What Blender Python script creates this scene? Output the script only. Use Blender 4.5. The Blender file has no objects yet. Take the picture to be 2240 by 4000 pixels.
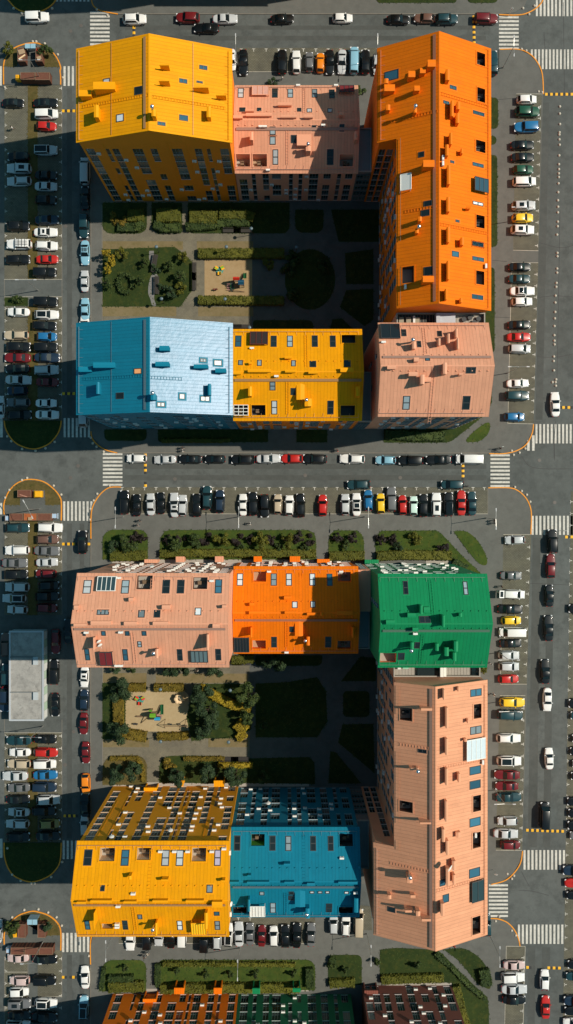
import bpy, bmesh, math, random
from mathutils import Vector, Matrix
random.seed(7)
R = math.radians
sc = bpy.context.scene
COL = sc.collection
# ------------------------------------------------------------------ survey
# Site plan is surveyed in units of 5 cm on the ground, x to the east, y to the south.
S = 0.05; H = 173.0; NX = 1120.0; NY = 1960.0
k_ = 720/1443
T = {'A0':(0,0,k_),'a':(0,0,.693),'B0':(850,0,750/1443),'C0':(1440,0,800/1443),
     'A1':(0,800,k_),'B1':(760,800,k_),'C1':(1520,800,k_),'A2':(0,1700,k_),'B2':(760,1700,k_),'C2':(1520,1700,k_),
     'A3':(0,2500,k_),'B3':(760,2500,k_),'C3':(1520,2500,k_),'A4':(0,3200,k_),'B4':(760,3200,k_),'C4':(1520,3200,k_),
     'Gz':(1440,2400,520/1443),'Pz':(1440,1150,520/1443),'Yz':(300,3000,660/1443),
     'i1':(0,140,260/1443),'i2':(0,1860,260/1443),'i3':(0,3560,260/1443),
     'pg1':(760,1000,240/1443),'pg2':(480,2650,280/1443),'n':(0,0,1.0)}
def nat(t, x, y):
    ox, oy, s = T[t]; return ox+x*s, oy+y*s
def G(px, py, h=0.0):                      # survey sight at height h -> metres
    k = 1-h/H
    return (px-NX)*k*S, -(py-NY)*k*S
def gt(t, x, y, h=0.0): return G(*nat(t, x, y), h)

# ------------------------------------------------------------------ materials
def lin(c):
    return tuple((v/12.92 if v <= .04045 else ((v+.055)/1.055)**2.4) for v in [x/255 for x in c])
MATS = {}
def nodes_of(m):
    m.use_nodes = True; nt = m.node_tree; b = nt.nodes['Principled BSDF']; return nt, b
def mix(nt, fac, a, b, blend='MIX'):
    n = nt.nodes.new('ShaderNodeMix'); n.data_type = 'RGBA'; n.blend_type = blend
    for sock, v in ((n.inputs[0], fac), (n.inputs[6], a), (n.inputs[7], b)):
        if hasattr(v, 'is_linked'): nt.links.new(v, sock)
        elif isinstance(v, (int, float)): sock.default_value = v
        else: sock.default_value = (*v, 1)
    return n.outputs[2]
def math_(nt, op, a, b=0.0, c=None):
    n = nt.nodes.new('ShaderNodeMath'); n.operation = op
    for i, v in enumerate((a, b, c)):
        if v is None: continue
        if hasattr(v, 'is_linked'): nt.links.new(v, n.inputs[i])
        else: n.inputs[i].default_value = v
    return n.outputs[0]
def noise(nt, scale, detail=4, vec=None, rough=.6):
    n = nt.nodes.new('ShaderNodeTexNoise'); n.inputs['Scale'].default_value = scale
    n.inputs['Detail'].default_value = detail; n.inputs['Roughness'].default_value = rough
    if vec is not None: nt.links.new(vec, n.inputs['Vector'])
    return n.outputs['Fac']
def ramp(nt, fac, stops):
    n = nt.nodes.new('ShaderNodeValToRGB'); e = n.color_ramp.elements
    while len(e) < len(stops): e.new(.5)
    for el, (p, c) in zip(e, stops): el.position = p; el.color = (*c, 1)
    nt.links.new(fac, n.inputs[0]); return n.outputs[0]
def coords(nt, kind='Object'):
    return nt.nodes.new('ShaderNodeTexCoord').outputs[kind]
def worldpos(nt): return nt.nodes.new('ShaderNodeNewGeometry').outputs['Position']
def bump(nt, b, h, strength=.3, dist=.05):
    n = nt.nodes.new('ShaderNodeBump'); n.inputs['Strength'].default_value = strength; n.inputs['Distance'].default_value = dist
    nt.links.new(h, n.inputs['Height']); nt.links.new(n.outputs[0], b.inputs['Normal'])

def mat_plain(name, c, rough=.6, metal=0, var=.12, scale=3, coat=0, spec=.5):
    if name in MATS: return MATS[name]
    m = bpy.data.materials.new(name); nt, b = nodes_of(m)
    f = noise(nt, scale, 3, coords(nt))
    nt.links.new(mix(nt, f, [max(0, v*(1-var)) for v in c], [min(1, v*(1+var)) for v in c]), b.inputs['Base Color'])
    b.inputs['Roughness'].default_value = rough; b.inputs['Metallic'].default_value = metal
    b.inputs['Coat Weight'].default_value = coat; b.inputs['Coat Roughness'].default_value = .08
    b.inputs['Specular IOR Level'].default_value = spec
    MATS[name] = m; return m

def mat_ground(name, c1, c2, big=.05, mid=.6, fine=9, rough=.9, spots=0.0, c3=None, bs=.15):
    if name in MATS: return MATS[name]
    m = bpy.data.materials.new(name); nt, b = nodes_of(m); P = worldpos(nt)
    f1 = noise(nt, big, 5, P, .65); f2 = noise(nt, mid, 5, P, .7); f3 = noise(nt, fine, 2, P)
    f = math_(nt, 'ADD', math_(nt, 'MULTIPLY', f1, .45), math_(nt, 'ADD', math_(nt, 'MULTIPLY', f2, .35), math_(nt, 'MULTIPLY', f3, .2)))
    col = ramp(nt, f, [(.36, c1), (.64, c2)])
    if c3:
        g = ramp(nt, noise(nt, mid*.7, 5, P, .75), [(.5, (0, 0, 0)), (.66, (1, 1, 1))])
        col = mix(nt, math_(nt, 'MULTIPLY', g, spots), col, c3)
    nt.links.new(col, b.inputs['Base Color']); b.inputs['Roughness'].default_value = rough
    b.inputs['Specular IOR Level'].default_value = .25
    bump(nt, b, f3, bs, .04)
    MATS[name] = m; return m

def mat_pavers(name, c1, c2, cj, size=.4):
    if name in MATS: return MATS[name]
    m = bpy.data.materials.new(name); nt, b = nodes_of(m); P = worldpos(nt)
    br = nt.nodes.new('ShaderNodeTexBrick'); nt.links.new(P, br.inputs['Vector'])
    br.inputs['Scale'].default_value = 1; br.inputs['Brick Width'].default_value = size; br.inputs['Row Height'].default_value = size*.5
    br.inputs['Mortar Size'].default_value = .03; br.inputs['Color1'].default_value = (*c1, 1); br.inputs['Color2'].default_value = (*c2, 1); br.inputs['Mortar'].default_value = (*cj, 1)
    f = noise(nt, .35, 5, P, .7)
    col = mix(nt, 1.0, br.outputs[0], ramp(nt, f, [(.3, (.72, .72, .74)), (.7, (1.12, 1.1, 1.04))]), 'MULTIPLY')
    st = ramp(nt, noise(nt, .5, 4, P), [(.62, (1, 1, 1)), (.78, (.6, .58, .55))])
    col = mix(nt, 1.0, col, st, 'MULTIPLY')
    nt.links.new(col, b.inputs['Base Color']); b.inputs['Roughness'].default_value = .9; b.inputs['Specular IOR Level'].default_value = .2
    MATS[name] = m; return m

def mat_roof(name, c, axis, rough=.55, spec=.08, pitch=.56):
    """standing seam sheet metal; seams follow the fall of the roof."""
    if name in MATS: return MATS[name]
    m = bpy.data.materials.new(name); nt, b = nodes_of(m)
    sep = nt.nodes.new('ShaderNodeSeparateXYZ'); nt.links.new(coords(nt), sep.inputs[0])
    u, v = (sep.outputs[0], sep.outputs[1]) if axis == 'EW' else (sep.outputs[1], sep.outputs[0])
    us = math_(nt, 'DIVIDE', u, pitch)
    fr = math_(nt, 'FRACT', us); strip = math_(nt, 'FLOOR', us)
    seam = math_(nt, 'LESS_THAN', fr, .13)
    wn = nt.nodes.new('ShaderNodeTexWhiteNoise'); wn.noise_dimensions = '1D'; nt.links.new(strip, wn.inputs['W'])
    vs = math_(nt, 'FRACT', math_(nt, 'ADD', math_(nt, 'DIVIDE', v, 3.4), wn.outputs['Value']))
    joint = math_(nt, 'LESS_THAN', vs, .022)
    line = math_(nt, 'MAXIMUM', seam, math_(nt, 'MULTIPLY', joint, .45))
    nz = noise(nt, .5, 4, coords(nt), .6); nz2 = noise(nt, 6, 3, coords(nt))
    base = mix(nt, nz, [x*.84 for x in c], [min(1, x*1.12) for x in c])
    base = mix(nt, math_(nt, 'MULTIPLY', wn.outputs['Value'], .22), base, [x*.6 for x in c])
    base = mix(nt, math_(nt, 'MULTIPLY', nz2, .12), base, [x*.6 for x in c])
    mp = nt.nodes.new('ShaderNodeMapping'); nt.links.new(coords(nt), mp.inputs['Vector']); mp.inputs['Scale'].default_value = (2.2, .16, 1) if axis == 'EW' else (.16, 2.2, 1)
    st = ramp(nt, noise(nt, 1.0, 4, mp.outputs[0], .7), [(.52, (0, 0, 0)), (.75, (1, 1, 1))])
    base = mix(nt, math_(nt, 'MULTIPLY', st, .38), base, [x*.62+.012 for x in c])
    base = mix(nt, math_(nt, 'MULTIPLY', line, .33), base, [x*.3 for x in c])
    nt.links.new(base, b.inputs['Base Color'])
    b.inputs['Roughness'].default_value = rough; b.inputs['Specular IOR Level'].default_value = spec
    if spec > .2: b.inputs['Specular Tint'].default_value = (.80, .82, 1, 1)
    hgt = math_(nt, 'ADD', math_(nt, 'MULTIPLY', seam, .25 if spec < .2 else .08), math_(nt, 'MULTIPLY', noise(nt, 1.5 if spec < .2 else .9, 3, coords(nt)), 1.0))
    bump(nt, b, hgt, .35 if spec < .2 else .55, .06)
    MATS[name] = m; return m

def mat_leaf(name, c1, c2, c3):
    if name in MATS: return MATS[name]
    m = bpy.data.materials.new(name); nt, b = nodes_of(m); P = worldpos(nt)
    wn = nt.nodes.new('ShaderNodeNewGeometry').outputs['Random Per Island']
    f = math_(nt, 'ADD', math_(nt, 'MULTIPLY', wn, .55), math_(nt, 'MULTIPLY', noise(nt, .9, 3, P), .5))
    nt.links.new(ramp(nt, f, [(.2, c1), (.5, c2), (.85, c3)]), b.inputs['Base Color'])
    b.inputs['Roughness'].default_value = .7; b.inputs['Specular IOR Level'].default_value = .25
    MATS[name] = m; return m

def mat_glass(name, c, rough=.08, spec=.4, curtain=0):
    if name in MATS: return MATS[name]
    m = bpy.data.materials.new(name); nt, b = nodes_of(m)
    wn = nt.nodes.new('ShaderNodeObjectInfo').outputs['Random']; lo, hi = [x*.6 for x in c], [min(1, x*1.3) for x in c]
    nt.links.new(ramp(nt, wn, [(0, lo), (.8, hi), (.83, (.10,.11,.105)), (1, (.24,.23,.20))]) if curtain else mix(nt, wn, lo, hi), b.inputs['Base Color'])
    b.inputs['Roughness'].default_value = rough; b.inputs['Specular IOR Level'].default_value = spec
    MATS[name] = m; return m

YEL=(.83,.335,.003); ORG=(.80,.175,.004); PEA=(.69,.325,.187); PNK=(.70,.335,.208); GRN=(.008,.225,.085); BLU=(.006,.18,.275); BRN=(.22,.075,.055)
asphalt = mat_ground('asphalt', (.061,.068,.065), (.118,.129,.124), .05, .45, 7, .88, .55, (.046,.051,.049))
asphalt_worn_and_shade = mat_ground('asphalt_worn_and_shade', (.070,.076,.071), (.112,.120,.113), .06, .4, 7, .85, .4, (.05,.055,.055))  # worn island asphalt; in the courtyards its darker tone paints in shade
sidewalk = mat_ground('sidewalk_asphalt', (.094,.096,.088), (.142,.143,.130), .05, .6, 8, .9, .25, (.07,.065,.06))
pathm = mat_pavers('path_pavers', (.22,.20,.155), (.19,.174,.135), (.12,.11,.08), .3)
lotm = mat_pavers('parking_pavers', (.150,.145,.115), (.128,.123,.096), (.066,.066,.045), .5)
grasspav = mat_ground('grass_pavers', (.15,.115,.05), (.20,.155,.085), .2, 1.2, 10, .9, .5, (.09,.085,.025))
lawnm = mat_ground('lawn_grass', (.011,.024,.005), (.032,.050,.009), .18, 1.3, 9, .95, .6, (.058,.060,.011), .6)
lawnd = mat_ground('lawn_dry', (.06,.052,.012), (.13,.095,.035), .3, 1.5, 9, .95, .6, (.045,.05,.01), .6)
sandm = mat_ground('sand', (.34,.255,.14), (.42,.325,.19), .25, 1.5, 12, .95, .2, (.30,.20,.09), .5)
sandg = mat_ground('packed_sand', (.30,.205,.10), (.36,.26,.145), .25, 1.5, 12, .95, .3, (.25,.16,.07), .5)
lawnb = mat_ground('lawn_bright', (.024,.048,.006), (.056,.085,.013), .25, 1.3, 9, .95, .6, (.085,.086,.014), .6)
asphalt_lane = mat_ground('asphalt_lane', (.052,.057,.053), (.088,.094,.089), .08, .6, 7, .8, .3, (.04,.045,.043))
markw = mat_ground('road_paint_white', (.44,.43,.39), (.66,.64,.58), .4, 3, 14, .8, .65, (.25,.24,.21))
markf = mat_ground('road_paint_faded', (.32,.30,.25), (.48,.45,.38), .4, 3, 14, .8, .5, (.15,.14,.12))
kerbY = mat_plain('kerb_orange_paint', (.70,.26,.012), .7, var=.25, scale=2)
kerbG = mat_plain('kerb_concrete', (.17,.155,.13), .85, var=.2, scale=2)
white = mat_plain('white_painted_metal', (.74,.73,.68), .5, var=.06)
sillm = mat_plain('sill_white_metal', (.58,.60,.60), .45, var=.06)
framem = mat_plain('window_frame_grey', (.12,.165,.165), .5, spec=.3)
framed = mat_plain('skylight_frame_dark', (.035,.04,.042), .5)
concrete = mat_plain('concrete', (.33,.30,.26), .85, var=.15, scale=1)
greyroof = mat_ground('membrane_grey', (.25,.245,.23), (.38,.37,.345), .25, 1, 6, .85, .75, (.19,.185,.175))
metalr = mat_plain('link_sheet_metal', (.14,.19,.20), .4, .2, var=.12, scale=1)
galv = mat_plain('galvanised_steel', (.5,.5,.48), .35, .7)
steel = mat_plain('brushed_steel', (.75,.76,.78), .22, 1.0)
darkm = mat_plain('dark_metal', (.03,.032,.034), .5)
rubber = mat_plain('rubber', (.012,.012,.013), .8)
brownbench = mat_plain('dark_stained_wood', (.03,.026,.022), .7)
rust = mat_plain('rust_brown_steel', (.135,.048,.027), .8, var=.4, scale=2)
rusto = mat_plain('rust_orange_steel', (.33,.085,.02), .8, var=.45, scale=2)
bluew = mat_plain('pale_blue_plastic', (.36,.50,.66), .5)
teals = mat_plain('pale_blue_sheet', (.26,.44,.54), .5)
yelp = mat_plain('yellow_plastic', (.82,.40,.008), .45)
redp = mat_plain('red_plastic', (.62,.03,.012), .45)
bluep = mat_plain('blue_plastic', (.02,.30,.62), .45)
navyp = mat_plain('navy_plastic', (.008,.085,.16), .5)
greenp = mat_plain('green_plastic', (.16,.42,.03), .5)
dgreenp = mat_plain('dark_green_plastic', (.012,.11,.04), .5)
wood = mat_plain('timber', (.16,.10,.055), .7, var=.25)
cream = mat_plain('cream_plastic', (.78,.56,.33), .5)
card = mat_plain('cardboard', (.36,.25,.15), .85)
glassd = mat_glass('skylight_glass_dark', (.014,.024,.027))
glasswin = mat_glass('window_glass', (.014,.036,.040), .1, .35, 1)
glassb = mat_glass('skylight_glass_blue', (.035,.12,.18), .12)
glassg = mat_glass('skylight_blind_grey', (.24,.31,.34), .3)
glassw = mat_glass('skylight_blind_white', (.60,.64,.66), .4)
glassp = mat_glass('skylight_curtain_mauve', (.38,.33,.42), .4)
glasso = mat_glass('skylight_blind_apricot', (.75,.33,.13), .4)
bark = mat_plain('bark', (.06,.045,.03), .9, var=.3)
LEAF = {'green': mat_leaf('leaf_green', (.008,.020,.005), (.026,.046,.009), (.062,.088,.018)),
        'dark': mat_leaf('leaf_dark_green', (.007,.019,.008), (.019,.040,.015), (.042,.070,.026)),
        'yellow': mat_leaf('leaf_golden', (.085,.060,.004), (.20,.145,.008), (.38,.28,.018)),
        'olive': mat_leaf('leaf_olive', (.034,.040,.004), (.072,.078,.007), (.125,.118,.012)),
        'gold': mat_leaf('leaf_ochre', (.052,.040,.004), (.12,.088,.008), (.21,.14,.014)),
        'purple': mat_leaf('leaf_purple', (.008,.007,.006), (.017,.012,.011), (.030,.022,.018))}
LEAF['turf'] = mat_leaf('leaf_turf', (.010,.026,.004), (.028,.050,.008), (.055,.074,.012)); LEAF['dry'] = mat_leaf('leaf_dry_turf', (.04,.04,.008), (.085,.068,.016), (.15,.115,.03))
def paintmat(name, c, rough=.45):
    return mat_plain('paint_'+name, c, rough, var=.07, scale=2)

# ------------------------------------------------------------------ mesh helpers
class MB:
    def __init__(s): s.v = []; s.f = []; s.m = []
    def quad(s, a, b, c, d, m=0): s.poly([a, b, c, d], m)
    def poly(s, pts, m=0):
        i = len(s.v); s.v += [tuple(p) for p in pts]; s.f.append(tuple(range(i, i+len(pts)))); s.m.append(m)
    def box(s, x0, y0, z0, x1, y1, z1, m=0, M=None, bottom=True):
        P = [(x0,y0,z0),(x1,y0,z0),(x1,y1,z0),(x0,y1,z0),(x0,y0,z1),(x1,y0,z1),(x1,y1,z1),(x0,y1,z1)]
        if M is not None: P = [tuple(M @ Vector(p)) for p in P]
        i = len(s.v); s.v += P
        F = [(4,5,6,7),(0,1,5,4),(1,2,6,5),(2,3,7,6),(3,0,4,7)] + ([(3,2,1,0)] if bottom else [])
        s.f += [tuple(i+j for j in f) for f in F]; s.m += [m]*len(F)
    def frustum(s, r0, z0, r1, z1, m=0):       # rects (x0,y0,x1,y1)
        P = [(r0[0],r0[1],z0),(r0[2],r0[1],z0),(r0[2],r0[3],z0),(r0[0],r0[3],z0),(r1[0],r1[1],z1),(r1[2],r1[1],z1),(r1[2],r1[3],z1),(r1[0],r1[3],z1)]
        i = len(s.v); s.v += P; F = [(4,5,6,7),(0,1,5,4),(1,2,6,5),(2,3,7,6),(3,0,4,7),(3,2,1,0)]
        s.f += [tuple(i+j for j in f) for f in F]; s.m += [m]*6
    def rings(s, rings, m=0, cap0=True, cap1=True):
        n = len(rings[0]); i = len(s.v)
        for r in rings: s.v += [tuple(p) for p in r]
        for a in range(len(rings)-1):
            for j in range(n):
                k = (j+1) % n
                s.f.append((i+a*n+j, i+a*n+k, i+(a+1)*n+k, i+(a+1)*n+j)); s.m.append(m)
        if cap0: s.f.append(tuple(i+n-1-j for j in range(n))); s.m.append(m)
        if cap1: s.f.append(tuple(i+(len(rings)-1)*n+j for j in range(n))); s.m.append(m)
    def cyl(s, c, r0, r1, h, n=12, m=0):
        s.rings([[(c[0]+r*math.cos(2*math.pi*j/n), c[1]+r*math.sin(2*math.pi*j/n), c[2]+z) for j in range(n)] for r, z in ((r0, 0), (r1, h))], m)
    def tube(s, p, q, r, n=8, m=0):
        p, q = Vector(p), Vector(q); d = (q-p).normalized()
        a = d.orthogonal().normalized(); b = d.cross(a)
        s.rings([[tuple(c+a*(r*math.cos(2*math.pi*j/n))+b*(r*math.sin(2*math.pi*j/n))) for j in range(n)] for c in (p, q)], m)
    def sphere(s, c, r, sx=1, sy=1, sz=1, n=12, k=7, m=0, lo=-90):
        rs = []
        for a in range(k):
            t = R(lo+(90-lo)*a/(k-1)) ; rr = max(math.cos(t), .02)*r
            rs.append([(c[0]+sx*rr*math.cos(2*math.pi*j/n), c[1]+sy*rr*math.sin(2*math.pi*j/n), c[2]+sz*r*math.sin(t)) for j in range(n)])
        s.rings(rs, m)
    def mesh(s, name, mats):
        me = bpy.data.meshes.new(name); me.from_pydata(s.v, [], s.f)
        for m in (mats if isinstance(mats, (list, tuple)) else [mats]): me.materials.append(m)
        if len(me.materials) > 1: me.polygons.foreach_set('material_index', s.m)
        me.update(); return me
    def build(s, name, mats, parent=None, smooth=False, loc=None):
        me = s.mesh(name, mats)
        if smooth: me.polygons.foreach_set('use_smooth', [True]*len(me.polygons))
        return link(name, me, parent, loc)
def link(name, me, parent=None, loc=None, rz=0):
    o = bpy.data.objects.new(name, me); COL.objects.link(o)
    if parent is not None: o.parent = parent
    if loc is not None: o.location = loc
    if rz: o.rotation_euler = (0, 0, rz)
    return o
def empty(name, loc, rz=0):
    o = bpy.data.objects.new(name, None); COL.objects.link(o); o.empty_display_size = .3
    o.location = loc; o.rotation_euler = (0, 0, rz); return o
LABELS = {}
def tag(o, label, cat, group=None, kind=None):
    n = label; LABELS[n] = LABELS.get(n, 0)+1
    o['label'] = label; o['category'] = cat
    if group: o['group'] = group
    if kind: o['kind'] = kind
    return o
def struct(o): o['kind'] = 'structure'; return o
ORD = ['first','second','third','fourth','fifth','sixth','seventh','eighth','ninth','tenth','eleventh','twelfth','thirteenth','fourteenth','fifteenth','sixteenth']
def tree_copy(o, parent=None):
    c = o.copy(); COL.objects.link(c); c.parent = parent
    for ch in o.children: tree_copy(ch, c)
    return c

# ------------------------------------------------------------------ ground
def area(p): return sum(p[i][0]*p[(i+1)%len(p)][1]-p[(i+1)%len(p)][0]*p[i][1] for i in range(len(p)))
def sheet(name, pts, z, m, depth=.0, kind='structure', label=None, cat=None):
    """flat sheet (optionally a slab with edges) from plan points in metres"""
    if area(pts) < 0: pts = pts[::-1]
    b = MB(); b.poly([(x, y, z) for x, y in pts])
    if depth:
        n = len(pts)
        for i in range(n):
            a, c = pts[i], pts[(i+1) % n]
            b.quad((a[0],a[1],z-depth),(c[0],c[1],z-depth),(c[0],c[1],z),(a[0],a[1],z))
    me = b.mesh(name, m)
    bm = bmesh.new(); bm.from_mesh(me); bmesh.ops.triangulate(bm, faces=[f for f in bm.faces if len(f.verts) > 4]); bm.to_mesh(me); bm.free()
    o = link(name, me); o['kind'] = kind
    if label: o['label'] = label; o['category'] = cat
    return o
def P_(t, *xy): return [gt(t, xy[i], xy[i+1]) for i in range(0, len(xy), 2)]
def rect(t, x0, y0, x1, y1): return P_(t, x0, y0, x1, y0, x1, y1, x0, y1)
def rnd(t, x0, y0, x1, y1, r=(0,0,0,0)):       # rounded rect; r = TL,TR,BR,BL in survey units of tile
    pts = []
    for (cx, cy, rr, a0) in ((x0+r[0], y0+r[0], r[0], 180), (x1-r[1], y0+r[1], r[1], 270), (x1-r[2], y1-r[2], r[2], 0), (x0+r[3], y1-r[3], r[3], 90)):
        n = 8 if rr else 1
        for i in range(n):
            a = R(a0+90*i/max(1, n-1)) if rr else 0
            pts += [cx+rr*math.cos(a)*(1 if rr else 0), cy+rr*math.sin(a)*(1 if rr else 0)]
    return P_(t, *pts)
def smooth_line(pts, n=6):                     # Catmull-Rom through plan points
    out = []
    for i in range(len(pts)-1):
        p0 = pts[max(0, i-1)]; p1 = pts[i]; p2 = pts[i+1]; p3 = pts[min(len(pts)-1, i+2)]
        for j in range(n):
            t = j/n
            out.append(tuple(.5*((2*p1[d])+(-p0[d]+p2[d])*t+(2*p0[d]-5*p1[d]+4*p2[d]-p3[d])*t*t+(-p0[d]+3*p1[d]-3*p2[d]+p3[d])*t**3) for d in (0, 1)))
    out.append(tuple(pts[-1])); return out
def strip(name, pts, w, z0, z1, m):
    """kerb or line of width w along a plan polyline"""
    b = MB(); L = []; Rr = []
    for i, p in enumerate(pts):
        a = pts[max(0, i-1)]; c = pts[min(len(pts)-1, i+1)]
        dx, dy = c[0]-a[0], c[1]-a[1]; l = math.hypot(dx, dy) or 1; nx, ny = -dy/l*w/2, dx/l*w/2
        L.append((p[0]+nx, p[1]+ny)); Rr.append((p[0]-nx, p[1]-ny))
    for i in range(len(pts)-1):
        b.quad((*Rr[i], z1), (*Rr[i+1], z1), (*L[i+1], z1), (*L[i], z1))
        if z1-z0 > .02:
            b.quad((*L[i], z0), (*L[i], z1), (*L[i+1], z1), (*L[i+1], z0)); b.quad((*Rr[i+1], z0), (*Rr[i+1], z1), (*Rr[i], z1), (*Rr[i], z0))
    if z1-z0 > .02:
        b.quad((*L[0], z0), (*Rr[0], z0), (*Rr[0], z1), (*L[0], z1)); b.quad((*Rr[-1], z0), (*L[-1], z0), (*L[-1], z1), (*Rr[-1], z1))
    return struct(b.build(name, m))

sheet('ground', [(-700,-700),(700,-700),(700,700),(-700,700)], 0, asphalt)
ZP = .10
def pave(pts): return sheet('pavement', pts, ZP, sidewalk, ZP)
# city block 1
pave(P_('n', 357,281, 357,1690, 366,1712, 388,1735, 420,1755, 462,1770, 1912,1771, 1985,1771, 2030,1755, 2065,1715, 2082,1680, 2084,1656, 2122,368, 2119,300, 2100,245, 2066,213, 2028,194, 1950,194, 1950,281))
# city block 2
pave(P_('n', 474,1903, 429,1904, 398,1918, 372,1942, 360,1975, 357,2004, 355,3452, 1919,3453, 1965,3440, 2005,3410, 2030,3368, 2041,3323, 2076,2087, 2076,2000, 2068,1965, 2049,1938, 2025,1915, 1989,1905, 1907,1905))
# city block 3
pave(P_('n', 474,3582, 420,3590, 366,3640, 355,3700, 355,4400, 1978,4400, 2030,3697, 2020,3640, 1985,3598, 1940,3586, 1905,3584))
# city block 0 beyond the top street
pave(P_('n', 357,-800, 357,28, 388,45, 440,54, 1960,56, 2010,50, 2050,25, 2062,-10, 2062,-800))
# road surface of cross streets is the ground; parking bays in pavers
ZL = ZP+.006; Z1 = .006
for r_ in ((18,333,110,1090),(148,333,243,1090),(18,1197,110,1642),(148,1160,243,1642),(18,2036,110,2402),(148,2036,243,2402),(18,2862,110,3288),(148,2862,243,3288),(18,3735,108,4300),(148,3712,242,3892)):
    sheet('parking_bay', rect('n', *r_), Z1, lotm)
sheet('parking_bay', rect('n', 925,187,1490,281), Z1+.004, lotm)
sheet('parking_bay', rect('n', 474,1904,1906,2007), ZL, lotm)
sheet('parking_bay', rect('n', 465,3583,1232,3684), ZL, lotm)
sheet('parking_bay', P_('n', 1405,3535, 1448,3540, 1455,3634, 1418,3632), ZL+.002, lotm)
for q in ((2017,368, 2116,368, 2103,980, 2005,980),(1999,1027, 2103,1027, 2085,1656, 1982,1654),(1967,2089, 2075,2089, 2058,2672, 1955,2672),(1953,2717, 2052,2717, 2040,3321, 1937,3320),(1978,3696, 2052,3696, 2043,4200, 1970,4200)):
    sheet('parking_bay', P_('n', *q), ZL, lotm)
sheet('parking_bay', P_('n', 2232,1920, 2400,1920, 2370,4300, 2195,4300, 2210,3320), Z1, lotm)
# verge strips between bay rows
def in_poly(x, y, p):
    c = False; j = len(p)-1
    for i in range(len(p)):
        if (p[i][1] > y) != (p[j][1] > y) and x < (p[j][0]-p[i][0])*(y-p[i][1])/(p[j][1]-p[i][1])+p[i][0]: c = not c
        j = i
    return c
def lawn(pts, label, z=.06, m=None, d=.06):
    """turf slab with tufts standing on it and spilling over its border"""
    rr = random.Random(label); m = m or lawnm; P = pts if area(pts) > 0 else pts[::-1]
    b = MB(); n = len(P)
    tri = bmesh.new(); tri.faces.new([tri.verts.new((x, y, z)) for x, y in P]); bmesh.ops.triangulate(tri, faces=tri.faces[:])
    for f in tri.faces: b.poly([tuple(v.co) for v in f.verts])
    tri.free(); tufts = []
    for i in range(n):
        a, c = P[i], P[(i+1) % n]; L_ = math.hypot(c[0]-a[0], c[1]-a[1])
        b.quad((a[0],a[1],z-d),(c[0],c[1],z-d),(c[0],c[1],z),(a[0],a[1],z))
        for k in range(int(L_*4)):
            t = rr.random(); tufts.append((a[0]+(c[0]-a[0])*t+rr.gauss(0,.09), a[1]+(c[1]-a[1])*t+rr.gauss(0,.09)))
    x0, x1 = min(p[0] for p in P), max(p[0] for p in P); y0, y1 = max(-118, min(p[1] for p in P)), min(100, max(p[1] for p in P))
    for k in range(int((x1-x0)*max(0, y1-y0)*3.5)):
        x, y = rr.uniform(x0, x1), rr.uniform(y0, y1)
        if in_poly(x, y, P): tufts.append((x, y))
    for x, y in tufts:
        s = rr.uniform(.07, .19); a = rr.uniform(0, 6.28); q = rr.uniform(.02, .09)
        b.poly([(x+s*math.cos(a), y+s*math.sin(a), z+q), (x-s*.5*math.sin(a), y+s*.5*math.cos(a), z+.015), (x-s*math.cos(a), y-s*math.sin(a), z+q*.4), (x+s*.5*math.sin(a), y-s*.5*math.cos(a), z+.02)], 1)
    o = b.build('grass', [m, LEAF['dry' if m is lawnd else 'turf']]); o['kind'] = 'stuff'; o['label'] = label; o['category'] = 'grass'; return o
for i, (y0, y1, w) in enumerate(((333,1090,'beside the tall yellow block'),(1197,1642,'beside the blue roof'),(2036,2402,'beside the pink block'),(2862,3288,'beside the lower playground'))):
    lawn(rect('n', 110,y0,148,y1), 'dry narrow grass strip between car columns '+w, m=lawnd)
lawn(rect('n', 20,1160,110,1195), 'small grass bed with one bush in left parking strip')
# ------------------------------------------------------------------ islands
def arc_island(t, pts, name_label, inner=True, full=None):
    p = smooth_line([gt(t, *q) for q in pts])
    strip('kerb', p, .22, 0, .15, kerbY); return p
p = arc_island('i1', [(88,1060),(88,640),(150,450),(300,285),(540,185),(760,160),(900,195),(1110,325),(1250,500),(1320,680),(1310,770),(1322,900),(1322,1065)], '')
sheet('pavement', p, .09, asphalt_worn_and_shade, .09)
lawn(P_('i1', 100,660, 165,450, 310,310, 380,270, 380,660, 270,680), 'scruffy grass left of the dumpsters on top left island', .12, lawnd, .05)
lawn(P_('i1', 900,240, 1110,350, 1230,520, 1295,680, 980,680, 930,560), 'scruffy grass right of the dumpsters on top left island', .12, lawnd, .05)
p = arc_island('i2', [(100,830),(90,640),(130,480),(210,320),(340,180),(480,105),(620,70),(800,80),(960,125),(1100,215),(1230,340),(1320,480),(1340,640),(1335,960)], '')
sheet('pavement', p, .09, asphalt_worn_and_shade, .09)
lawn(P_('i2', 115,620, 140,490, 225,325, 350,195, 490,120, 620,92, 800,100, 950,145, 1085,230, 1215,355, 1305,490, 1320,620, 995,620, 985,300, 670,300, 380,300, 380,460, 440,480, 440,625), 'patchy grass on round island with yellow bin', .12, lawnd, .05)
p = arc_island('i3', [(100,710),(110,440),(230,240),(400,90),(560,25),(720,-10),(860,15),(1030,70),(1170,160),(1280,290),(1325,450),(1325,840)], '')
sheet('pavement', p, .09, asphalt_worn_and_shade, .09)
lawn(P_('i3', 130,500, 240,260, 410,105, 560,45, 720,20, 860,35, 1020,88, 1160,175, 1265,300, 1305,450, 1305,510, 1000,520, 990,290, 600,280, 390,290, 380,520), 'weedy grass round the dumpsters on bottom left island', .12, lawnd, .05)
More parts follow.
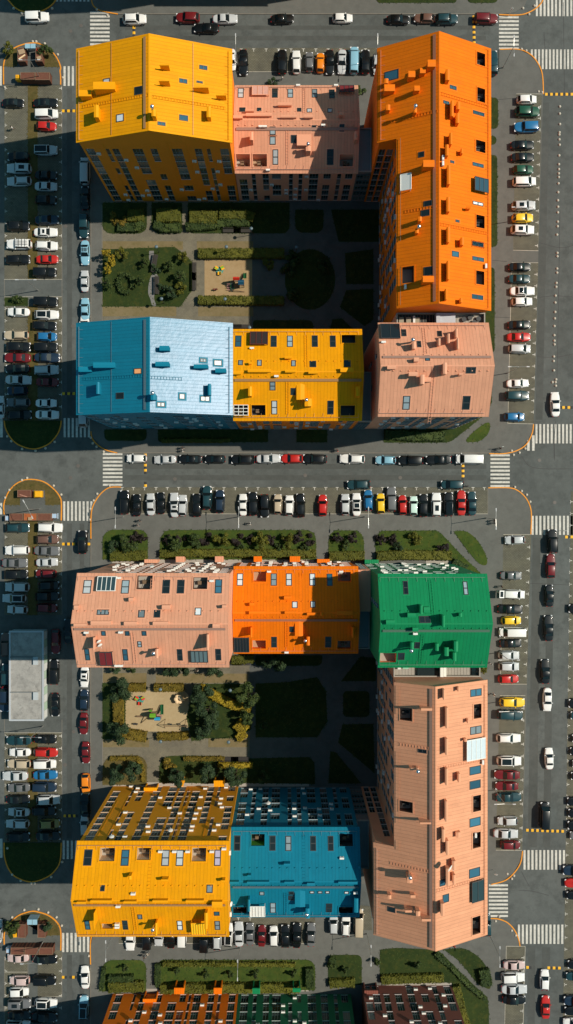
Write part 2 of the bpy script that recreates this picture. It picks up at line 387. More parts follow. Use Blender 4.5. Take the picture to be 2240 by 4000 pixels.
p = arc_island('A1', [(35,1690),(50,1760),(95,1835),(160,1885),(270,1912),(380,1875),(450,1800),(475,1740),(482,1690)], '')
lawn(p, 'round grass island end in the blue block shadow', .1, lawnm, .1)
p = arc_island('A3', [(35,1585),(38,1690),(70,1790),(130,1855),(250,1892),(370,1855),(440,1795),(475,1720),(482,1585)], '')
lawn(p, 'round grass island end left of lower yellow block', .1, lawnm, .1)
p = arc_island('A0', [(35,-300),(40,-60),(95,35),(150,80),(215,98),(300,98),(375,65),(430,15),(475,-80),(482,-300)], '')
lawn(p, 'grass island end cut by the top frame edge', .1, lawnm, .1)
# painted kerb corners
for pts in ([('A2',715,-30),('A2',722,20),('A2',760,70),('A2',830,115),('A2',920,139)], [('A2',950,406),('A2',860,410),('A2',790,460),('A2',735,545),('A2',716,630),('A2',715,810)],
            [('C1',785,1948),('C1',900,1948),('C1',1000,1925),('C1',1075,1875),('C1',1120,1790),('C1',1131,1718)], [('C2',777,412),('C2',940,412),('C2',1010,435),('C2',1070,490),('C2',1105,560),('C2',1115,640),('C2',1110,776)],
            [('C3',1045,1650),('C3',1030,1740),('C3',985,1815),('C3',910,1880),('C3',800,1912)], [('C4',790,775),('C4',860,780),('C4',930,810),('C4',985,870),('C4',1015,940),('C4',1025,992)],
            [('C0',920,105),('C0',1040,108),('C0',1110,97),('C0',1180,60),('C0',1225,10),('C0',1230,-40)], [('C0',925,350),('C0',1060,350),('C0',1140,385),('C0',1195,450),('C0',1225,530),('C0',1232,665)],
            [('A0',715,-40),('A0',730,40),('A0',790,85),('A0',925,112)], [('A4',722,895),('A4',710,980),('A4',712,1135)]):
    strip('kerb', smooth_line([gt(*q) for q in pts]), .2, 0, .15, kerbY)
for a, b_ in ((('n',356,333),('n',356,1690)),(('n',356,2110),('n',354,3452)),(('n',462,1769),('n',1912,1770)),(('n',463,55),('n',1950,55)),(('n',355,3770),('n',355,4200)),(('n',400,800),('n',400,1385)),(('n',402,2560),('n',402,3060))):
    strip('kerb', [gt(*a), gt(*b_)], .15, 0, .13, kerbG)
for q in ((2118,400, 2146,400, 2120,1640, 2092,1640),(2082,2100, 2112,2100, 2098,3310, 2062,3310),(2138,2110, 2166,2110, 2150,3310, 2122,3310),(2064,3700, 2092,3700, 2088,4200, 2060,4200),(2118,3700, 2150,3700, 2142,4200, 2110,4200)):
    sheet('road', P_('n', *q), .003, asphalt_lane)
for y0, y1 in ((1812,1832),(1856,1876),(100,116),(140,158)):
    sheet('road', rect('n', 490,y0,1900,y1), .003, asphalt_lane)
for x0, x1 in ((262,282),(312,330)):
    for y0, y1 in ((345,1625),(2045,3275),(3730,4200)): sheet('road', rect('n', x0,y0,x1,y1), .003, asphalt_lane)
# ------------------------------------------------------------------ markings
def bars(t, x0, y0, x1, y1, n, axis, z=.006):
    b = MB()
    for i in range(n):
        if axis == 'h':                     # bars run along x, stacked in y
            h = (y1-y0)/(n-.5); ya = y0+i*h; q = (x0, ya, x1, ya+h*.52)
        else:
            w = (x1-x0)/(n-.5); xa = x0+i*w; q = (xa, y0, xa+w*.52, y1)
        j = [random.uniform(-.4, .4) for _ in range(4)]
        pts = [gt(t, q[0]+j[0], q[1]), gt(t, q[2]+j[1], q[1]), gt(t, q[2]+j[2], q[3]), gt(t, q[0]+j[3], q[3])]
        b.poly([(x, y, z) for x, y in pts[::-1]])
    struct(b.build('zebra_crossing', markw))
bars('A0', 707,90,860,385,10,'h'); bars('A0', 499,518,710,672,7,'v'); bars('A0', -45,518,15,670,2,'v'); bars('A0', 440,-130,700,12,9,'v')
bars('C0', 920,115,1059,348,9,'h'); bars('C0', 1145,348,1490,487,14,'v'); bars('C0', 1180,-30,1490,114,12,'v')
bars('A1', 500,1670,705,1820,7,'v'); bars('A1', -40,1670,22,1820,2,'v'); bars('A2', 807,140,960,395,9,'h'); bars('A2', 497,518,725,670,8,'v'); bars('A2', -40,530,18,620,2,'v')
bars('C1', 1148,1717,1490,1868,12,'v'); bars('C1', 1082,1805,1140,1925,2,'v'); bars('C2', 795,150,946,405,9,'h'); bars('C2', 1117,631,1470,780,12,'v')
bars('A3', 492,1570,700,1715,7,'v'); bars('A3', -40,1555,20,1705,2,'v'); bars('A4', 488,890,700,1040,7,'v'); bars('C3', 1054,1645,1378,1798,11,'v')
bars('C4', 783,510,932,765,9,'h'); bars('C4', 1010,825,1365,976,12,'v')
def ticks(seq, ln, axis, z):
    b = MB()
    for x, y in seq:
        X, Y = G(x, y)
        if axis == 'v': b.box(X-.06, Y-ln, z-.002, X+.06, Y, z); b.box(X-.3, Y, z-.002, X+.3, Y+.1, z)
        else: b.box(X-ln, Y-.06, z-.002, X, Y+.06, z); b.box(X, Y-.3, z-.002, X+.1, Y+.3, z)
    struct(b.build('road_marking', markw))
ticks([(478+i*44.2, 1905) for i in range(33)], .5, 'v', ZL+.012)
ticks([(895+i*48.5, 192) for i in range(13)], .5, 'v', .02)
ticks([(518+i*46, 3585) for i in range(11)], .5, 'v', ZL+.012)
for x0, y0, x1, y1, n in ((2115,418,2103,960,13),(2101,1072,2087,1610,13),(2072,2137,2058,2640,12),(2050,2766,2042,3280,12),(2050,3740,2044,4000,6)):
    ticks([(x0+(x1-x0)*i/(n-1)-4, y0+(y1-y0)*i/(n-1)) for i in range(n)], .45, 'h', ZL+.012)
for y0, y1 in ((345,1080),(1205,1640),(2050,2400),(2875,3285),(3745,3990)):
    n = int((y1-y0)/48)
    ticks([(240, y0+48*i) for i in range(n)], .45, 'h', .02); ticks([(20, y0+48*i) for i in range(n)], -.45, 'h', .021)
ticks([(2228-(i*46+1950-1950)*.0122, 1960+i*46) for i in range(44)], -.5, 'h', .02)
for x, y0, y1 in ((110,333,1090),(148,333,1090),(243,333,1090),(18,1090,1197),(243,1090,1160),(110,1197,1640),(148,1160,1640),(243,1160,1640),(110,2036,2400),(148,2036,2400),(243,2036,2400),(110,2862,3288),(148,2862,3288),(243,2810,3288),(18,2805,2862),(110,3735,4000),(18,3735,4000),(243,3720,3890),(1906,1905,2007),(474,1905,2007)):
    strip('road_marking', [G(x, y0), G(x, y1)], .1, 0, .022 if x < 300 else ZL+.014, kerbG)
for x0, y0, x1, y1 in ((18,1092,243,1092),(18,1160,243,1160),(18,2862,243,2862),(474,2007,1906,2007),(925,281,1230,281),(465,3684,1232,3684),(2017,368,2122,368),(2005,978,2103,980),(1999,1027,2103,1027),(1982,1654,2084,1656),(1967,2088,2076,2088),(1955,2672,2058,2672),(1953,2717,2052,2717),(1937,3320,2040,3321),(1978,3695,2052,3696),(1978,3696,1972,4000),(2052,3696,2044,4000),(1958,2500,1955,2672),(1999,1030,1984,1654),(148,3892,243,3892),(20,3796,108,3796)):
    strip('road_marking', [G(x0, y0), G(x1, y1)], .1, 0, ZL+.014, markf)
# tar-filled cracks across the carriageways
tar = mat_plain('bitumen', (.03,.03,.03), .7)
for pts in ([('C1',1170,300),('C1',1340,330),('C1',1443,318)],[('C1',1135,728),('C1',1300,715),('C1',1500,726)],[('C1',1155,1187),('C1',1300,1190),('C1',1450,1170)],[('C2',1040,165),('C2',1130,250),('C2',1443,262)],[('C2',1105,1165),('C2',1420,1172)],[('C4',1040,415),('C4',1070,460),('C4',1105,525)],[('C4',1010,560),('C4',1120,570),('C4',1245,595)],[('C0',880,712),('C0',1000,690),('C0',1040,690)],[('C1',780,430),('C1',930,440)],[('C1',820,878),('C1',945,880)],[('C1',1300,1690),('C1',1297,1850),('C1',1293,2000)],[('C2',1297,0),('C2',1295,185)],[('C0',1240,225),('C0',1240,340)],[('C0',1375,20),('C0',1378,660)],[('C1',1345,40),('C1',1318,1000),('C1',1310,1480)]):
    p = [gt(*q) for q in pts]
    strip('road_marking', smooth_line([(x+random.uniform(-.15,.15), y+random.uniform(-.15,.15)) for x, y in p], 5), .09, 0, .007 if pts[0][1] > 1000 or pts[0][0] == 'C4' else ZP+.006, tar)
# ------------------------------------------------------------------ courtyards, beds
ZC = ZP+.01
def yard(pts, m, z, name='path'): return sheet(name, pts, z, m)
yard(rect('n', 402,788,983,1384), pathm, ZC); yard(rect('n', 983,788,1486,1384), asphalt_worn_and_shade, ZC)  # east of the split, the darker surface puts building shade into the colour
yard(rect('n', 402,2497,976,3070), pathm, ZC); yard(rect('n', 976,2497,1478,3070), asphalt_worn_and_shade, ZC)  # same split here: east half darkened in colour to stand for shade
ZG = .16
def bed(pts, label, m=None): return lawn(pts, label, ZG, m, .1)
yard(rect('n', 402,943,716,976), grasspav, ZC+.004); yard(rect('n', 770,943,990,976), grasspav, ZC+.004)
yard(rect('n', 402,1199,690,1236), grasspav, ZC+.004); yard(rect('n', 775,1200,990,1236), grasspav, ZC+.004)
bed(rnd('A1', 805,-15,1152,226, (0,0,70,70)), 'first lawn bed from left under the top yellow block')
bed(rnd('A1', 1190,-15,1428,226, (0,0,20,70)), 'second lawn bed from left under the top yellow block')
bed(rnd('B1', -50,-15,745,225, (0,0,60,40)), 'long lawn bed south of the low pink block, half in shade')
bed(rnd('B1', 790,40,1010,220, (0,0,60,60)), 'shaded square lawn bed in upper courtyard top right')
bed(P_('B1', 1070,40, 1440,40, 1440,290, 1130,290), 'shaded corner lawn in upper courtyard top right')
bed(P_('n', 402,975, 683,965, 728,1000, 762,1034, 762,1118, 706,1198, 402,1198), 'octagonal sunlit lawn left of upper playground')
yard(smooth_line(P_('A1', 1172,362, 1170,420, 1188,470, 1210,510, 1185,560, 1168,620, 1163,690, 1180,740, 1195,790, 1225,790, 1210,740, 1215,690, 1240,640, 1238,560, 1215,520, 1205,430, 1208,362), 4), mat_plain('grey_stone_chips', (.17,.165,.16), .9), ZG+.005)
yard(P_('n', 800,1014, 986,1014, 986,1163, 800,1163), sandg, ZC+.006, 'playground_sand')  # sand stops at the shadow edge; darker paving beyond carries painted shade
bed([gt('n', 1212+98*math.cos(R(a)), 1092+118*math.sin(R(a))) for a in range(0,360,12)], 'shaded oval lawn in the upper courtyard')
bed(P_('B1', 1180,380, 1400,350, 1400,620, 1190,620), 'shaded lawn right of the oval lawn'); bed(P_('B1', 1190,670, 1400,660, 1400,900, 1330,950, 1140,800), 'shaded lawn below right of the oval lawn')
bed(rnd('B1', 460,905,930,990,(20,40,0,0)), 'shaded lawn strip above the low yellow block'); bed(P_('B1',1080,900, 1150,890, 1260,990, 1060,990), 'shaded grass triangle above the low yellow block')
# lower courtyard
yard(rect('A3', 805,258,1150,332), grasspav, ZC+.004); yard(P_('A3', 1222,262, 1620,262, 1590,335, 1222,335), grasspav, ZC+.004); yard(P_('B3', 110,262, 420,262, 415,335, 60,335), grasspav, ZC+.004)
yard(rect('A3', 805,780,1170,838), grasspav, ZC+.004); yard(rect('B3', 110,770,420,838), grasspav, ZC+.004)
bed(rect('A3', 805,335,985,775), 'lawn strip left of the lower playground hedge')
yard(rnd('A3', 978,395,1480,715,(70,60,20,90)), sandm, ZC+.006, 'playground_sand')
bed(P_('B3', 0,345, 180,340, 430,345, 450,520, 445,700, 330,768, 90,768, -20,790, -60,600), 'lawn planted with trees right of lower playground')
bed(P_('B3', 480,340, 720,330, 960,290, 1030,400, 1040,640, 960,760, 720,760, 480,760), 'large shaded lawn in lower courtyard')
bed(rnd('A3', 805,902,1152,1132,(110,90,0,0)), 'lawn bed with two trees above lower yellow block', lawnd)
bed(P_('A3', 1250,990, 1270,930, 1340,905, 1680,905, 1690,960, 1690,1120, 1250,1115), 'lawn bed with tree row above lower yellow block')
bed(P_('B3', 172,935, 240,935, 470,925, 900,915, 940,960, 945,1125, 172,1115), 'long lawn bed above the low blue block')
bed(rnd('B3', 1165,400,1370,600,(30,30,30,30)), 'shaded square lawn at right of lower courtyard'); bed(P_('B3', 1160,660, 1400,655, 1410,1040, 1125,800), 'shaded lawn below the square lawn'); bed(P_('B3', 1065,870, 1110,880, 1305,1120, 1050,1120), 'shaded grass triangle above the low blue block')
bed(P_('B3', 1150,320, 1420,320, 1420,140, 1300,130), 'shaded lawn corner beside the green block'); bed(rnd('B3', 480,120,1000,200,(0,0,40,20)), 'shaded lawn strip below the low orange block')
# beds along the mid street and bottom street
bed(rnd('A2', 806,740,1160,972,(85,70,0,0)), 'leftmost lawn bed above the pink block', lawnb)
bed(P_('A2', 1253,972, 1253,880, 1262,800, 1290,755, 1330,742, 2410,742, 2460,765, 2475,810, 2475,974), 'long shrub bed above the pink and orange blocks', lawnb)
bed(P_('B2', 1050,972, 1050,830, 1065,775, 1100,745, 1270,745, 1310,775, 1328,830, 1328,972), 'short shrub bed above the orange block', lawnb)
bed(P_('C2', -105,975, -105,800, -60,748, 370,745, 410,770, 560,930, 725,1088, 640,1065, 500,1010, 480,975), 'lawn bed above the green block', lawnb)
bed(smooth_line(P_('C2', 505,752, 600,752, 680,810, 735,890, 767,970, 762,1012, 730,1015, 680,980, 590,870, 505,752)), 'leaf shaped lawn between paths above the green block', lawnb)
bed(smooth_line(P_('C1', 605,1838, 660,1780, 740,1718, 785,1708, 788,1760, 760,1810, 700,1852, 615,1857, 605,1838)), 'leaf shaped lawn below the right pink block', lawnb)
bed(P_('C1', -40,1745, 480,1745, 560,1725, 690,1652, 745,1645, 620,1750, 490,1850, 440,1862, -40,1862), 'sloping lawn strip below the right pink block')
bed(rnd('A1', 820,1760,1150,1848,(0,0,40,40)), 'shaded lawn below the blue block'); bed(rnd('A1', 1240,1760,2100,1858,(0,0,10,20)), 'long shaded lawn below blue and low yellow blocks'); bed(rnd('B1', 800,1762,1040,1860), 'shaded lawn below the low yellow block')
for q in ((848,690,912,908),(848,960,900,1020),(846,1095,906,1740)): bed(rnd('C0', *q, (5,25,25,5)), {690:'upper grass strip along the tall orange block',960:'short grass patch along the tall orange block',1095:'long grass strip along the tall orange block'}[q[1]])
bed(rnd('C1', 740,492,826,1160,(5,25,30,5)), 'grass strip along lower end of the orange block'); bed(P_('C1', 700,1100, 812,1160, 800,1560, 740,1600), 'grass edge along the right pink block')
bed(rnd('A4', 799,1100,1146,1345,(90,60,0,0)), 'lawn bed at bottom left of the lowest street', lawnb)
bed(rnd('A4', 1245,1098,2468,1335,(40,70,0,0)), 'long bottom lawn bed with conical shrubs', lawnb); bed(rnd('B4', 1048,1060,1310,1292,(50,40,10,10)), 'short bottom bed with small shrubs')
bed(P_('C4', -70,1020, 60,1005, 380,1020, 440,1075, 570,1205, 680,1310, 770,1390, 782,1500, 782,1700, 440,1700, 500,1280, 300,1265, -70,1270), 'bottom right lawn wrapping the brown block')
bed(smooth_line(P_('C4', 430,1018, 520,1010, 600,1015, 700,1075, 765,1160, 795,1250, 790,1322, 745,1312, 690,1280, 560,1120, 430,1018)), 'leaf shaped lawn at bottom right')
lawn(rnd('C0', 60,-200,620,22,(0,0,20,20)), 'grass strip along the top frame edge, left one', ZG); lawn(rnd('C0', 697,-200,910,22,(0,0,30,30)), 'grass strip along the top frame edge, right one', ZG)
# paving strips at entrances
for q in (('A3',885,1112,2420,1145),('A2',880,972,2460,1000),('C2',290,975,495,1008),('A4',870,1325,2420,1345)):
    sheet('path', rect(*q), ZP+.02, concrete)
for q in (('C4',-20,1272,490,1300),):
    sheet('path', rect(*q), ZP+.02, concrete)
# ------------------------------------------------------------------ buildings
WIN = {}
def win_mesh(w, h, pane=False, sill=False, mulls=1):
    key = (round(w, 2), round(h, 2), pane, sill, mulls)
    if key in WIN: return WIN[key]
    b = MB(); d = .07; t = .05
    if pane: b.quad((-w/2+t, d+.02, t), (w/2-t, d+.02, t), (w/2-t, d+.02, h-t), (-w/2+t, d+.02, h-t)); me = b.mesh('pane', glasswin)
    elif sill: b.box(-w/2-.02, -.055, -.04, w/2+.02, d-.035, -.002); me = b.mesh('sill', sillm)
    else:
        b.box(-w/2, d-.03, 0, w/2, d+.05, t); b.box(-w/2, d-.03, h-t, w/2, d+.05, h); b.box(-w/2, d-.03, t, -w/2+t, d+.05, h-t); b.box(w/2-t, d-.03, t, w/2, d+.05, h-t)
        for i in range(1, mulls+1):
            x = -w/2+w*i/(mulls+1); b.box(x-.035, d-.025, t, x+.035, d+.05, h-t)
        if h > 1.2 and w > .7: b.box(-w/2+t, d-.022, h*.32-.025, w/2-t, d+.04, h*.32+.025)
        me = b.mesh('window', framem)
    WIN[key] = me; return me
b = MB(); b.box(-.36,-.34,0,.36,-.04,.54); b.box(-.3,-.04,.08,-.24,.02,.16); b.box(.24,-.04,.08,.3,.02,.16)
AC = b.mesh('air_conditioner', white)
b = MB(); b.cyl((0,0,0), .2, .2, .02, 14); ACF = b.mesh('fan_grille', galv)
def add_ac(parent, loc, rz):
    o = link('air_conditioner', AC, parent, loc, rz)
    g = link('fan_grille', ACF, o, (-.1,-.361,.29)); g.rotation_euler = (R(90), 0, 0); return o
def dish(parent, loc, rz=0, r=.42):
    b = MB()
    rs = []
    for i in range(5):
        q = r*max(i, .1)/4; rs.append([(q*math.cos(2*math.pi*j/16), -.25*q*q/r/r*r*-1-.35, q*math.sin(2*math.pi*j/16)) for j in range(16)])
    b.rings(rs, cap0=True, cap1=False); b.rings([[(p[0]*1.0, p[1]-.015, p[2]) for p in r_[::-1]] for r_ in rs], cap0=True, cap1=False)
    b.tube((0,-.34,0), (0,0,-.1), .025); b.tube((0,-.34,-.3), (0,-.75,0), .015); b.box(-.04,-.8,-.04,.04,-.72,.04)
    o = b.build('satellite_dish', white, parent, loc=loc); o.rotation_euler = (R(-25), 0, rz); return o

class Bld:
    def __init__(s, name, label, c, plan, axis, rc, ridge, slope, cat='apartment block', wallc=None, seed=1, rough=.55, spec=.08):
        """plan: list of rects (x0,y0,x1,y1) survey ground units; rc: ridge line coordinate; ridge: height m"""
        s.c = c; s.axis = axis; s.ridge = ridge; s.slope = slope; s.plan = plan; s.rnd = random.Random(seed)
        X0 = min(p[0] for p in plan); X1 = max(p[2] for p in plan); Y0 = min(p[1] for p in plan); Y1 = max(p[3] for p in plan)
        cx, cy = G((X0+X1)/2, (Y0+Y1)/2); s.cx, s.cy = cx, cy
        s.rc = (G(rc, 0)[0] if axis == 'NS' else G(0, rc)[1]) if rc is not None else 0
        s.root = empty(name, (cx, cy, 0)); tag(s.root, label, cat)
        s.name = name; tagc = '%03d%03d%03d' % tuple(int(v*255) for v in c)
        s.roofm = mat_roof('roof_%s_%s_%s' % (tagc, axis, rough), c, axis, rough, spec)
        s.trim = mat_plain('trim_'+tagc, c, .55, var=.06, spec=.15)
        s.wallm = mat_plain('wall_'+tagc+str(wallc), wallc or [min(.92, v*1.08) for v in c], .75, var=.08, scale=.6, spec=.3)
        s.holes = []; s.nwin = 0; s.over = []
    def hz(s, x, y): return s.ridge - s.slope*abs((x if s.axis == 'NS' else y)-s.rc)
    def at(s, t, px, py, dz=0.0):
        """point seen at tile pixel standing dz above the roof plane"""
        n = nat(t, px, py); h = s.ridge-1
        for _ in range(8):
            x, y = G(*n, h); h = s.hz(x, y)+dz
        return x, y, h
    def L(s, x, y, z=0): return (x-s.cx, y-s.cy, z)
    def m(s, x, y): X, Y = G(x, y); return X, Y
    # ---- roof
    def recess(s, t, x0, y0, x1, y1, depth=2.3, floor=None, wall=None, items=0):
        a = s.at(t, x0, y0); b_ = s.at(t, x1, y1)
        q = (min(a[0], b_[0]), min(a[1], b_[1]), max(a[0], b_[0]), max(a[1], b_[1])); s.holes.append(q)
        zs = [s.hz(x, y) for x in (q[0], q[2]) for y in (q[1], q[3])]; zf = max(zs)-depth
        zf = min(zf, min(zs)-.5)
        b = MB(); i0 = .0
        X0, Y0 = q[0]-s.cx, q[1]-s.cy; X1, Y1 = q[2]-s.cx, q[3]-s.cy
        b.quad((X0,Y0,zf),(X1,Y0,zf),(X1,Y1,zf),(X0,Y1,zf), 0)
        def hz(x, y): return s.hz(x+s.cx, y+s.cy)-.05
        for (p, r_) in (((X0,Y0),(X1,Y0)),((X1,Y0),(X1,Y1)),((X1,Y1),(X0,Y1)),((X0,Y1),(X0,Y0))):
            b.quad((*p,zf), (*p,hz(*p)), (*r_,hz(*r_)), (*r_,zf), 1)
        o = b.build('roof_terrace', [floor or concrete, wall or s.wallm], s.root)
        # raised curb round the opening
        c = MB(); w = .14
        for (p, r_) in (((X0-w,Y0-w,X1+w,Y0)),((X0-w,Y1,X1+w,Y1+w)),((X0-w,Y0,X0,Y1)),((X1,Y0,X1+w,Y1))) if False else []: pass
        for q4 in ((X0-w,Y0-w,X1+w,Y0),(X0-w,Y1,X1+w,Y1+w),(X0-w,Y0,X0,Y1),(X1,Y0,X1+w,Y1)):
            P = [(q4[0],q4[1]),(q4[2],q4[1]),(q4[2],q4[3]),(q4[0],q4[3])]
            lo = [(x,y,hz(x,y)-.1) for x,y in P]; hi = [(x,y,hz(x,y)+.16) for x,y in P]
            c.rings([lo, hi])
        c.build('terrace_curb', s.trim, o)
        # glazed door on the uphill wall
        if items:
            d = MB(); fx, fy = (X0+X1)/2, (Y0+Y1)/2
            d.box(fx-.5, fy-.35, zf, fx+.1, fy+.25, zf+.7); d.box(fx+.25, fy-.2, zf, fx+.65, fy+.2, zf+.45); d.box(fx-.5, fy+.1, zf+.7, fx+.1, fy+.25, zf+1)
            d.build('terrace_furniture', [white, wood, brownbench][items % 3], o)
        return o
    def make_roof(s, ov=.42, og=.18):
        rects = []
        for p in s.plan:
            x0, y1 = s.m(p[0], p[1]); x1, y0 = s.m(p[2], p[3]); e = [x0, y0, x1, y1]
            rects.append(e)
        def grow(r_):
            a, b_ = (ov, og) if s.axis == 'NS' else (og, ov)
            return [r_[0]-a, r_[1]-b_, r_[2]+a, r_[3]+b_]
        rects = [grow(r_) for r_ in rects]
        for i, f in s.over:                     # trim sides that butt against neighbours
            for k, v in f.items(): rects[i][k] = v
        xs = sorted({round(v, 4) for r_ in rects+[list(h) for h in s.holes] for v in (r_[0], r_[2])}|({round(s.rc, 4)} if s.axis == 'NS' else set()))
        ys = sorted({round(v, 4) for r_ in rects+[list(h) for h in s.holes] for v in (r_[1], r_[3])}|({round(s.rc, 4)} if s.axis == 'EW' else set()))
        def inside(i, j):
            if not (0 <= i < len(xs)-1 and 0 <= j < len(ys)-1): return False
            x = (xs[i]+xs[i+1])/2; y = (ys[j]+ys[j+1])/2
            return any(r_[0] < x < r_[2] and r_[1] < y < r_[3] for r_ in rects) and not any(h[0] < x < h[2] and h[1] < y < h[3] for h in s.holes)
        b = MB(); th = .22
        def p(x, y, d=0): return (x-s.cx, y-s.cy, s.hz(x, y)-d)
        for i in range(len(xs)-1):
            for j in range(len(ys)-1):
                if not inside(i, j): continue
                A = (xs[i], ys[j]); B_ = (xs[i+1], ys[j]); C = (xs[i+1], ys[j+1]); D = (xs[i], ys[j+1])
                b.quad(p(*A), p(*B_), p(*C), p(*D), 0); b.quad(p(*D, th), p(*C, th), p(*B_, th), p(*A, th), 1)
                for (q, r_, di, dj) in ((A, B_, 0, -1), (B_, C, 1, 0), (C, D, 0, 1), (D, A, -1, 0)):
                    if not inside(i+di, j+dj): b.quad(p(*q, th), p(*r_, th), p(*r_), p(*q), 1)
        s.rects = rects
        s.roof = b.build('roof', [s.roofm, s.trim], s.root); return s.roof
    # ---- things on the roof
    def skylight(s, t, x, y, w, h, kind='d', panes=None):
        g = {'d':glassd,'b':glassb,'w':glassw,'g':glassg,'p':glassp,'o':glasso}[kind]
        a = s.at(t, x-w/2, y-h/2, .1); c = s.at(t, x+w/2, y+h/2, .1)
        X0, X1 = sorted((a[0], c[0])); Y0, Y1 = sorted((a[1], c[1]))
        W_, H_ = X1-X0, Y1-Y0
        if panes is None: panes = 2 if max(W_, H_)/min(W_, H_) > 1.55 else 1
        f = MB(); pn = MB(); e = .11
        def p(x, y, d): return (x-s.cx, y-s.cy, s.hz(x, y)+d)
        def ring(x0, y0, x1, y1, lo, hi):
            P = [(x0,y0),(x1,y0),(x1,y1),(x0,y1)]; f.rings([[p(*q, lo) for q in P], [p(*q, hi) for q in P]])
        ring(X0,Y0,X1,Y0+e,-.05,.12); ring(X0,Y1-e,X1,Y1,-.05,.12); ring(X0,Y0+e,X0+e,Y1-e,-.05,.12); ring(X1-e,Y0+e,X1,Y1-e,-.05,.12)
        lx = W_ > H_
        for i in range(1, panes):
            if lx: xx = X0+W_*i/panes; ring(xx-.07,Y0+e,xx+.07,Y1-e,-.05,.115)
            else: yy = Y0+H_*i/panes; ring(X0+e,yy-.07,X1-e,yy+.07,-.05,.115)
        pn.quad(p(X0+e,Y0+e,.06),p(X1-e,Y0+e,.06),p(X1-e,Y1-e,.06),p(X0+e,Y1-e,.06))
        o = f.build('skylight', framed, s.root); pn.build('pane', g, o)
        # soaker flashing
        fl = MB(); q = .22
        P = [(X0-q,Y0-q),(X1+q,Y0-q),(X1+q,Y1+q),(X0-q,Y1+q)]; fl.rings([[p(*v, -.05) for v in P], [p(*v, .03) for v in P]]); fl.build('flashing', s.trim, o)
    def chimney(s, t, x0, y0, x1, y1, hgt=1.3, cap=False, m=None):
        a = s.at(t, x0, y0, hgt); c = s.at(t, x1, y1, hgt)
        X0, X1 = sorted((a[0], c[0])); Y0, Y1 = sorted((a[1], c[1])); zt = (a[2]+c[2])/2
        X0 -= s.cx; X1 -= s.cx; Y0 -= s.cy; Y1 -= s.cy
        zb = min(s.hz(x+s.cx, y+s.cy) for x in (X0, X1) for y in (Y0, Y1))-.15
        b = MB(); i = .05
        b.box(X0+i, Y0+i, zb, X1-i, Y1-i, zt-.1); b.box(X0, Y0, zt-.1, X1, Y1, zt-.05)
        lx = (X1-X0) > (Y1-Y0)
        if lx: b.rings([[(X0,Y0,zt-.05),(X1,Y0,zt-.05),(X1,Y1,zt-.05),(X0,Y1,zt-.05)],[(X0,(Y0+Y1)/2-.02,zt+.05),(X1,(Y0+Y1)/2-.02,zt+.05),(X1,(Y0+Y1)/2+.02,zt+.05),(X0,(Y0+Y1)/2+.02,zt+.05)]])
        else: b.rings([[(X0,Y0,zt-.05),(X1,Y0,zt-.05),(X1,Y1,zt-.05),(X0,Y1,zt-.05)],[((X0+X1)/2-.02,Y0,zt+.05),((X0+X1)/2+.02,Y0,zt+.05),((X0+X1)/2+.02,Y1,zt+.05),((X0+X1)/2-.02,Y1,zt+.05)]])
        o = b.build('chimney', m or s.trim, s.root)
    def ball(s, t, x, y, dz=2.6):
        X, Y, Z = s.at(t, x, y, dz); X -= s.cx; Y -= s.cy
        b = MB(); b.cyl((X,Y,Z-dz-.1), .16, .16, dz-.1, 12); b.sphere((X,Y,Z), .33, sz=.85, n=14)
        b.build('vent_cowl', steel, s.root, smooth=True)
    def canopy(s, t, x0, y0, x1, y1, m, dz=.7, frame=None, ribs=0, flat=False):
        a = s.at(t, x0, y0, dz); c = s.at(t, x1, y1, dz)
        X0, X1 = sorted((a[0]-s.cx, c[0]-s.cx)); Y0, Y1 = sorted((a[1]-s.cy, c[1]-s.cy))
        def p(x, y, d): return (x, y, s.hz(x+s.cx, y+s.cy)+d)
        b = MB(); P = [(X0,Y0),(X1,Y0),(X1,Y1),(X0,Y1)]
        zc = max(p(*q, dz)[2] for q in P)-.35
        hi = [(*q, zc) if flat else p(*q, dz) for q in P]
        b.rings([[(v[0],v[1],v[2]-.08) for v in hi], hi])
        o = b.build('terrace_canopy', m, s.root)
        f = MB(); 
        for q in P: f.tube((*q, s.hz(q[0]+s.cx, q[1]+s.cy)-.3), (*q, zc if flat else p(*q, dz)[2]), .06)
        for i in range(ribs+1):
            x = X0+(X1-X0)*i/max(1, ribs)
            q0, q1 = ((x,Y0,zc),(x,Y1,zc)) if flat else (p(x,Y0,dz), p(x,Y1,dz))
            f.tube((q0[0],q0[1],q0[2]+.02),(q1[0],q1[1],q1[2]+.02), .06)
        q0, q1, q2, q3 = hi
        for u, v in ((q0,q1),(q1,q2),(q2,q3),(q3,q0)): f.tube(u, v, .07)
        f.build('canopy_frame', frame or framed, o)
    def roof_ac(s, t, x, y, rz=0):
        X, Y, Z = s.at(t, x, y, .5); add_ac(s.root, (X-s.cx, Y-s.cy, Z-.45), rz)
    def line_on_roof(s, name, pts, w, hgt, m, parent=None):
        """rail / walkway following the roof through world points"""
        b = MB()
        for a, c in zip(pts, pts[1:]):
            dx, dy = c[0]-a[0], c[1]-a[1]; l = math.hypot(dx, dy); nx, ny = -dy/l*w/2, dx/l*w/2
            P = [(a[0]+nx,a[1]+ny),(a[0]-nx,a[1]-ny),(c[0]-nx,c[1]-ny),(c[0]+nx,c[1]+ny)]
            b.rings([[(x-s.cx,y-s.cy,s.hz(x,y)+hgt-.05) for x,y in P],[(x-s.cx,y-s.cy,s.hz(x,y)+hgt) for x,y in P]])
        return b.build(name, m, s.root)
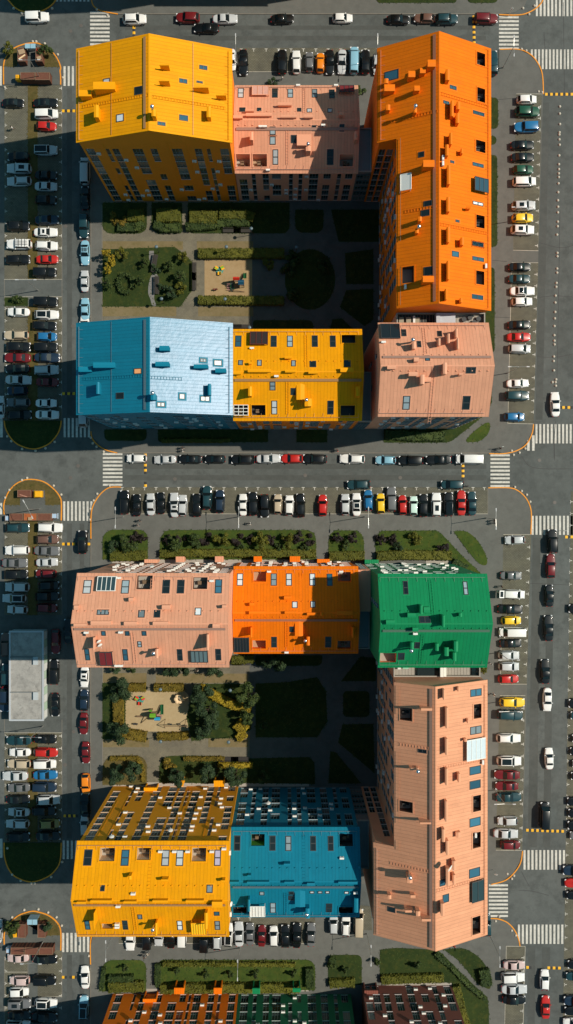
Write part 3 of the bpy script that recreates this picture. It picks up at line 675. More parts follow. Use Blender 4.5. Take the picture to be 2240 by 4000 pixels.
    def ladder(s, t, x0, y0, x1, y1):
        a = s.at(t, x0, y0); c = s.at(t, x1, y1)
        if s.axis == 'NS': c = (c[0], a[1])
        else: c = (a[0], c[1])
        b = MB(); L_ = math.hypot(c[0]-a[0], c[1]-a[1]); ux, uy = (c[0]-a[0])/L_, (c[1]-a[1])/L_; nx, ny = -uy, ux
        def p(d, o, h=.12):
            x, y = a[0]+ux*d+nx*o, a[1]+uy*d+ny*o; return (x-s.cx, y-s.cy, s.hz(x, y)+h)
        n = max(2, int(L_/2))
        for o in (-.22, .22):
            b.tube(p(0, o), p(L_, o), .03, 5)
        d = .2
        while d < L_: b.tube(p(d, -.22), p(d, .22), .025, 4); d += .45
        b.build('roof_ladder', s.trim, s.root)
    def guards(s, inset=.55, sides=None):
        """snow guard rails along the eaves with their brackets, plus gutter"""
        for i, r_ in enumerate(s.rects):
            if s.axis == 'NS': runs = [((r_[0]+inset, r_[1]+.3), (r_[0]+inset, r_[3]-.3), 'W'), ((r_[2]-inset, r_[1]+.3), (r_[2]-inset, r_[3]-.3), 'E')]
            else: runs = [((r_[0]+.3, r_[1]+inset), (r_[2]-.3, r_[1]+inset), 'S'), ((r_[0]+.3, r_[3]-inset), (r_[2]-.3, r_[3]-inset), 'N')]
            for a, c, sd in runs:
                if sides and (i, sd) not in sides: continue
                L_ = math.hypot(c[0]-a[0], c[1]-a[1]); ux, uy = (c[0]-a[0])/L_, (c[1]-a[1])/L_
                d = 0; free = []
                while d < L_:
                    x, y = a[0]+ux*d, a[1]+uy*d
                    free.append(not any(h[0]-.3 < x < h[2]+.3 and h[1]-.3 < y < h[3]+.3 for h in s.holes)); d += .5
                st = None; ox, oy = {'W':(1,0),'E':(-1,0),'S':(0,1),'N':(0,-1)}[sd]
                for k, f in enumerate(free+[False]):
                    if f and st is None: st = k
                    if not f and st is not None:
                        if k-st > 1:
                            b = MB(); (x0, y0), (x1, y1) = (a[0]+ux*st*.5, a[1]+uy*st*.5), (a[0]+ux*(k-1)*.5, a[1]+uy*(k-1)*.5)
                            for h in (.16, .3): b.tube((x0-s.cx,y0-s.cy,s.hz(x0,y0)+h), (x1-s.cx,y1-s.cy,s.hz(x1,y1)+h), .03, 5)
                            for q in range(st, k):
                                if (q-st) % 3 == 0:
                                    x, y = a[0]+ux*q*.5, a[1]+uy*q*.5; x2, y2 = x+ox*.7, y+oy*.7
                                    b.tube((x-s.cx,y-s.cy,s.hz(x,y)+.3), (x2-s.cx,y2-s.cy,s.hz(x2,y2)+.03), .025, 4)
                            b.build('snow_guard', s.trim if sd in 'E' else mat_plain('guard_'+s.trim.name, [v*.55+.12 for v in s.c], .5), s.root)
                        st = None
    def walkway(s, offset=.9, side=None, trim0=.4, trim1=.4):
        r_ = s.rects[0]; r1 = [min(q[0] for q in s.rects), min(q[1] for q in s.rects), max(q[2] for q in s.rects), max(q[3] for q in s.rects)]
        g = mat_plain('grating_'+s.trim.name, [v*.35+.07 for v in s.c], .6)
        if s.axis == 'NS': pts = [(s.rc+offset, r1[1]+trim0), (s.rc+offset, r1[3]-trim1)]
        else: pts = [(r1[0]+trim0, s.rc+offset), (r1[2]-trim1, s.rc+offset)]
        s.line_on_roof('roof_walkway', pts, .42, .2, g); 
        if s.axis == 'NS': pts = [(s.rc, r1[1]), (s.rc, r1[3])]
        else: pts = [(r1[0], s.rc), (r1[2], s.rc)]
        if s.axis == 'EW':
            b = MB(); b.frustum((-.11,-.13,.11,.13), -.1, (-.08,-.06,.08,.06), .16); me = b.mesh('roof_vent', s.trim); n = int((r1[2]-r1[0])/1.25)
            for sd in (-1, 1):
                for i in range(n):
                    x = r1[0]+.8+i*1.25; y = s.rc+sd*(1.9 if sd > 0 else .75)
                    if any(h[0]-.3 < x < h[2]+.3 and h[1]-.3 < y < h[3]+.3 for h in s.holes): continue
                    link('roof_vent', me, s.root, (x-s.cx, y-s.cy, s.hz(x, y)))
        s.line_on_roof('ridge_cap', pts, .22, .045, s.trim)
    # ---- walls
    def make_walls(s, foot, facades, base=0.0):
        """foot: CCW (seen from above) survey points; facades: {edge index: spec}"""
        b = MB(); n = len(foot)
        for i in range(n):
            ax, ay = s.m(*foot[i]); cx, cy = s.m(*foot[(i+1) % n])
            L_ = math.hypot(cx-ax, cy-ay); ux, uy = (cx-ax)/L_, (cy-ay)/L_
            ha, hc = s.hz(ax, ay)-.18, s.hz(cx, cy)-.18; hm = min(ha, hc)
            def p(d, z, o=0): return (ax+ux*d+uy*o-s.cx, ay+uy*d-ux*o-s.cy, z)
            spec = facades.get(i); wins = s.layout(L_, hm, spec) if spec else []
            xs = sorted({0, L_}|{round(v, 4) for w in wins for v in (w[0], w[1])}); zs = sorted({base, hm}|{round(v, 4) for w in wins for v in (w[2], w[3])})
            for a in range(len(xs)-1):
                run = None
                for c in range(len(zs)-1):
                    x, z = (xs[a]+xs[a+1])/2, (zs[c]+zs[c+1])/2
                    if any(w[0] < x < w[1] and w[2] < z < w[3] for w in wins): continue
                    b.quad(p(xs[a],zs[c]), p(xs[a+1],zs[c]), p(xs[a+1],zs[c+1]), p(xs[a],zs[c+1]))
            top = [p(0, hm), p(L_, hm)]
            if hc > hm+.001: top.append(p(L_, hc))
            ra = (ax-s.rc, cx-s.rc) if s.axis == 'NS' else (ay-s.rc, cy-s.rc)
            if ra[0]*ra[1] < -1e-6: t = ra[0]/(ra[0]-ra[1])*L_; top.append(p(t, s.ridge-.18))
            if ha > hm+.001: top.append(p(0, ha))
            if len(top) > 2: b.poly(top)
            rz = math.atan2(uy, ux)
            for w in wins:
                d = .15
                for (q0, q1) in (((w[0],w[2]),(w[1],w[2])),((w[1],w[2]),(w[1],w[3])),((w[1],w[3]),(w[0],w[3])),((w[0],w[3]),(w[0],w[2]))):
                    b.quad(p(*q0), p(*q0, -d), p(*q1, -d), p(*q1))
                ww, wh = w[1]-w[0], w[3]-w[2]
                o = link('window', win_mesh(ww, wh, mulls=1 if ww < 1.25 else 2) if ww > .8 else win_mesh(ww, wh, mulls=0), s.root, p((w[0]+w[1])/2, w[2]), rz)
                link('pane', win_mesh(ww, wh, pane=True), o)
                if w[4]: link('sill', win_mesh(ww, wh, sill=True), o)
                if w[5]:
                    sp = MB(); sp.box(-ww/2, -.03, wh+.002, ww/2, -.004, wh+w[5]-.07); key = ('sp', round(ww, 2), round(w[5], 2))
                    if key not in WIN: WIN[key] = sp.mesh('spandrel', mat_plain('spandrel_grey', (.10,.115,.12), .5))
                    link('spandrel', WIN[key], o)
                s.nwin += 1
            if spec:
                k = tries = 0; put = []
                while wins and k < spec.get('ac', 0) and tries < 400:
                    tries += 1; w = s.rnd.choice(wins); d = min(L_-.6, max(.6, (w[1]+.5) if s.rnd.random() < .5 else (w[0]-.5))); z = w[2]+s.rnd.uniform(-.1, 1.3)
                    if any(q[0]-.36 < d < q[1]+.36 and q[2]-.5 < z < q[3]+.05 for q in wins) or any(abs(d-e) < 1 and abs(z-f) < 1 for e, f in put): continue
                    k += 1; put.append((d, z)); add_ac(s.root, p(d, z), rz)
                for k in range(spec.get('dish', 0)):
                    w = s.rnd.choice(wins); dish(s.root, p(min(L_-.5, w[1]+.5), w[2]+.8, .1), rz)
                if spec.get('cables'):
                    for k in range(spec['cables']):
                        cb = MB(); d = s.rnd.uniform(.5, L_-.5); z1 = hm-.3; z0 = s.rnd.uniform(2, hm*.6); cb.tube(p(d, z0, .04), p(d, z1, .04), .02, 4)
                        cb.build('drainpipe', s.trim, s.root)
        s.walls = b.build('wall', s.wallm, s.root)
    def layout(s, L_, hm, spec):
        cols = spec['cols']; pitch = spec.get('pitch', 2.85); wh = spec.get('wh', 2.5); z0 = spec.get('z0', .5); drop = spec.get('drop', .14)
        nrow = int((hm-.35-z0-wh)/pitch)+1; out = []
        for f, w in cols:
            grid = [s.rnd.random() > drop for _ in range(nrow)]
            for r_ in range(nrow):
                if not grid[r_]: continue
                if s.nwin+len(out) >= 98: break
                x = f*L_; jog = 0
                a, c = max(.15, x-w/2+jog), min(L_-.15, x+w/2+jog); zz = z0+r_*pitch
                sp = pitch-wh if (r_+1 < nrow and grid[r_+1] and jog == 0 and s.rnd.random() < spec.get('span', .35)) else 0
                out.append((a, c, zz, zz+wh, True, sp))
        # keep only the ones that do not collide
        ok = []
        for w in out:
            if not any(w[0] < q[1]+.08 and w[1] > q[0]-.08 and w[2] < q[3] and w[3] > q[2] for q in ok): ok.append(w)
        return ok
    def porch(s, t, x0, y0, x1, y1, h=3.2):
        a = gt(t, x0, y0, h); c = gt(t, x1, y1, h); X0, X1 = sorted((a[0], c[0])); Y0, Y1 = sorted((a[1], c[1]))
        b = MB(); b.box(X0-s.cx, Y0-s.cy, h-.25, X1-s.cx, Y1-s.cy, h)
        for i in range(1, 6):
            x = X0+(X1-X0)*i/6-s.cx; b.box(x-.03, Y0-s.cy, h, x+.03, Y1-s.cy, h+.04)
        b.box(X0-s.cx+.05, Y0-s.cy, 0, X0-s.cx+.25, Y1-s.cy-.1, h-.25); b.box(X1-s.cx-.25, Y0-s.cy, 0, X1-s.cx-.05, Y1-s.cy-.1, h-.25)
        b.build('porch_canopy', s.trim, s.root)
CW = [(.045,1.4),(.164,.6),(.218,1.1),(.367,1.7),(.477,1.1),(.634,1.7),(.778,1.2),(.848,.6),(.955,1.4)]
CN = [(.055,1.4),(.18,.5),(.25,1.1),(.37,1.4),(.49,1.6),(.565,1.2),(.62,.5),(.68,1.4),(.79,1.2),(.856,.55),(.955,1.3)]
CL = [(.06,1.4),(.15,.7),(.25,1.1),(.34,1.6),(.46,.7),(.54,.7),(.65,1.6),(.76,1.3),(.86,.7),(.94,1.3)]
# ---- block 1, north row
YW = (.92,.24,.006)
B1 = Bld('apartment_block', 'tall yellow block at top left, ridge running up the picture', YEL, [(443,488,935,787)], 'NS', 687, 33.5, .375, wallc=YW, seed=11)
B1.make_roof(); B1.make_walls([(443,787),(935,787),(935,488),(443,488)], {0: dict(cols=CW, ac=18, drop=.16, span=.6, cables=4), 3: dict(cols=[(.28,1.2),(.62,1.2)], drop=.15)})
for a in (('A0',835,632,54,28,'w'),('A0',1085,708,62,52,'d'),('A0',941,922,60,50,'w'),('A0',1267,968,62,38,'b'),('a',1148,380,45,32,'b'),('a',1035,456,45,32,'b'),('a',1127,462,35,18,'b'),('a',1037,664,50,40,'b')): B1.skylight(*a)
for a in (('A0',738,653,895,682,1.7),('A0',625,712,713,744,1.5),('A0',738,825,772,915,1.8),('A0',1186,850,1222,912,1.8),('a',898,358,955,375,1.6),('a',893,449,957,464,1.6),('a',1085,486,1178,502,1.6),('a',1216,529,1277,545,1.5),('a',1165,597,1190,662,1.7)): B1.chimney(*a)
B1.ball('a', 858, 600); B1.ladder('A0', 645,838,1165,745); B1.ladder('a', 860,545,1275,610); B1.walkway(-.75, trim1=.5); B1.guards()
# low pink link block
B2 = Bld('apartment_block', 'low salmon block between tall yellow and tall orange blocks', PNK, [(936,488,1371,785)], 'EW', 636.5, 19.5, .497, seed=12)
for a in (('B0',140,1160,246,1254),('B0',265,1160,373,1254),('B0',920,1162,1020,1252)): B2.recess(*a, floor=card if a[1] == 265 else None, items=1)
B2.over = [(0, {0: G(936,0)[0]+.02})]
B2.make_roof(); B2.make_walls([(936,785),(1371,785),(1371,488),(936,488)], {0: dict(cols=CL, ac=10, drop=.1, span=.3)})
for a in (('B0',176,698,42,70,'w'),('B0',433,698,42,70,'d'),('B0',549,700,42,66,'g'),('B0',731,700,42,64,'g'),('B0',861,705,45,65,'d'),('B0',188,823,45,32,'d'),('B0',314,822,33,26,'d'),('B0',616,824,33,28,'d'),('B0',692,829,40,30,'w'),('B0',846,829,38,30,'w'),('B0',416,982,45,62,'g',1),('B0',416,1056,45,62,'g',1),('B0',437,1180,42,115,'w'),('B0',727,963,33,45,'d'),('B0',936,960,36,55,'d'),('B0',848,1180,48,118,'d'),('B0',573,1045,40,62,'d')): B2.skylight(*a)
for a in (('B0',215,850,410,868,.9),('B0',480,864,595,880,.9),('B0',655,862,720,880,1.0),('B0',455,770,560,788,1.1),('B0',120,868,190,886,.9),('B0',243,985,270,1058,2.1),('B0',598,1000,705,1100,.7),('B0',665,1090,703,1138,2.1),('B0',1030,980,1055,1055,1.8),('B0',210,822,275,834,.9),('B0',915,842,952,860,1.3)): B2.chimney(*a)
B2.ball('B0',681,1080); B2.walkway(-1.35); B2.guards(); B2.ladder('B0',525,965,525,1240); B2.ladder('B0',650,660,650,850)
for a in (('B0',607,631),('B0',892,631),('B0',325,940),('B0',357,940),('B0',795,930),('B0',380,1268)): B2.roof_ac(*a)
B2.canopy('B0',262,645,384,712, mat_plain('canopy_pink', (.62,.34,.27), .5), .6, B2.trim, 3); B2.canopy('B0',918,641,1028,688, mat_plain('awning_dark_red', (.16,.012,.016), .7), .7, framed, 3)
# tall orange L
B3 = Bld('apartment_block', 'tall orange block with stepped west side at upper right', ORG, [(1423,488,1482.01,789),(1482,488,1778,1335)], 'NS', 1599, 34.2, .575, seed=13)
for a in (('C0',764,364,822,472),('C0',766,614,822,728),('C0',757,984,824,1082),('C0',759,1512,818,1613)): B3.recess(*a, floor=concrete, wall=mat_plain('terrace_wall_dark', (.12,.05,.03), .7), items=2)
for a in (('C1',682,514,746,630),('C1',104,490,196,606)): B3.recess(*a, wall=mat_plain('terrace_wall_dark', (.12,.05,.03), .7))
B3.make_roof(); B3.make_walls([(1423,789),(1482,789),(1482,1335),(1778,1335),(1778,488),(1423,488)], {1: dict(cols=[(.03+i*.0855, w) for i, w in enumerate((1.5,.7,1.5,1.2,1.6,.7,1.5,1.6,.7,1.5,1.2,1.3))], ac=22, drop=.22, span=.5), 0: dict(cols=[(.28,1.0),(.72,1.0)], drop=.08)})
for a in (('C0',163,530,100,42,'b'),('C0',373,1088,42,30,'d'),('C0',418,1434,58,32,'d'),('C0',400,1498,62,38,'d'),('C0',598,616,48,42,'b'),('C0',550,722,42,35,'b'),('C0',778,798,80,48,'b'),('C0',774,1162,78,45,'b'),('C0',592,1140,28,26,'b'),('C0',773,1434,75,42,'w'),('C0',629,1557,28,24,'b'),('C0',772,1720,78,45,'b'),('C1',697,308,85,50,'b'),('C1',522,385,55,55,'b'),('C1',700,424,90,48,'b'),('C1',310,519,75,60,'d'),('C1',695,722,88,50,'b')): B3.skylight(*a)
for a in (('C0',415,427,478,460,1.6),('C0',362,483,406,508,1.5),('C0',280,505,333,535,1.7),('C0',112,557,142,583,1.5),('C0',110,603,190,630,1.7),('C0',322,607,365,632,1.5),('C0',125,740,155,772,1.5),('C0',318,762,343,790,1.5),('C0',383,1135,470,1166,1.9),('C0',350,1528,378,1556,1.4),('C0',330,1612,356,1640,1.4),
          ('C0',545,483,572,568,1.5),('C0',580,705,600,820,1.5),('C0',622,712,645,773,1.5),('C0',617,795,640,870,1.5),('C0',572,932,590,1018,1.5),('C0',545,1015,565,1098,1.5),('C0',650,1045,667,1083,1.2),('C0',556,1160,577,1300,1.6),('C0',552,1385,575,1493,1.5),('C0',692,1450,718,1473,1.2),('C0',553,1595,575,1703,1.5),('C0',650,1670,672,1728,1.5),
          ('C1',455,170,475,295,1.5),('C1',565,255,585,315,1.5),('C1',455,435,475,586,1.5),('C1',262,562,358,598,1.9),('C1',440,655,457,743,1.4),('C1',555,728,575,766,1.2)): B3.chimney(*a)
B3.ball('C0',333,745); B3.ball('C0',358,1595); B3.walkway(-.75); B3.guards(sides={(0,'W'),(1,'E')}); B3.ladder('C0',110,870,490,800); B3.ladder('C0',250,1495,490,1465); B3.ladder('C0',510,660,840,745); B3.ladder('C0',505,1580,840,1640)
s_ = B3; b = MB(); xx = G(1482,0)[0]+.15
s_.line_on_roof('snow_guard', [(xx, G(0,795)[1]), (xx, G(0,1125)[1])], .06, .3, mat_plain('guard_light', (.5,.25,.12), .5)); s_.line_on_roof('snow_guard', [(xx, G(0,1210)[1]), (xx, G(0,1330)[1])], .06, .3, mat_plain('guard_light', (.5,.25,.12), .5))
B3.canopy('C0',752,1243,846,1358, mat_glass('canopy_glass_blue', (.05,.12,.17), .1), .9, framed, 3); B3.canopy('C0',226,1232,300,1330, white, 1.0, white, 0)
for a in (('C0',518,1110),('C0',518,1150),('C1',752,478),('C1',120,640)): B3.roof_ac(*a, R(90))
# ---- block 1, south row
B4 = Bld('apartment_block', 'tall blue block with bright glaring roof half', BLU, [(443,1381,937,1674)], 'NS', 688, 33.5, .375, seed=14, rough=.375, spec=.56)
B4.make_roof(); B4.make_walls([(443,1674),(937,1674),(937,1381),(443,1381)], {0: dict(cols=CW, ac=16, drop=.16, span=.4), 3: dict(cols=[(.28,1.2),(.62,1.2)], drop=.15)})
for a in (('A1',1080,1302,62,42,'o'),('A1',940,1495,62,48,'d'),('A1',1262,1563,62,36,'g'),('A1',1428,1500,45,45,'g'),('B1',70,1217,48,30,'b'),('B1',185,1237,62,45,'g'),('B1',85,1518,70,42,'g')): B4.skylight(*a)
for a in (('A1',738,1238,895,1270,1.6),('A1',620,1270,713,1304,1.5),('A1',755,1388,778,1480,1.8),('A1',1247,1100,1328,1143,1.5),('A1',1214,1225,1328,1266,1.5),('A1',1180,1480,1222,1528,1.7),('B1',-8,1245,108,1282,1.5),('B1',162,1278,250,1315,1.5),('B1',105,1400,130,1490,1.5)): B4.chimney(*a)
for bb, lines in ((B1, (('A0',873,700),('a',1090,560))), (B4, (('A1',873,1200),))):
    for l in lines:
        q = bb.at(*l); r0 = bb.rects[0]; bb.line_on_roof('lightning_conductor', [(q[0], r0[1]+.3), (q[0], r0[3]-.3)], .07, .1, mat_plain('conductor_'+bb.trim.name, [v*.45+.1 for v in bb.c], .5))
B4.ball('A1',1195,1472); B4.ladder('A1',650,1365,1165,1352); B4.ladder('A1',1180,1352,1430,1362); B4.walkway(-.75); B4.guards()
B5 = Bld('apartment_block', 'low yellow block between blue block and right pink block', YEL, [(938,1379,1374,1676)], 'EW', 1527.5, 25.8, .497, wallc=YW, seed=15)
for a in (('B1',447,1568,557,1648),('B1',1146,1571,1256,1650),('B1',1152,1020,1262,1082),('B1',310,1570,420,1648)): B5.recess(*a, floor=darkm, wall=mat_plain('terrace_wall_dark', (.12,.05,.03), .7), items=1 if a[1] < 500 else 0)  # dark floor and walls put the recess shade into the colour
B5.over = [(0, {0: G(938,0)[0]+.02})]
B5.make_roof(); B5.make_walls([(938,1676),(1374,1676),(1374,1379),(938,1379)], {0: dict(cols=CL, ac=14, drop=.12, span=.3)})
for a in (('B1',345,1067,46,88,'b'),('B1',622,1068,46,88,'d'),('B1',749,1068,46,88,'g'),('B1',944,1067,48,90,'d'),('B1',1085,1068,48,90,'d'),('B1',362,1235,36,40,'g'),('B1',510,1237,36,48,'g'),('B1',777,1240,36,48,'g'),('B1',929,1246,52,50,'d'),('B1',1198,1242,52,52,'d'),('B1',613,1419,46,68,'g',2),('B1',773,1462,36,56,'d'),('B1',627,1587,46,108,'w'),('B1',1067,1587,46,108,'d')): B5.skylight(*a)
for a in (('B1',707,1185,765,1203,1.1),('B1',418,1285,600,1310,.9),('B1',710,1290,795,1312,.9),('B1',893,1298,970,1322,.9),('B1',1143,1275,1248,1308,.9),('B1',290,1305,365,1328,.9),('B1',425,1228,450,1248,.9),('B1',420,1420,450,1498,2.1),('B1',800,1390,862,1530,.6),('B1',864,1515,918,1578,2.1),('B1',1265,1420,1298,1500,2.0)): B5.chimney(*a)
B5.ball('B1',879,1526); B5.walkway(-1.35); B5.guards(); B5.ladder('B1',872,1020,872,1270); B5.ladder('B1',728,1385,728,1640)
for a in (('B1',450,1112),('B1',642,1332)): B5.roof_ac(*a)
B5.canopy('B1',438,994,573,1090, mat_glass('canopy_glass_dark', (.03,.02,.016), .12), .8, mat_plain('frame_dark_red', (.12,.02,.012), .5), 3)
f = MB(); a0 = B5.at('B1',308,1568,.4); a1 = B5.at('B1',422,1650,.4); zc = max(a0[2], a1[2])
for i in range(4):
    x = a0[0]+(a1[0]-a0[0])*i/3-B5.cx; f.tube((x,a0[1]-B5.cy,zc),(x,a1[1]-B5.cy,zc-.1), .05)
    y = a0[1]+(a1[1]-a0[1])*i/3-B5.cy; f.tube((a0[0]-B5.cx,y,zc),(a1[0]-B5.cx,y,zc), .06); f.tube((x, a1[1]-B5.cy, zc-2), (x, a1[1]-B5.cy, zc), .05)
f.build('pergola', white, B5.root)
B6 = Bld('apartment_block', 'tall salmon block below the orange block at right', PNK, [(1421,1385,1775,1675)], 'EW', 1530, 33.0, .55, seed=16)
B6.recess('Pz',132,330,338,470, depth=2.4)
B6.make_roof(); B6.make_walls([(1421,1675),(1775,1675),(1775,1385),(1421,1385)], {0: dict(cols=CW[1:], ac=12, drop=.1, span=.4), 3: dict(cols=[(.3,.8),(.6,1.2)], drop=.4), 1: dict(cols=[(.25,1.2),(.5,.8),(.75,1.2)], drop=.15)})
for a in (('Pz',385,415,60,76,'d'),('Pz',773,425,58,62,'d'),('Pz',550,538,52,68,'d'),('Pz',641,690,58,58,'b'),('Pz',1113,822,98,70,'d'),('C1',138,1550,48,108,'g'),('C1',607,1550,47,108,'d')): B6.skylight(*a)
for a in (('Pz',475,515,518,585,1.9),('Pz',752,480,785,550,1.9),('Pz',852,430,888,522,1.9),('Pz',938,375,973,462,1.9),('Pz',955,480,990,585,1.9),('Pz',492,685,552,725,1.2),('Pz',205,765,300,810,.9),('Pz',815,735,848,865,2.0),('Pz',440,838,533,885,1.6),('Pz',570,865,605,975,2.2),('Pz',600,895,680,948,1.2),('Pz',985,850,1023,878,1.3)): B6.chimney(*a)
B6.ball('Pz',483,490); B6.walkway(1.5); B6.guards(); B6.ladder('Pz',595,360,595,640); B6.ladder('Pz',710,780,690,1400); B6.roof_ac('Pz',165,502)
B6.canopy('Pz',130,320,345,472, mat_glass('canopy_glass_black', (.012,.016,.018), .1), .35, framed, 2)
# ---- block 2, north row
B7 = Bld('apartment_block', 'tall salmon block on left of second courtyard, long ridge', PNK, [(443,2200,931,2490)], 'EW', 2345, 33.3, .55, seed=17)
for a in (('A2',1078,1098,1190,1206),('B2',-8,1112,100,1204)): B7.recess(*a, floor=concrete, wall=mat_plain('terrace_wall_dark', (.12,.05,.03), .7), items=1)  # dark brown walls paint in the shade inside the recess
B7.make_roof(); B7.make_walls([(443,2490),(931,2490),(931,2200),(443,2200)], {2: dict(cols=CN, ac=40, dish=2, drop=.14, span=.2), 0: dict(cols=[(.2,1.2),(.8,1.2)], drop=.5), 3: dict(cols=[(.28,1.2),(.62,1.2)], drop=.15)})
for a in (('A2',685,1187,50,106,'w'),('A2',983,1187,50,106,'g'),('A2',1303,1185,50,108,'d'),('A2',1417,1185,50,108,'d'),('B2',190,1183,50,110,'b'),('A2',808,1386,90,42,'g',3),('A2',1110,1398,46,60,'g'),('A2',1232,1398,46,60,'d'),('B2',30,1380,48,60,'w'),('A2',812,1552,40,38,'b'),('A2',998,1552,40,38,'b'),('A2',1130,1552,40,38,'b'),('A2',660,1557,28,30,'d'),('A2',1095,1637,38,48,'g'),('A2',685,1718,50,90,'b'),('A2',983,1720,50,90,'b'),('A2',1410,1720,48,90,'d'),('B2',188,1718,48,90,'d')): B7.skylight(*a)
for a in (('A2',1010,1272,1042,1303,1.3),('A2',582,1332,612,1368,1.3),('A2',1270,1330,1332,1365,1.3),('A2',712,1455,868,1488,.9),('A2',972,1460,1070,1490,.9),('A2',1198,1460,1318,1488,.9),('A2',577,1476,680,1498,.9),('A2',722,1588,745,1680,2.2),('A2',1215,1678,1243,1742,2.0),('B2',218,1330,250,1356,1.3),('B2',142,1478,200,1508,.9),('B2',92,1565,115,1678,2.2)): B7.chimney(*a)
B7.ball('A2',1203,1708); B7.walkway(-.9); B7.guards(); B7.ladder('A2',1195,1120,1175,1500); B7.ladder('A2',1035,1545,1065,1780)
B7.canopy('A2',768,1107,900,1218, mat_glass('canopy_glass_teal', (.03,.06,.07), .08), .8, white, 4)
B7.canopy('A2',772,1700,888,1804, mat_plain('awning_dark_red', (.16,.012,.016), .7), .8, framed, 2); B7.canopy('B2',-30,1692,106,1778, mat_glass('canopy_glass_pale', (.10,.15,.16), .2), .5, framed, 4)
for a in (('A2',675,1537),('A2',945,1535),('A2',930,1108),('B2',135,1132),('A2',915,1797),('A2',945,1797)): B7.roof_ac(*a)
for t, x, y in (('A2',770,1606),('A2',778,1636)): q = B7.at(t, x, y, .7); dish(B7.root, (q[0]-B7.cx, q[1]-B7.cy, q[2]), R(40))
for a in (('A2',1132,972,1235,1000),('A2',1378,950,1443,994),('B2',162,948,225,994)): B7.porch(*a)
B8 = Bld('apartment_block', 'low orange block between salmon and green blocks', ORG, [(932,2197,1371,2491)], 'EW', 2345, 19.6, .497, seed=18)
for a in (('B2',462,1067,562,1146),('B2',1122,1070,1227,1148),('B2',452,1606,560,1670),('B2',1122,1609,1225,1672)): B8.recess(*a, floor=card if a[1] < 500 else None, items=0 if a[1] < 500 else 1)
B8.over = [(0, {0: G(932,0)[0]+.02})]
B8.make_roof(); B8.make_walls([(932,2491),(1371,2491),(1371,2197),(932,2197)], {2: dict(cols=CL, ac=26, dish=1, drop=.1, span=.2)})
for a in (('B2',358,1130,46,96,'w'),('B2',623,1130,46,96,'g'),('B2',741,1130,46,96,'w'),('B2',925,1130,46,96,'w'),('B2',1060,1132,46,96,'b'),('B2',787,1327,44,52,'w'),('B2',929,1324,38,52,'w'),('B2',625,1620,44,84,'d'),('B2',762,1520,32,44,'d'),('B2',1048,1620,46,84,'d')): B8.skylight(*a)
for a in (('B2',702,1260,760,1288,1.1),('B2',432,1312,470,1338,1.1),('B2',428,1378,560,1403,.9),('B2',707,1378,800,1400,.9),('B2',882,1390,960,1410,.9),('B2',1115,1378,1240,1408,.9),('B2',437,1508,453,1578,2.2),('B2',788,1462,850,1568,.6),('B2',880,1580,903,1643,2.1),('B2',985,1390,1008,1413,1.2),('B2',1237,1508,1253,1583,2)): B8.chimney(*a)
B8.ball('B2',870,1610); B8.walkway(-1.35); B8.guards(); B8.ladder('B2',832,1075,832,1430); B8.ladder('B2',720,1460,720,1660)
for a in (('B2',722,1693),('B2',585,1060),('B2',1150,1060)): B8.roof_ac(*a)
B8.canopy('B2',310,1588,428,1698, mat_glass('canopy_glass_black', (.012,.016,.018), .1), .5, framed, 5)
for a in (('B2',465,948,528,992),('B2',748,948,828,992),('B2',962,970,1060,1000)): B8.porch(*a)
B9 = Bld('apartment_block', 'tall green block on right of second courtyard', GRN, [(1420,2202,1768,2491)], 'EW', 2345, 33.3, .55, seed=19)
B9.recess('Gz',128,418,298,520, wall=mat_plain('terrace_wall_apricot', (.75,.33,.14), .7))
B9.make_roof(); B9.make_walls([(1420,2491),(1768,2491),(1768,2202),(1420,2202)], {2: dict(cols=CN[1:], ac=24, drop=.12, span=.2), 3: dict(cols=[(.35,.8),(.6,1.2)], drop=.45), 1: dict(cols=[(.25,1.2),(.75,1.2)], drop=.15)})
for a in (('C2',132,1193,46,106,'d'),('C2',601,1197,48,106,'g'),('C2',282,1443,92,56,'d'),('C2',223,1645,40,50,'d'),('C2',98,1732,46,56,'d')): B9.skylight(*a)
for a in (('C2',240,1330,268,1403,2.1),('C2',270,1345,325,1390,1.2),('C2',145,1393,213,1428,1.4),('C2',415,1410,441,1506,2.2),('C2',547,1393,575,1423,1.2),('C2',187,1508,230,1536,1.2),('C2',172,1625,193,1673,2.0),('C2',368,1635,388,1686,2.0),('C2',440,1665,466,1726,2.0),('C2',515,1618,538,1690,2.1),('C2',505,1705,525,1766,2.0),('Gz',190,62,288,112,.9)): B9.chimney(*a)
B9.ball('C2',178,1688); B9.walkway(-1.2); B9.guards(); B9.ladder('C2',320,1130,340,1480); B9.ladder('C2',262,1560,250,1790); B9.roof_ac('C2',208,1546)
B9.porch('B2',1335,975,1443,1005)
B10 = Bld('apartment_block', 'long tall peach block with stepped west side at lower right', PEA, [(1411,3072,1474.01,3366),(1474,2543,1766,3366)], 'NS', 1588, 34.2, .575, seed=20)
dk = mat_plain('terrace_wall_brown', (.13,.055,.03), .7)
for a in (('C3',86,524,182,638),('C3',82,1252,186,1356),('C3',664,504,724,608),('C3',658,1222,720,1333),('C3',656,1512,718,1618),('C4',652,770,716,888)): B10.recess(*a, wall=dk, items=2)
B10.make_roof(); B10.make_walls([(1411,3366),(1766,3366),(1766,2543),(1474,2543),(1474,3072),(1411,3072)], {3: dict(cols=[(.03+i*.0855, w) for i, w in enumerate((1.5,.7,1.5,1.2,1.6,.7,1.5,1.6,.7,1.5,1.2,1.3))], ac=20, drop=.22, span=.5), 4: dict(cols=[(.3,1.0),(.72,1.0)], drop=.08)})
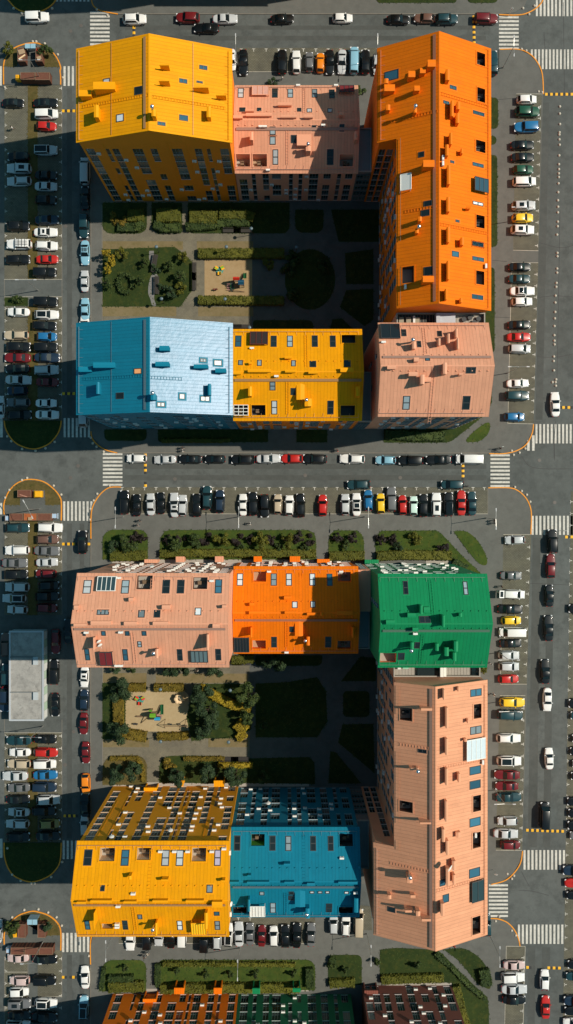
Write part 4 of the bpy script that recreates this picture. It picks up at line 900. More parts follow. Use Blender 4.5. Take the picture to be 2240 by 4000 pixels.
for a in (('C3',683,412,88,46,'b'),('C3',682,706,88,48,'g'),('C3',677,1020,88,48,'b'),('C3',676,1132,86,48,'b'),('C3',676,1425,86,48,'b'),('C3',672,1822,86,48,'b'),('C3',262,870,68,42,'d'),('C4',447,620,50,50,'b'),('C4',421,498,45,38,'b'),('C4',20,708,60,55,'d')): B10.skylight(*a)
for a in (('C3',248,530,343,562,1.9),('C3',240,1420,335,1453,1.9),('C3',162,997,238,1028,1.4),('C4',142,445,187,505,1.8),('C4',168,592,210,625,1.4),('C4',125,706,198,742,1.8),('C4',212,717,248,763,1.8),('C4',255,774,333,812,1.8),('C4',-10,592,20,628,1.5),
          ('C3',424,388,440,465,1.4),('C3',445,532,465,690,1.5),('C3',443,775,462,900,1.5),('C3',443,1010,462,1136,1.5),('C3',440,1265,460,1420,1.5),('C3',417,1485,440,1578,1.5),('C3',448,1575,470,1680,1.5),('C3',537,370,553,402,1.1),('C3',612,622,627,650,1.1),('C3',590,775,610,795,1.1),('C3',540,1048,560,1112,1.4),('C3',525,1510,562,1543,1.0),('C4',497,332,525,398,1.6),('C4',450,390,476,518,1.6),('C4',500,440,522,508,1.5),('C4',408,665,436,753,1.6)): B10.chimney(*a)
B10.ball('C3',228,1030); B10.ball('C4',168,460); B10.walkway(-.75); B10.guards(sides={(0,'W'),(1,'E')}); B10.ladder('C3',80,815,325,852); B10.ladder('C4',5,340,325,405); B10.ladder('C3',380,1003,715,935); B10.ladder('C4',370,560,720,475)
xx = G(1474,0)[0]+.15
for y0, y1 in ((2550,2640),(2760,2990),(3045,3075)): B10.line_on_roof('snow_guard', [(xx, G(0,y0)[1]), (xx, G(0,y1)[1])], .06, .3, mat_plain('guard_light', (.5,.25,.12), .5))
B10.canopy('C3',612,790,756,923, mat_plain('canopy_pale_metal', (.50,.58,.62), .4), .9, white, 4); B10.canopy('C4',652,499,744,630, mat_glass('canopy_glass_dark2', (.03,.055,.06), .1), .6, framed, 2)
q = B10.at('C4',470,378,2.6); dish(B10.root, (q[0]-B10.cx, q[1]-B10.cy, q[2]), R(60), .6)
for a in (('C3',728,958),('C3',672,1530)): B10.roof_ac(*a, R(90))
# ---- block 2, south row
B11 = Bld('apartment_block', 'tall yellow block at lower left with sunlit balcony facade', YEL, [(443,3070,931,3365)], 'EW', 3217, 33.4, .55, wallc=(.94,.37,.012), seed=21)
for a in (('Yz',202,680,322,794),('Yz',520,680,632,784),('Yz',987,680,1104,796),('Yz',212,1328,312,1371)): B11.recess(*a, items=1, wall=mat_plain('terrace_wall_cream', (.62,.42,.25), .7))
B11.make_roof(); B11.make_walls([(443,3365),(931,3365),(931,3070),(443,3070)], {2: dict(cols=[(1-f, w) for f, w in CN], ac=24, dish=2, drop=.2, span=0.05, cables=4), 3: dict(cols=[(.28,1.2),(.62,1.2)], drop=.15)})
for a in (('Yz',97,765,55,138,'d'),('Yz',415,767,55,138,'b'),('Yz',760,768,55,138,'w'),('Yz',882,768,55,138,'w'),('Yz',1205,767,50,138,'p'),('Yz',222,1027,33,52,'d'),('Yz',1137,1032,50,70,'g'),('Yz',92,1342,56,78,'b'),('Yz',415,1342,56,78,'d'),('Yz',541,1272,44,40,'g'),('Yz',882,1345,55,80,'w'),('Yz',1203,1345,50,76,'g'),('Yz',1197,1245,50,34,'b')): B11.skylight(*a)
for a in (('Yz',440,918,467,956,1.5),('Yz',722,950,783,976,1.3),('Yz',1240,958,1270,985,1.3),('Yz',118,1130,298,1157,.9),('Yz',400,1140,512,1161,.9),('Yz',648,1130,780,1157,.9),('Yz',932,1130,1088,1157,.9),('Yz',1155,1148,1247,1190,1.1),('Yz',0,1145,80,1164,.9),('Yz',137,1255,160,1357,2.2),('Yz',664,1338,692,1416,2.1),('Yz',1088,1255,1122,1357,2.2)): B11.chimney(*a)
B11.ball('Yz',650,1382); B11.walkway(-.9); B11.guards(); B11.ladder('Yz',640,690,615,1165); B11.ladder('Yz',480,1190,505,1385)
B11.canopy('Yz',977,1327,1106,1422, mat_plain('canopy_bright_yellow', (.85,.55,.01), .5), 1.0, B11.trim, 6)
for a in (('Yz',482,1068),('Yz',353,1175),('Yz',345,1330),('Yz',345,1352),('Yz',715,706),('Yz',835,706),('Yz',948,706),('Yz',1155,706),('Yz',1258,683)): B11.roof_ac(*a)
for a in (('Yz',575,168,685,198),('Yz',843,108,912,158),('Yz',1172,108,1262,160)): B11.porch(*a)
q = G(931,0)[0]-B11.cx
for yy, zz in ((3110,27.5),(3330,25.5)): add_ac(B11.root, (q, G(0,yy)[1]-B11.cy, zz), R(90))
dish(B11.root, (q+.1, G(0,3290)[1]-B11.cy, 26.5), R(90))
B12 = Bld('apartment_block', 'low blue block between lower yellow and long peach blocks', BLU, [(932,3076,1365,3367)], 'EW', 3221, 26.0, .497, seed=22)
gw = mat_plain('terrace_wall_green', (.06,.22,.02), .7)
for a in (('B4',446,114,550,209),('B4',1134,114,1242,211),('B4',302,685,410,734),('B4',1130,685,1240,734)): B12.recess(*a, floor=darkm, wall=gw if a[1] == 446 else framed, items=1)  # dark floor and near-black walls carry painted recess shade; one recess is green
B12.over = [(0, {0: G(932,0)[0]+.02})]
B12.make_roof(); B12.make_walls([(932,3367),(1365,3367),(1365,3076),(932,3076)], {2: dict(cols=[(1-f, w) for f, w in CL], ac=15, dish=1, drop=.12, span=.1, cables=3)})
for a in (('B4',336,187,46,118,'d'),('B4',613,188,46,118,'d'),('B4',737,190,46,118,'g'),('B4',931,190,46,118,'d'),('B4',1068,190,46,118,'d'),('B4',529,582,40,28,'g'),('B4',760,578,40,22,'d'),('B4',758,617,42,36,'d'),('B4',616,695,46,80,'g'),('B4',1055,695,46,68,'d'),('B4',922,573,36,20,'w'),('B4',985,573,36,20,'w'),('B4',1043,573,34,20,'w'),('B4',1192,576,36,20,'w')): B12.skylight(*a)
for a in (('B4',700,347,752,372,1.2),('B4',417,438,445,460,1.1),('B4',412,490,588,513,.9),('B4',705,490,785,511,.9),('B4',882,503,945,523,.9),('B4',1127,490,1278,513,.9),('B4',277,490,350,513,.9),('B4',1285,365,1300,388,1.2),('B4',417,640,437,713,2.1),('B4',872,708,903,768,2.1),('B4',1255,633,1286,718,2.1),('B4',788,562,868,672,.6)): B12.chimney(*a)
B12.ball('B4',880,750); B12.walkway(-1.1); B12.guards(); B12.ladder('B4',857,120,857,540); B12.ladder('B4',712,575,712,750)
B12.canopy('B4',434,685,552,762, white, 1.2, white, 5)
for a in (('B4',1155,298),('B4',1263,570)): B12.roof_ac(*a)
# ---- block 3 at the bottom edge and block 0 beyond the top edge
B13 = Bld('apartment_block', 'orange block facade cut by the bottom frame edge', ORG, [(443,3880,931,4172)], 'EW', 4026, 33.3, .55, seed=23)
B13.make_roof(); B13.make_walls([(443,4172),(931,4172),(931,3880),(443,3880)], {2: dict(cols=[(1-f, w) for f, w in CN], ac=14, dish=1, drop=.13, span=.15)})
B13.porch('A4',1120,1408,1225,1440); B13.porch('A4',1365,1322,1443,1370); B13.porch('B4',152,1322,215,1370)
B14 = Bld('apartment_block', 'dark green facade at bottom edge beside orange block', GRN, [(932,3882,1371,4172)], 'EW', 4027, 19.8, .5, wallc=(.008,.13,.06), seed=24)
B14.over = [(0, {0: G(932,0)[0]+.02})]; B14.make_roof(); B14.make_walls([(932,4172),(1371,4172),(1371,3882),(932,3882)], {2: dict(cols=[(1-f, w) for f, w in CL], ac=9, drop=.1, span=.15)})
B14.porch('B4',455,1325,515,1368); B14.porch('B4',770,1325,832,1355)
B15 = Bld('apartment_block', 'brown block facade at bottom right edge', BRN, [(1415,3848,1764,4172)], 'EW', 4010, 33.3, .5, seed=25)
B15.make_roof(); B15.make_walls([(1415,4172),(1764,4172),(1764,3848),(1415,3848)], {2: dict(cols=[(.06,1.3),(.2,0.9),(.33,1.3),(.48,1.3),(.62,1.3),(.75,1.1),(.86,1.3),(.95,1.2)], ac=14, drop=.35, span=.15)})
B15.porch('B4',1332,1342,1440,1372)
for nm, lb, c, pl, ax, rc, rg, sl in (('apartment_block','blue block standing just beyond the top frame edge, shading the street',BLU,(443,-332,935,-36),'NS',688,33.5,.375),('apartment_block','low yellow block just beyond the top frame edge, shading the street',YEL,(936,-332,1371,-36),'EW',-184,24,.497),('apartment_block','pink block just beyond the top right frame edge',PEA,(1421,-400,1775,-100),'EW',-250,33,.55)):
    q = Bld(nm, lb, c, [pl], ax, rc, rg, sl); q.make_roof(); q.make_walls([(pl[0],pl[3]),(pl[2],pl[3]),(pl[2],pl[1]),(pl[0],pl[1])], {0: dict(cols=CL, drop=.2)})
# ---- link buildings
def link_block(label, x0, y0, x1, y1, h, wallm, roofmat, wins=None, parapet=.3):
    X0, Y1 = G(x0, y0); X1, Y0 = G(x1, y1); cx, cy = (X0+X1)/2, (Y0+Y1)/2
    r = empty('link_building', (cx, cy, 0)); tag(r, label, 'link building')
    a, b_ = (X1-X0)/2, (Y1-Y0)/2
    w = MB(); w.box(-a,-b_,0,a,b_,h-.05); w.build('wall', wallm, r)
    f = MB(); f.box(-a,-b_,h-.048,a,b_,h); 
    n = int(2*a/.5)
    for i in range(1, n): f.box(-a+2*a*i/n-.02, -b_, h, -a+2*a*i/n+.02, b_, h+.04)
    f.build('roof', roofmat, r)
    if parapet:
        p = MB(); t = .18
        p.box(-a,-b_,h+.002,a,-b_+t,h+parapet); p.box(-a,b_-t,h+.002,a,b_,h+parapet); p.box(-a,-b_+t,h+.002,-a+t,b_-t,h+parapet); p.box(a-t,-b_+t,h+.002,a,b_-t,h+parapet)
        p.build('parapet', concrete, r)
    if wins:
        for i in range(wins[0]):
            for j in range(wins[1]):
                z = 1.2+j*2.85
                if z+1.8 > h: continue
                o = link('window', win_mesh(1.1, 1.6), r, (-a+2*a*(i+.5)/wins[0], (b_+.24) if wins[2] == 'N' else (-b_-.24), z), math.pi if wins[2] == 'N' else 0)
                link('pane', win_mesh(1.1, 1.6, pane=True), o)
    return r, cx, cy
wdark = mat_plain('wall_link_grey', (.16,.17,.17), .7)
link_block('dark metal roofed link between low salmon and orange blocks', 1372,630,1422,786, 15.2, wdark, metalr, (2,5,'S'))
link_block('dark metal roofed link between low yellow and right salmon blocks', 1375,1500,1420,1676, 16, wdark, metalr, (2,5,'S'))
link_block('pink walled upper link between low orange and green blocks', 1372,2202,1419,2350, 15.6, B7.wallm, B7.trim, (1,5,'N'), 0)
link_block('metal roofed lower link between low orange and green blocks', 1372,2351,1419,2489, 13.5, wdark, metalr)
link_block('dark link between low blue and long peach blocks', 1366,3080,1410,3250, 17, wdark, metalr, (2,5,'N'))
r, cx, cy = link_block('roof garden link between orange and salmon blocks at right', 1484,1336,1776,1384, 25.9, B6.wallm, concrete, None, .9)
b = MB(); b.box(-.2,-1.1,25.9,2.3,1.1,27.2); b.box(-.9,-1.0,25.9,-.25,1.0,27.6); b.build('stair_hatch', mat_plain('hatch_grey', (.42,.44,.48), .5), r)
b = MB(); b.box(-7.0,-1.0,25.902,-.95,1.1,25.92); b.build('terrace_deck', mat_plain('deck_dark', (.02,.022,.022), .7), r)
for x in (-6.4,-5.2,-3.8): b = MB(); b.box(x-.5,-.8,25.93,x+.3,.5,26.6); b.build('planter', mat_plain('planter_stone', (.30,.26,.19), .8), r)
b = MB(); b.box(-4.6,-.9,25.93,-4.25,.7,26.8); b.build('storage_box', white, r)
for x, y in ((3.9,.2),(4.9,.5),(5.6,-.3),(6.3,.3)): b = MB(); b.cyl((x,y,25.92), .35, .4, .5, 10); b.build('planter', darkm, r)
r, cx, cy = link_block('roof garden link between green and long peach blocks at right', 1476,2492,1764,2542, 25.0, B10.wallm, concrete, None, .9)
b = MB(); b.box(-3.2,-1.15,25.0,.4,1.1,25.5); b.build('glass_skylight', glassd, r)
b = MB(); b.box(.45,-1.15,25,1.0,1.1,26.5); b.box(1.1,-1.15,25.0,1.5,.6,26.2); b.build('stair_hatch', white, r)
b = MB(); b.box(5.9,-1.1,25.0,6.6,1.1,25.3); b.build('glass_skylight', glassd, r)
b = MB(); b.box(-5.6,.1,25.0,-4.7,.8,25.7); b.build('garden_table', mat_plain('mint_table', (.25,.62,.42), .5), r)
for q in ((-6.5,0,25,-6.0,.8,25.8),(-4.4,.3,25,-3.8,.9,25.6)): b = MB(); b.box(*q); b.build('garden_chair', white, r)
# ------------------------------------------------------------------ cars
CP = {'W':('white',(.74,.74,.72)),'S':('silver',(.48,.50,.51)),'G':('grey',(.13,.135,.14)),'K':('black',(.005,.006,.0065)),'N':('navy',(.012,.026,.05)),'B':('blue',(.015,.14,.32)),
      'L':('light blue',(.22,.44,.56)),'R':('red',(.46,.018,.012)),'M':('dark red',(.14,.01,.012)),'O':('orange',(.75,.22,.01)),'Y':('yellow',(.78,.50,.02)),'E':('beige',(.46,.38,.27)),
      'T':('dark teal',(.012,.045,.055)),'D':('green',(.012,.075,.04)),'P':('brown',(.14,.075,.055)),'A':('olive gold',(.28,.22,.06)),'F':('pale mint',(.55,.74,.66)),'Q':('pinkish silver',(.55,.42,.40))}
PAINT = {k: mat_plain('car_paint_'+v[0].replace(' ', '_'), v[1], .34, var=.04, coat=.55, spec=.35) for k, v in CP.items()}
carglass = mat_glass('car_glass', (.008,.013,.015), .12, .4)
lampw = mat_plain('headlamp_lens', (.75,.76,.78), .15); lampr = mat_plain('tail_lamp_lens', (.35,.012,.01), .25); trimk = mat_plain('car_trim_black', (.012,.012,.012), .5)
tyre = mat_plain('tyre', (.014,.014,.014), .85); rimm = mat_plain('wheel_rim', (.42,.42,.43), .35, .8)
# type: length, width, hood z, deck z, roof z, windscreen base/top x, rear top/base x (fractions of half length, nose = +)
CT = {'s':('sedan',4.6,1.80,.92,.98,1.44,.38,.10,-.36,-.66),'h':('hatchback',4.1,1.76,.94,1.0,1.50,.42,.12,-.66,-.92),'u':('suv',4.6,1.90,1.05,1.1,1.70,.42,.16,-.70,-.93),
      'w':('estate car',4.65,1.80,.93,.98,1.48,.38,.12,-.70,-.93),'v':('van',5.3,1.98,1.15,1.2,2.05,.72,.46,-.90,-.97),'m':('minivan',4.5,1.84,1.05,1.1,1.72,.58,.24,-.80,-.95)}
ALT = {'s':['s','s_long','s_short'],'h':['h','h_tall'],'u':['u','u_box'],'w':['w','w_low'],'v':['v'],'m':['m']}
CT.update({'s_long':('sedan',4.9,1.86,.92,.98,1.45,.34,.04,-.36,-.62),'s_short':('sedan',4.3,1.72,.90,.96,1.42,.44,.16,-.32,-.60),'h_tall':('hatchback',3.95,1.72,.98,1.04,1.58,.50,.20,-.70,-.94),
           'u_box':('suv',4.75,1.94,1.10,1.14,1.80,.36,.20,-.84,-.95),'w_low':('estate car',4.8,1.84,.92,.96,1.45,.34,.06,-.72,-.95)})
CM = {}
def car_meshes(t):
    if t in CM: return CM[t]
    nm, Lg, W, zh, zd, zr, wb, wt, rt, rb = CT[t]; hl, hw = Lg/2, W/2; D = {}
    N = 40
    def outline(sc_, z, shr=0, nose=0):
        out = []
        for j in range(N):
            a = 2*math.pi*j/N; c, s = math.cos(a), math.sin(a); e = 2/3.6
            x = (hl-shr)*abs(c)**e*(1 if c > 0 else -1); y = (hw-shr)*abs(s)**(2/4.6)*(1 if s > 0 else -1)
            y *= 1-.10*max(0, (abs(x)/hl-.55)/.45)**2
            zz = z
            if nose:        # deck falls towards nose and tail
                f = x/hl; zz = z + ((zh-zd)*min(1, max(0, (f-wb*.6)/.25)) if f > 0 else 0) - nose*max(0, abs(f)-.72)**1.5
            out.append((x, y, zz))
        return out
    b = MB()
    b.rings([outline(1,.18,.10), outline(1,.30,.01), outline(1,.55,0), outline(1,.74,.02), outline(1,zd-.10,.05,.7), outline(1,zd-.02,.12,.75), outline(1,zd,.22,.75)])
    gw0, gw1 = hw-.10, hw-.25; bx0, bx1 = rb*hl, wb*hl; tx0, tx1 = rt*hl, wt*hl; zb = zd-.03
    def sect(x0, x1, w, z, n=1): return [(x0,-w,z),(x1,-w,z),(x1,w,z),(x0,w,z)]
    b.rings([sect(bx0,bx1,gw0,zb), sect(tx0,tx1,gw1,zr-.05), sect(tx0+.08,tx1-.08,gw1-.10,zr)])
    # mirrors
    for sg in (-1, 1): b.box(wb*hl-.32, sg*(hw+.02)-.1, .92 if zd < 1.05 else 1.05, wb*hl-.16, sg*(hw+.02)+.1, 1.05 if zd < 1.05 else 1.2)
    D['body'] = b.mesh('body', PAINT['W']); D['body'].polygons.foreach_set('use_smooth', [True]*len(D['body'].polygons))
    def lerp(a, c, f): return tuple(a[i]+(c[i]-a[i])*f for i in range(3))
    def pane(name, q, i0=.06, i1=.06, j0=.05, j1=.05, off=(0,0,0), m=carglass):
        A, B_, C, E = q; g = MB()                       # A-B bottom edge, E-C top edge
        def P(u, v): p = lerp(lerp(A, B_, u), lerp(E, C, u), v); return (p[0]+off[0], p[1]+off[1], p[2]+off[2])
        g.quad(P(i0,j0), P(1-i0,j0), P(1-i1,1-j1), P(i1,1-j1)); D[name] = g.mesh(name, m)
    zt = zr-.05
    pane('windscreen', ((bx1,-gw0,zb),(bx1,gw0,zb),(tx1,gw1,zt),(tx1,-gw1,zt)), .07,.07,.04,.03,(.012,0,.012))
    pane('rear_window', ((bx0,gw0,zb),(bx0,-gw0,zb),(tx0,-gw1,zt),(tx0,gw1,zt)), .09,.09,.12,.06,(-.012,0,.012))
    for sg in (-1, 1):
        q = ((bx0,-gw0,zb),(bx1,-gw0,zb),(tx1,-gw1,zt),(tx0,-gw1,zt)) if sg < 0 else ((bx1,gw0,zb),(bx0,gw0,zb),(tx0,gw1,zt),(tx1,gw1,zt))
        pane('side_window%d' % sg, q, .1,.05,.12,.1,(0,sg*.014,.006))
        D['side_window%d' % sg].name = 'side_window'
    g = MB(); g.box(tx0+.3*(tx1-tx0), -.38, zr-.02, tx0+.75*(tx1-tx0), .38, zr+.006); D['sunroof'] = g.mesh('sunroof', carglass)
    g = MB(); g.box(tx0+.1, -gw1+.14, zr-.02, tx1-.1, gw1-.14, zr+.006); D['glass_roof'] = g.mesh('glass_roof', carglass)
    g = MB()
    for y in (-gw1+.08, gw1-.08): g.tube((tx0+.15,y,zr+.05),(tx1-.15,y,zr+.05), .03, 6); g.box(tx0+.15,y-.03,zr-.05,tx0+.22,y+.03,zr+.05); g.box(tx1-.22,y-.03,zr-.05,tx1-.15,y+.03,zr+.05)
    D['roof_rail'] = g.mesh('roof_rail', trimk)
    g = MB()
    for x in (.25,.5,.75): xx = tx0+(tx1-tx0)*x; g.box(xx-.04,-gw1,zr+.05,xx+.04,gw1,zr+.09)
    for y in (-.3, .05, .35): g.box(tx0+.1, y-.03, zr+.092, tx1-.1, y+.03, zr+.12)
    for y in (-gw1+.05, gw1-.05): g.box(tx0+.2, y-.03, zr-.06, tx0+.3, y+.03, zr+.06); g.box(tx1-.3, y-.03, zr-.06, tx1-.2, y+.03, zr+.06)
    D['roof_rack'] = g.mesh('roof_rack', trimk)
    g = MB(); n = 16; r = .33 if t[0] not in 'uv' else .37
    g.rings([[(r*math.cos(2*math.pi*j/n), y, r*math.sin(2*math.pi*j/n)) for j in range(n)] for y in (.11, -.11)]); D['tyre'] = g.mesh('tyre', tyre)
    g = MB(); g.rings([[(r*.62*math.cos(2*math.pi*j/n), y, r*.62*math.sin(2*math.pi*j/n)) for j in range(n)] for y in (.116, -.116)]); D['rim'] = g.mesh('rim', rimm)
    D['r'] = r
    g = MB(); g.box(-.16,-.17,-.07,.13,.17,.07); D['headlight'] = g.mesh('headlight', lampw)
    g = MB(); g.box(-.01,-.13,-.07,.08,.13,.05); D['tail_light'] = g.mesh('tail_light', lampr)
    CM[t] = D; return D
PROTO = {}
def car_proto(t, extra):
    if (t, extra) in PROTO: return PROTO[t, extra]
    nm, Lg, W, zh, zd, zr, wb, wt, rt, rb = CT[t]; hl, hw = Lg/2, W/2; D = car_meshes(t)
    name = 'parked_van' if t == 'v' else 'parked_car'
    parts = [('body', D['body'], None), ('windscreen', D['windscreen'], None), ('rear_window', D['rear_window'], None), ('side_window', D['side_window-1'], None), ('side_window', D['side_window1'], None)]
    wx = hl*.62
    for x in (-wx, wx):
        for sg in (-1, 1): parts.append(('wheel', D['tyre'], (x, sg*(hw-.13), D['r'])))
    for sg in (-1, 1):
        parts.append(('headlight', D['headlight'], (hl-.17, sg*(hw-.34), zh-.28))); parts.append(('tail_light', D['tail_light'], (-hl+.035, sg*(hw-.42), zd-.26)))
    if extra: parts.append((extra, D[extra], None))
    PROTO[t, extra] = (name, parts, D); return PROTO[t, extra]
CARS = []
rc_ = random.Random(3)
def make_car(px, py, c, t, rz, label, group, extra=None, z=0, driving=False):
    name, parts, D = car_proto(rc_.choice(ALT[t]), extra)
    x, y = G(px, py, .8)
    r = empty('moving_car' if driving else name, (x, y, z), rz); tag(r, label, 'van' if t == 'v' else 'car', group)
    for pn, me, loc in parts:
        o = link(pn, me, r, loc)
        if pn == 'body': o.material_slots[0].link = 'OBJECT'; o.material_slots[0].material = PAINT[c]
        if pn == 'wheel': link('rim', D['rim'], o)
    s = rc_.uniform(.965, 1.035); r.scale = (s*rc_.uniform(.985, 1.015), s, s*rc_.uniform(.97, 1.03)); return r
def row(where, first, group, t, axis, txt, z=0, default_dir=1, driving=False, jig=2.0):
    """txt: 'x,y,C type [flags]' entries; axis 'h' cars lie east-west, 'v' north-south. flags: < > nose west/east (v: south/north); r rack, g glass roof, s sunroof, l rails"""
    cars = []
    for e in txt.split(';'):
        e = e.strip()
        if not e: continue
        x, y, rest = e.split(','); rest = rest.strip(); c, ty, fl = rest[0], rest[1], rest[2:]
        cars.append((float(x), float(y), c, ty, fl))
    vert = max(q[1] for q in cars)-min(q[1] for q in cars) > max(q[0] for q in cars)-min(q[0] for q in cars)
    cars.sort(key=lambda q: q[1] if vert else q[0])
    count = {}; tot = {}
    for q in cars: tot[q[2]] = tot.get(q[2], 0)+1
    for i, (x, y, c, ty, fl) in enumerate(cars):
        count[c] = count.get(c, 0)+1; col = CP[c][0]; nm = CT[ty][0]
        if len(cars) == 1: lb = '%s %s %s' % (col, nm, where)
        elif tot[c] == 1: lb = 'only %s %s %s' % (col, nm, where)
        else: lb = '%s %s car from %s, %s %s' % (ORD[count[c]-1], col, first, nm, where)
        d = -1 if '<' in fl else 1 if '>' in fl else default_dir
        rz = (0 if d > 0 else math.pi) if axis == 'h' else (math.pi/2 if d > 0 else -math.pi/2)
        rz += R(rc_.uniform(-jig, jig))
        ex = {'r':'roof_rack','g':'glass_roof','s':'sunroof','l':'roof_rail'}
        extra = next((ex[k] for k in fl if k in ex), None)
        if extra is None and ty in 'uw' and rc_.random() < .55: extra = 'roof_rail'
        n = nat(t, x, y); make_car(n[0], n[1], c, ty, rz, lb, group, extra, z, driving)
g1 = 'cars parked in the left strip'
row('in outer left column beside tall yellow block', 'top', g1, 'A0', 'h', '103,803,Ks>;145,1225,Kh<;152,1320,Sus<;152,1418,Sw<')
row('in outer left column beside upper courtyard', 'top', g1, 'A1', 'h', '145,167,Ku>;152,309,Wur<;142,427,Kw>;147,838,Ws<;128,1020,Ew<;147,1112,Ku>;140,1197,Ms<')
row('in outer left column beside blue roof', 'top', g1, 'A1', 'h', '140,1281,Ks<;145,1370,Ss>;138,1455,Nh<;145,1547,Gw<;152,1645,Kw>')
row('in outer left column beside salmon block', 'top', g1, 'A2', 'h', '137,725,Tw>;137,900,Wul<;117,1000,Gs>;127,1090,Kul>;138,1188,Su<;112,1277,Swg<;138,1365,Sh<')
row('in outer left column beside lower playground', 'top', g1, 'A3', 'h', '150,787,Ts<;158,880,Ws<;150,970,Ew<;120,1065,Ss<;152,1157,Gs<')
row('in outer left column beside lower yellow facade', 'top', g1, 'A3', 'h', '142,1248,Ks>;150,1348,Sss<;140,1440,Sw<;145,1540,Ku>')
row('in outer column at bottom left corner', 'top', g1, 'A4', 'h', '143,1087,Qs<;155,1262,Qh<;147,1352,Wh>;152,1442,Gus>;152,1535,Ks>;145,1610,Su>')
row('in inner left column beside tall yellow block', 'top', g1, 'A0', 'h', '358,803,Ks>;362,893,Wm>;362,987,Rh>;358,1175,Sug>;360,1370,Ks>;360,1458,Ss>;360,1565,Kh>')
row('in inner left column beside upper courtyard', 'top', g1, 'A1', 'h', '368,117,Ns>;358,214,Wss>;364,320,Wu>;370,426,Rs>;350,528,Ku>;358,758,Ku>;365,860,Wwg>;348,946,Kw>;367,1032,Bh>;360,1115,Ku>;370,1195,Ns>', default_dir=1)
row('in inner left column beside blue roof', 'top', g1, 'A1', 'h', '365,1293,Su>;372,1387,Ms>;362,1552,Ws>;370,1642,Ws>')
row('in inner left column beside salmon block', 'top', g1, 'A2', 'h', '395,723,Wu>;372,815,Pu>;368,905,Gs>;368,995,Ss>;362,1085,Mh<;385,1177,Kh>;370,1262,Kw>;367,1352,Mh>')
row('in inner left column beside lower playground', 'top', g1, 'A3', 'h', '355,777,Ks>;357,880,Rw>;350,970,Wm>;355,1058,Bs>;348,1150,Nu>')
row('in inner left column beside lower yellow facade', 'top', g1, 'A3', 'h', '380,1250,Su>;345,1338,Kw>;390,1438,Ah>;378,1535,Ks>')
row('in inner column at bottom left corner', 'top', g1, 'A4', 'h', '352,1097,Ks>;348,1260,Kul>;360,1440,Wug>;350,1550,Ks>;330,1612,Kw>')
g2 = 'cars parked along the left street kerb'
row('by left kerb beside tall yellow block', 'top', g2, 'A0', 'v', '667,1340,Sv>;667,1550,Ks>'); row('by left kerb beside upper courtyard', 'top', g2, 'A1', 'v', '660,165,Tu<;667,373,Lsr<;664,597,Ss>;668,817,Ls>;664,945,Ws>')
row('half hidden under the blue block wall', 'top', g2, 'A1', 'v', '655,1650,Su>')
row('by left kerb beside salmon block', 'top', g2, 'A2', 'v', '648,837,Ku>;663,1890,Wss<'); row('beside the flat grey roof', 'top', g2, 'A2', 'v', '437,1615,Mw<;425,1855,Ku>;433,2110,Ks<')
row('by left kerb beside lower playground', 'top', g2, 'A3', 'v', '662,473,Nh>;657,655,Ms<;673,882,Ms<;673,1127,Oh<'); row('by left kerb beside lower yellow facade', 'top', g2, 'A3', 'v', '668,1297,Ks>;665,1455,Sh>')
row('by left kerb at bottom left', 'top', g2, 'A4', 'v', '668,1240,Ws>;658,1475,Lug>'); row('in shade by the salmon block corner', 'top', g2, 'A2', 'v', '535,1535,Ks>')
row('on left side of the flat grey roof', 'top', g2, 'A2', 'v', '48,1640,Pu>;50,1880,Tu>;40,2070,Nu<'); row('standing at left frame edge by blue block', 'top', g2, 'A1', 'v', '2,1585,Ss>'); row('at left frame edge near the bottom dumpsters', 'top', g2, 'A4', 'v', '-15,880,Ss>')
g3 = 'cars on the top street'
row('driving past the top left zebra crossing', 'left', g3, 'A0', 'h', '290,135,Wu>', driving=True); row('by the north kerb of top street', 'left', g3, 'A0', 'h', '1055,150,Wu>')
row('at north kerb of top street above yellow block', 'left', g3, 'a', 'h', '1060,100,Mu<;1270,105,Ss>'); row('driving on the top street', 'left', g3, 'a', 'h', '1165,158,Ks<', driving=True)
row('at north kerb of top street above low salmon block', 'left', g3, 'B0', 'h', '488,140,Ks>;940,135,Wh>'); row('at north kerb of top street above orange block', 'left', g3, 'C0', 'h', '210,135,Ks>;395,128,Ph<;548,135,Tu>;828,130,Mu>')
row('in the bay row above low salmon block', 'left', g3, 'B0', 'v', '108,445,Ws<;195,467,Ks<;487,465,Ku>;594,465,Ww>;692,465,Gh>;774,472,Oh>;845,465,Ks<;937,462,Ss<;1112,465,Ku>;1200,482,Sh<')
row('with cream roof panel in the bay row above low salmon block', 'left', g3, 'B0', 'v', '1027,455,Lv>'); row('half hidden behind right eave of tall orange block', 'top', g3, 'C0', 'v', '876,445,Tu>')
g4 = 'cars parked along the right side bays'
row('in right bays beside upper orange roof', 'top', g4, 'C0', 'h', '1115,702,Wh>;1118,787,Du>;1112,897,Bu<;1083,1022,Ks>;1085,1108,Ks>;1090,1195,Dh>;1098,1280,Wm>;1093,1450,Sus>;1085,1537,Yh>;1085,1620,Wus>', z=ZP)
row('in right bays beside lower orange roof', 'top', g4, 'C1', 'h', '1022,487,Ks>;1020,580,Ts>;1045,675,Wsg>;1042,758,Wh>', z=ZP)
row('in right bays beside salmon block', 'top', g4, 'C1', 'h', '1018,940,Ks>;1018,1035,Rs>;1022,1127,Sm>;1008,1398,Ws>;1003,1495,Tu>;982,1660,Bh>', z=ZP)
row('in right bays beside green roof', 'top', g4, 'C2', 'h', '987,820,Sh<;955,1099,Gs>;948,1362,Ks>;957,1450,Yh>;967,1542,Wv<;952,1630,Ks>;938,1722,Sh>;938,1810,Sh>;935,1908,Rh>', z=ZP)
row('with open boot and people loading beside green roof', 'top', g4, 'C2', 'h', '975,1245,Wm>', z=ZP)
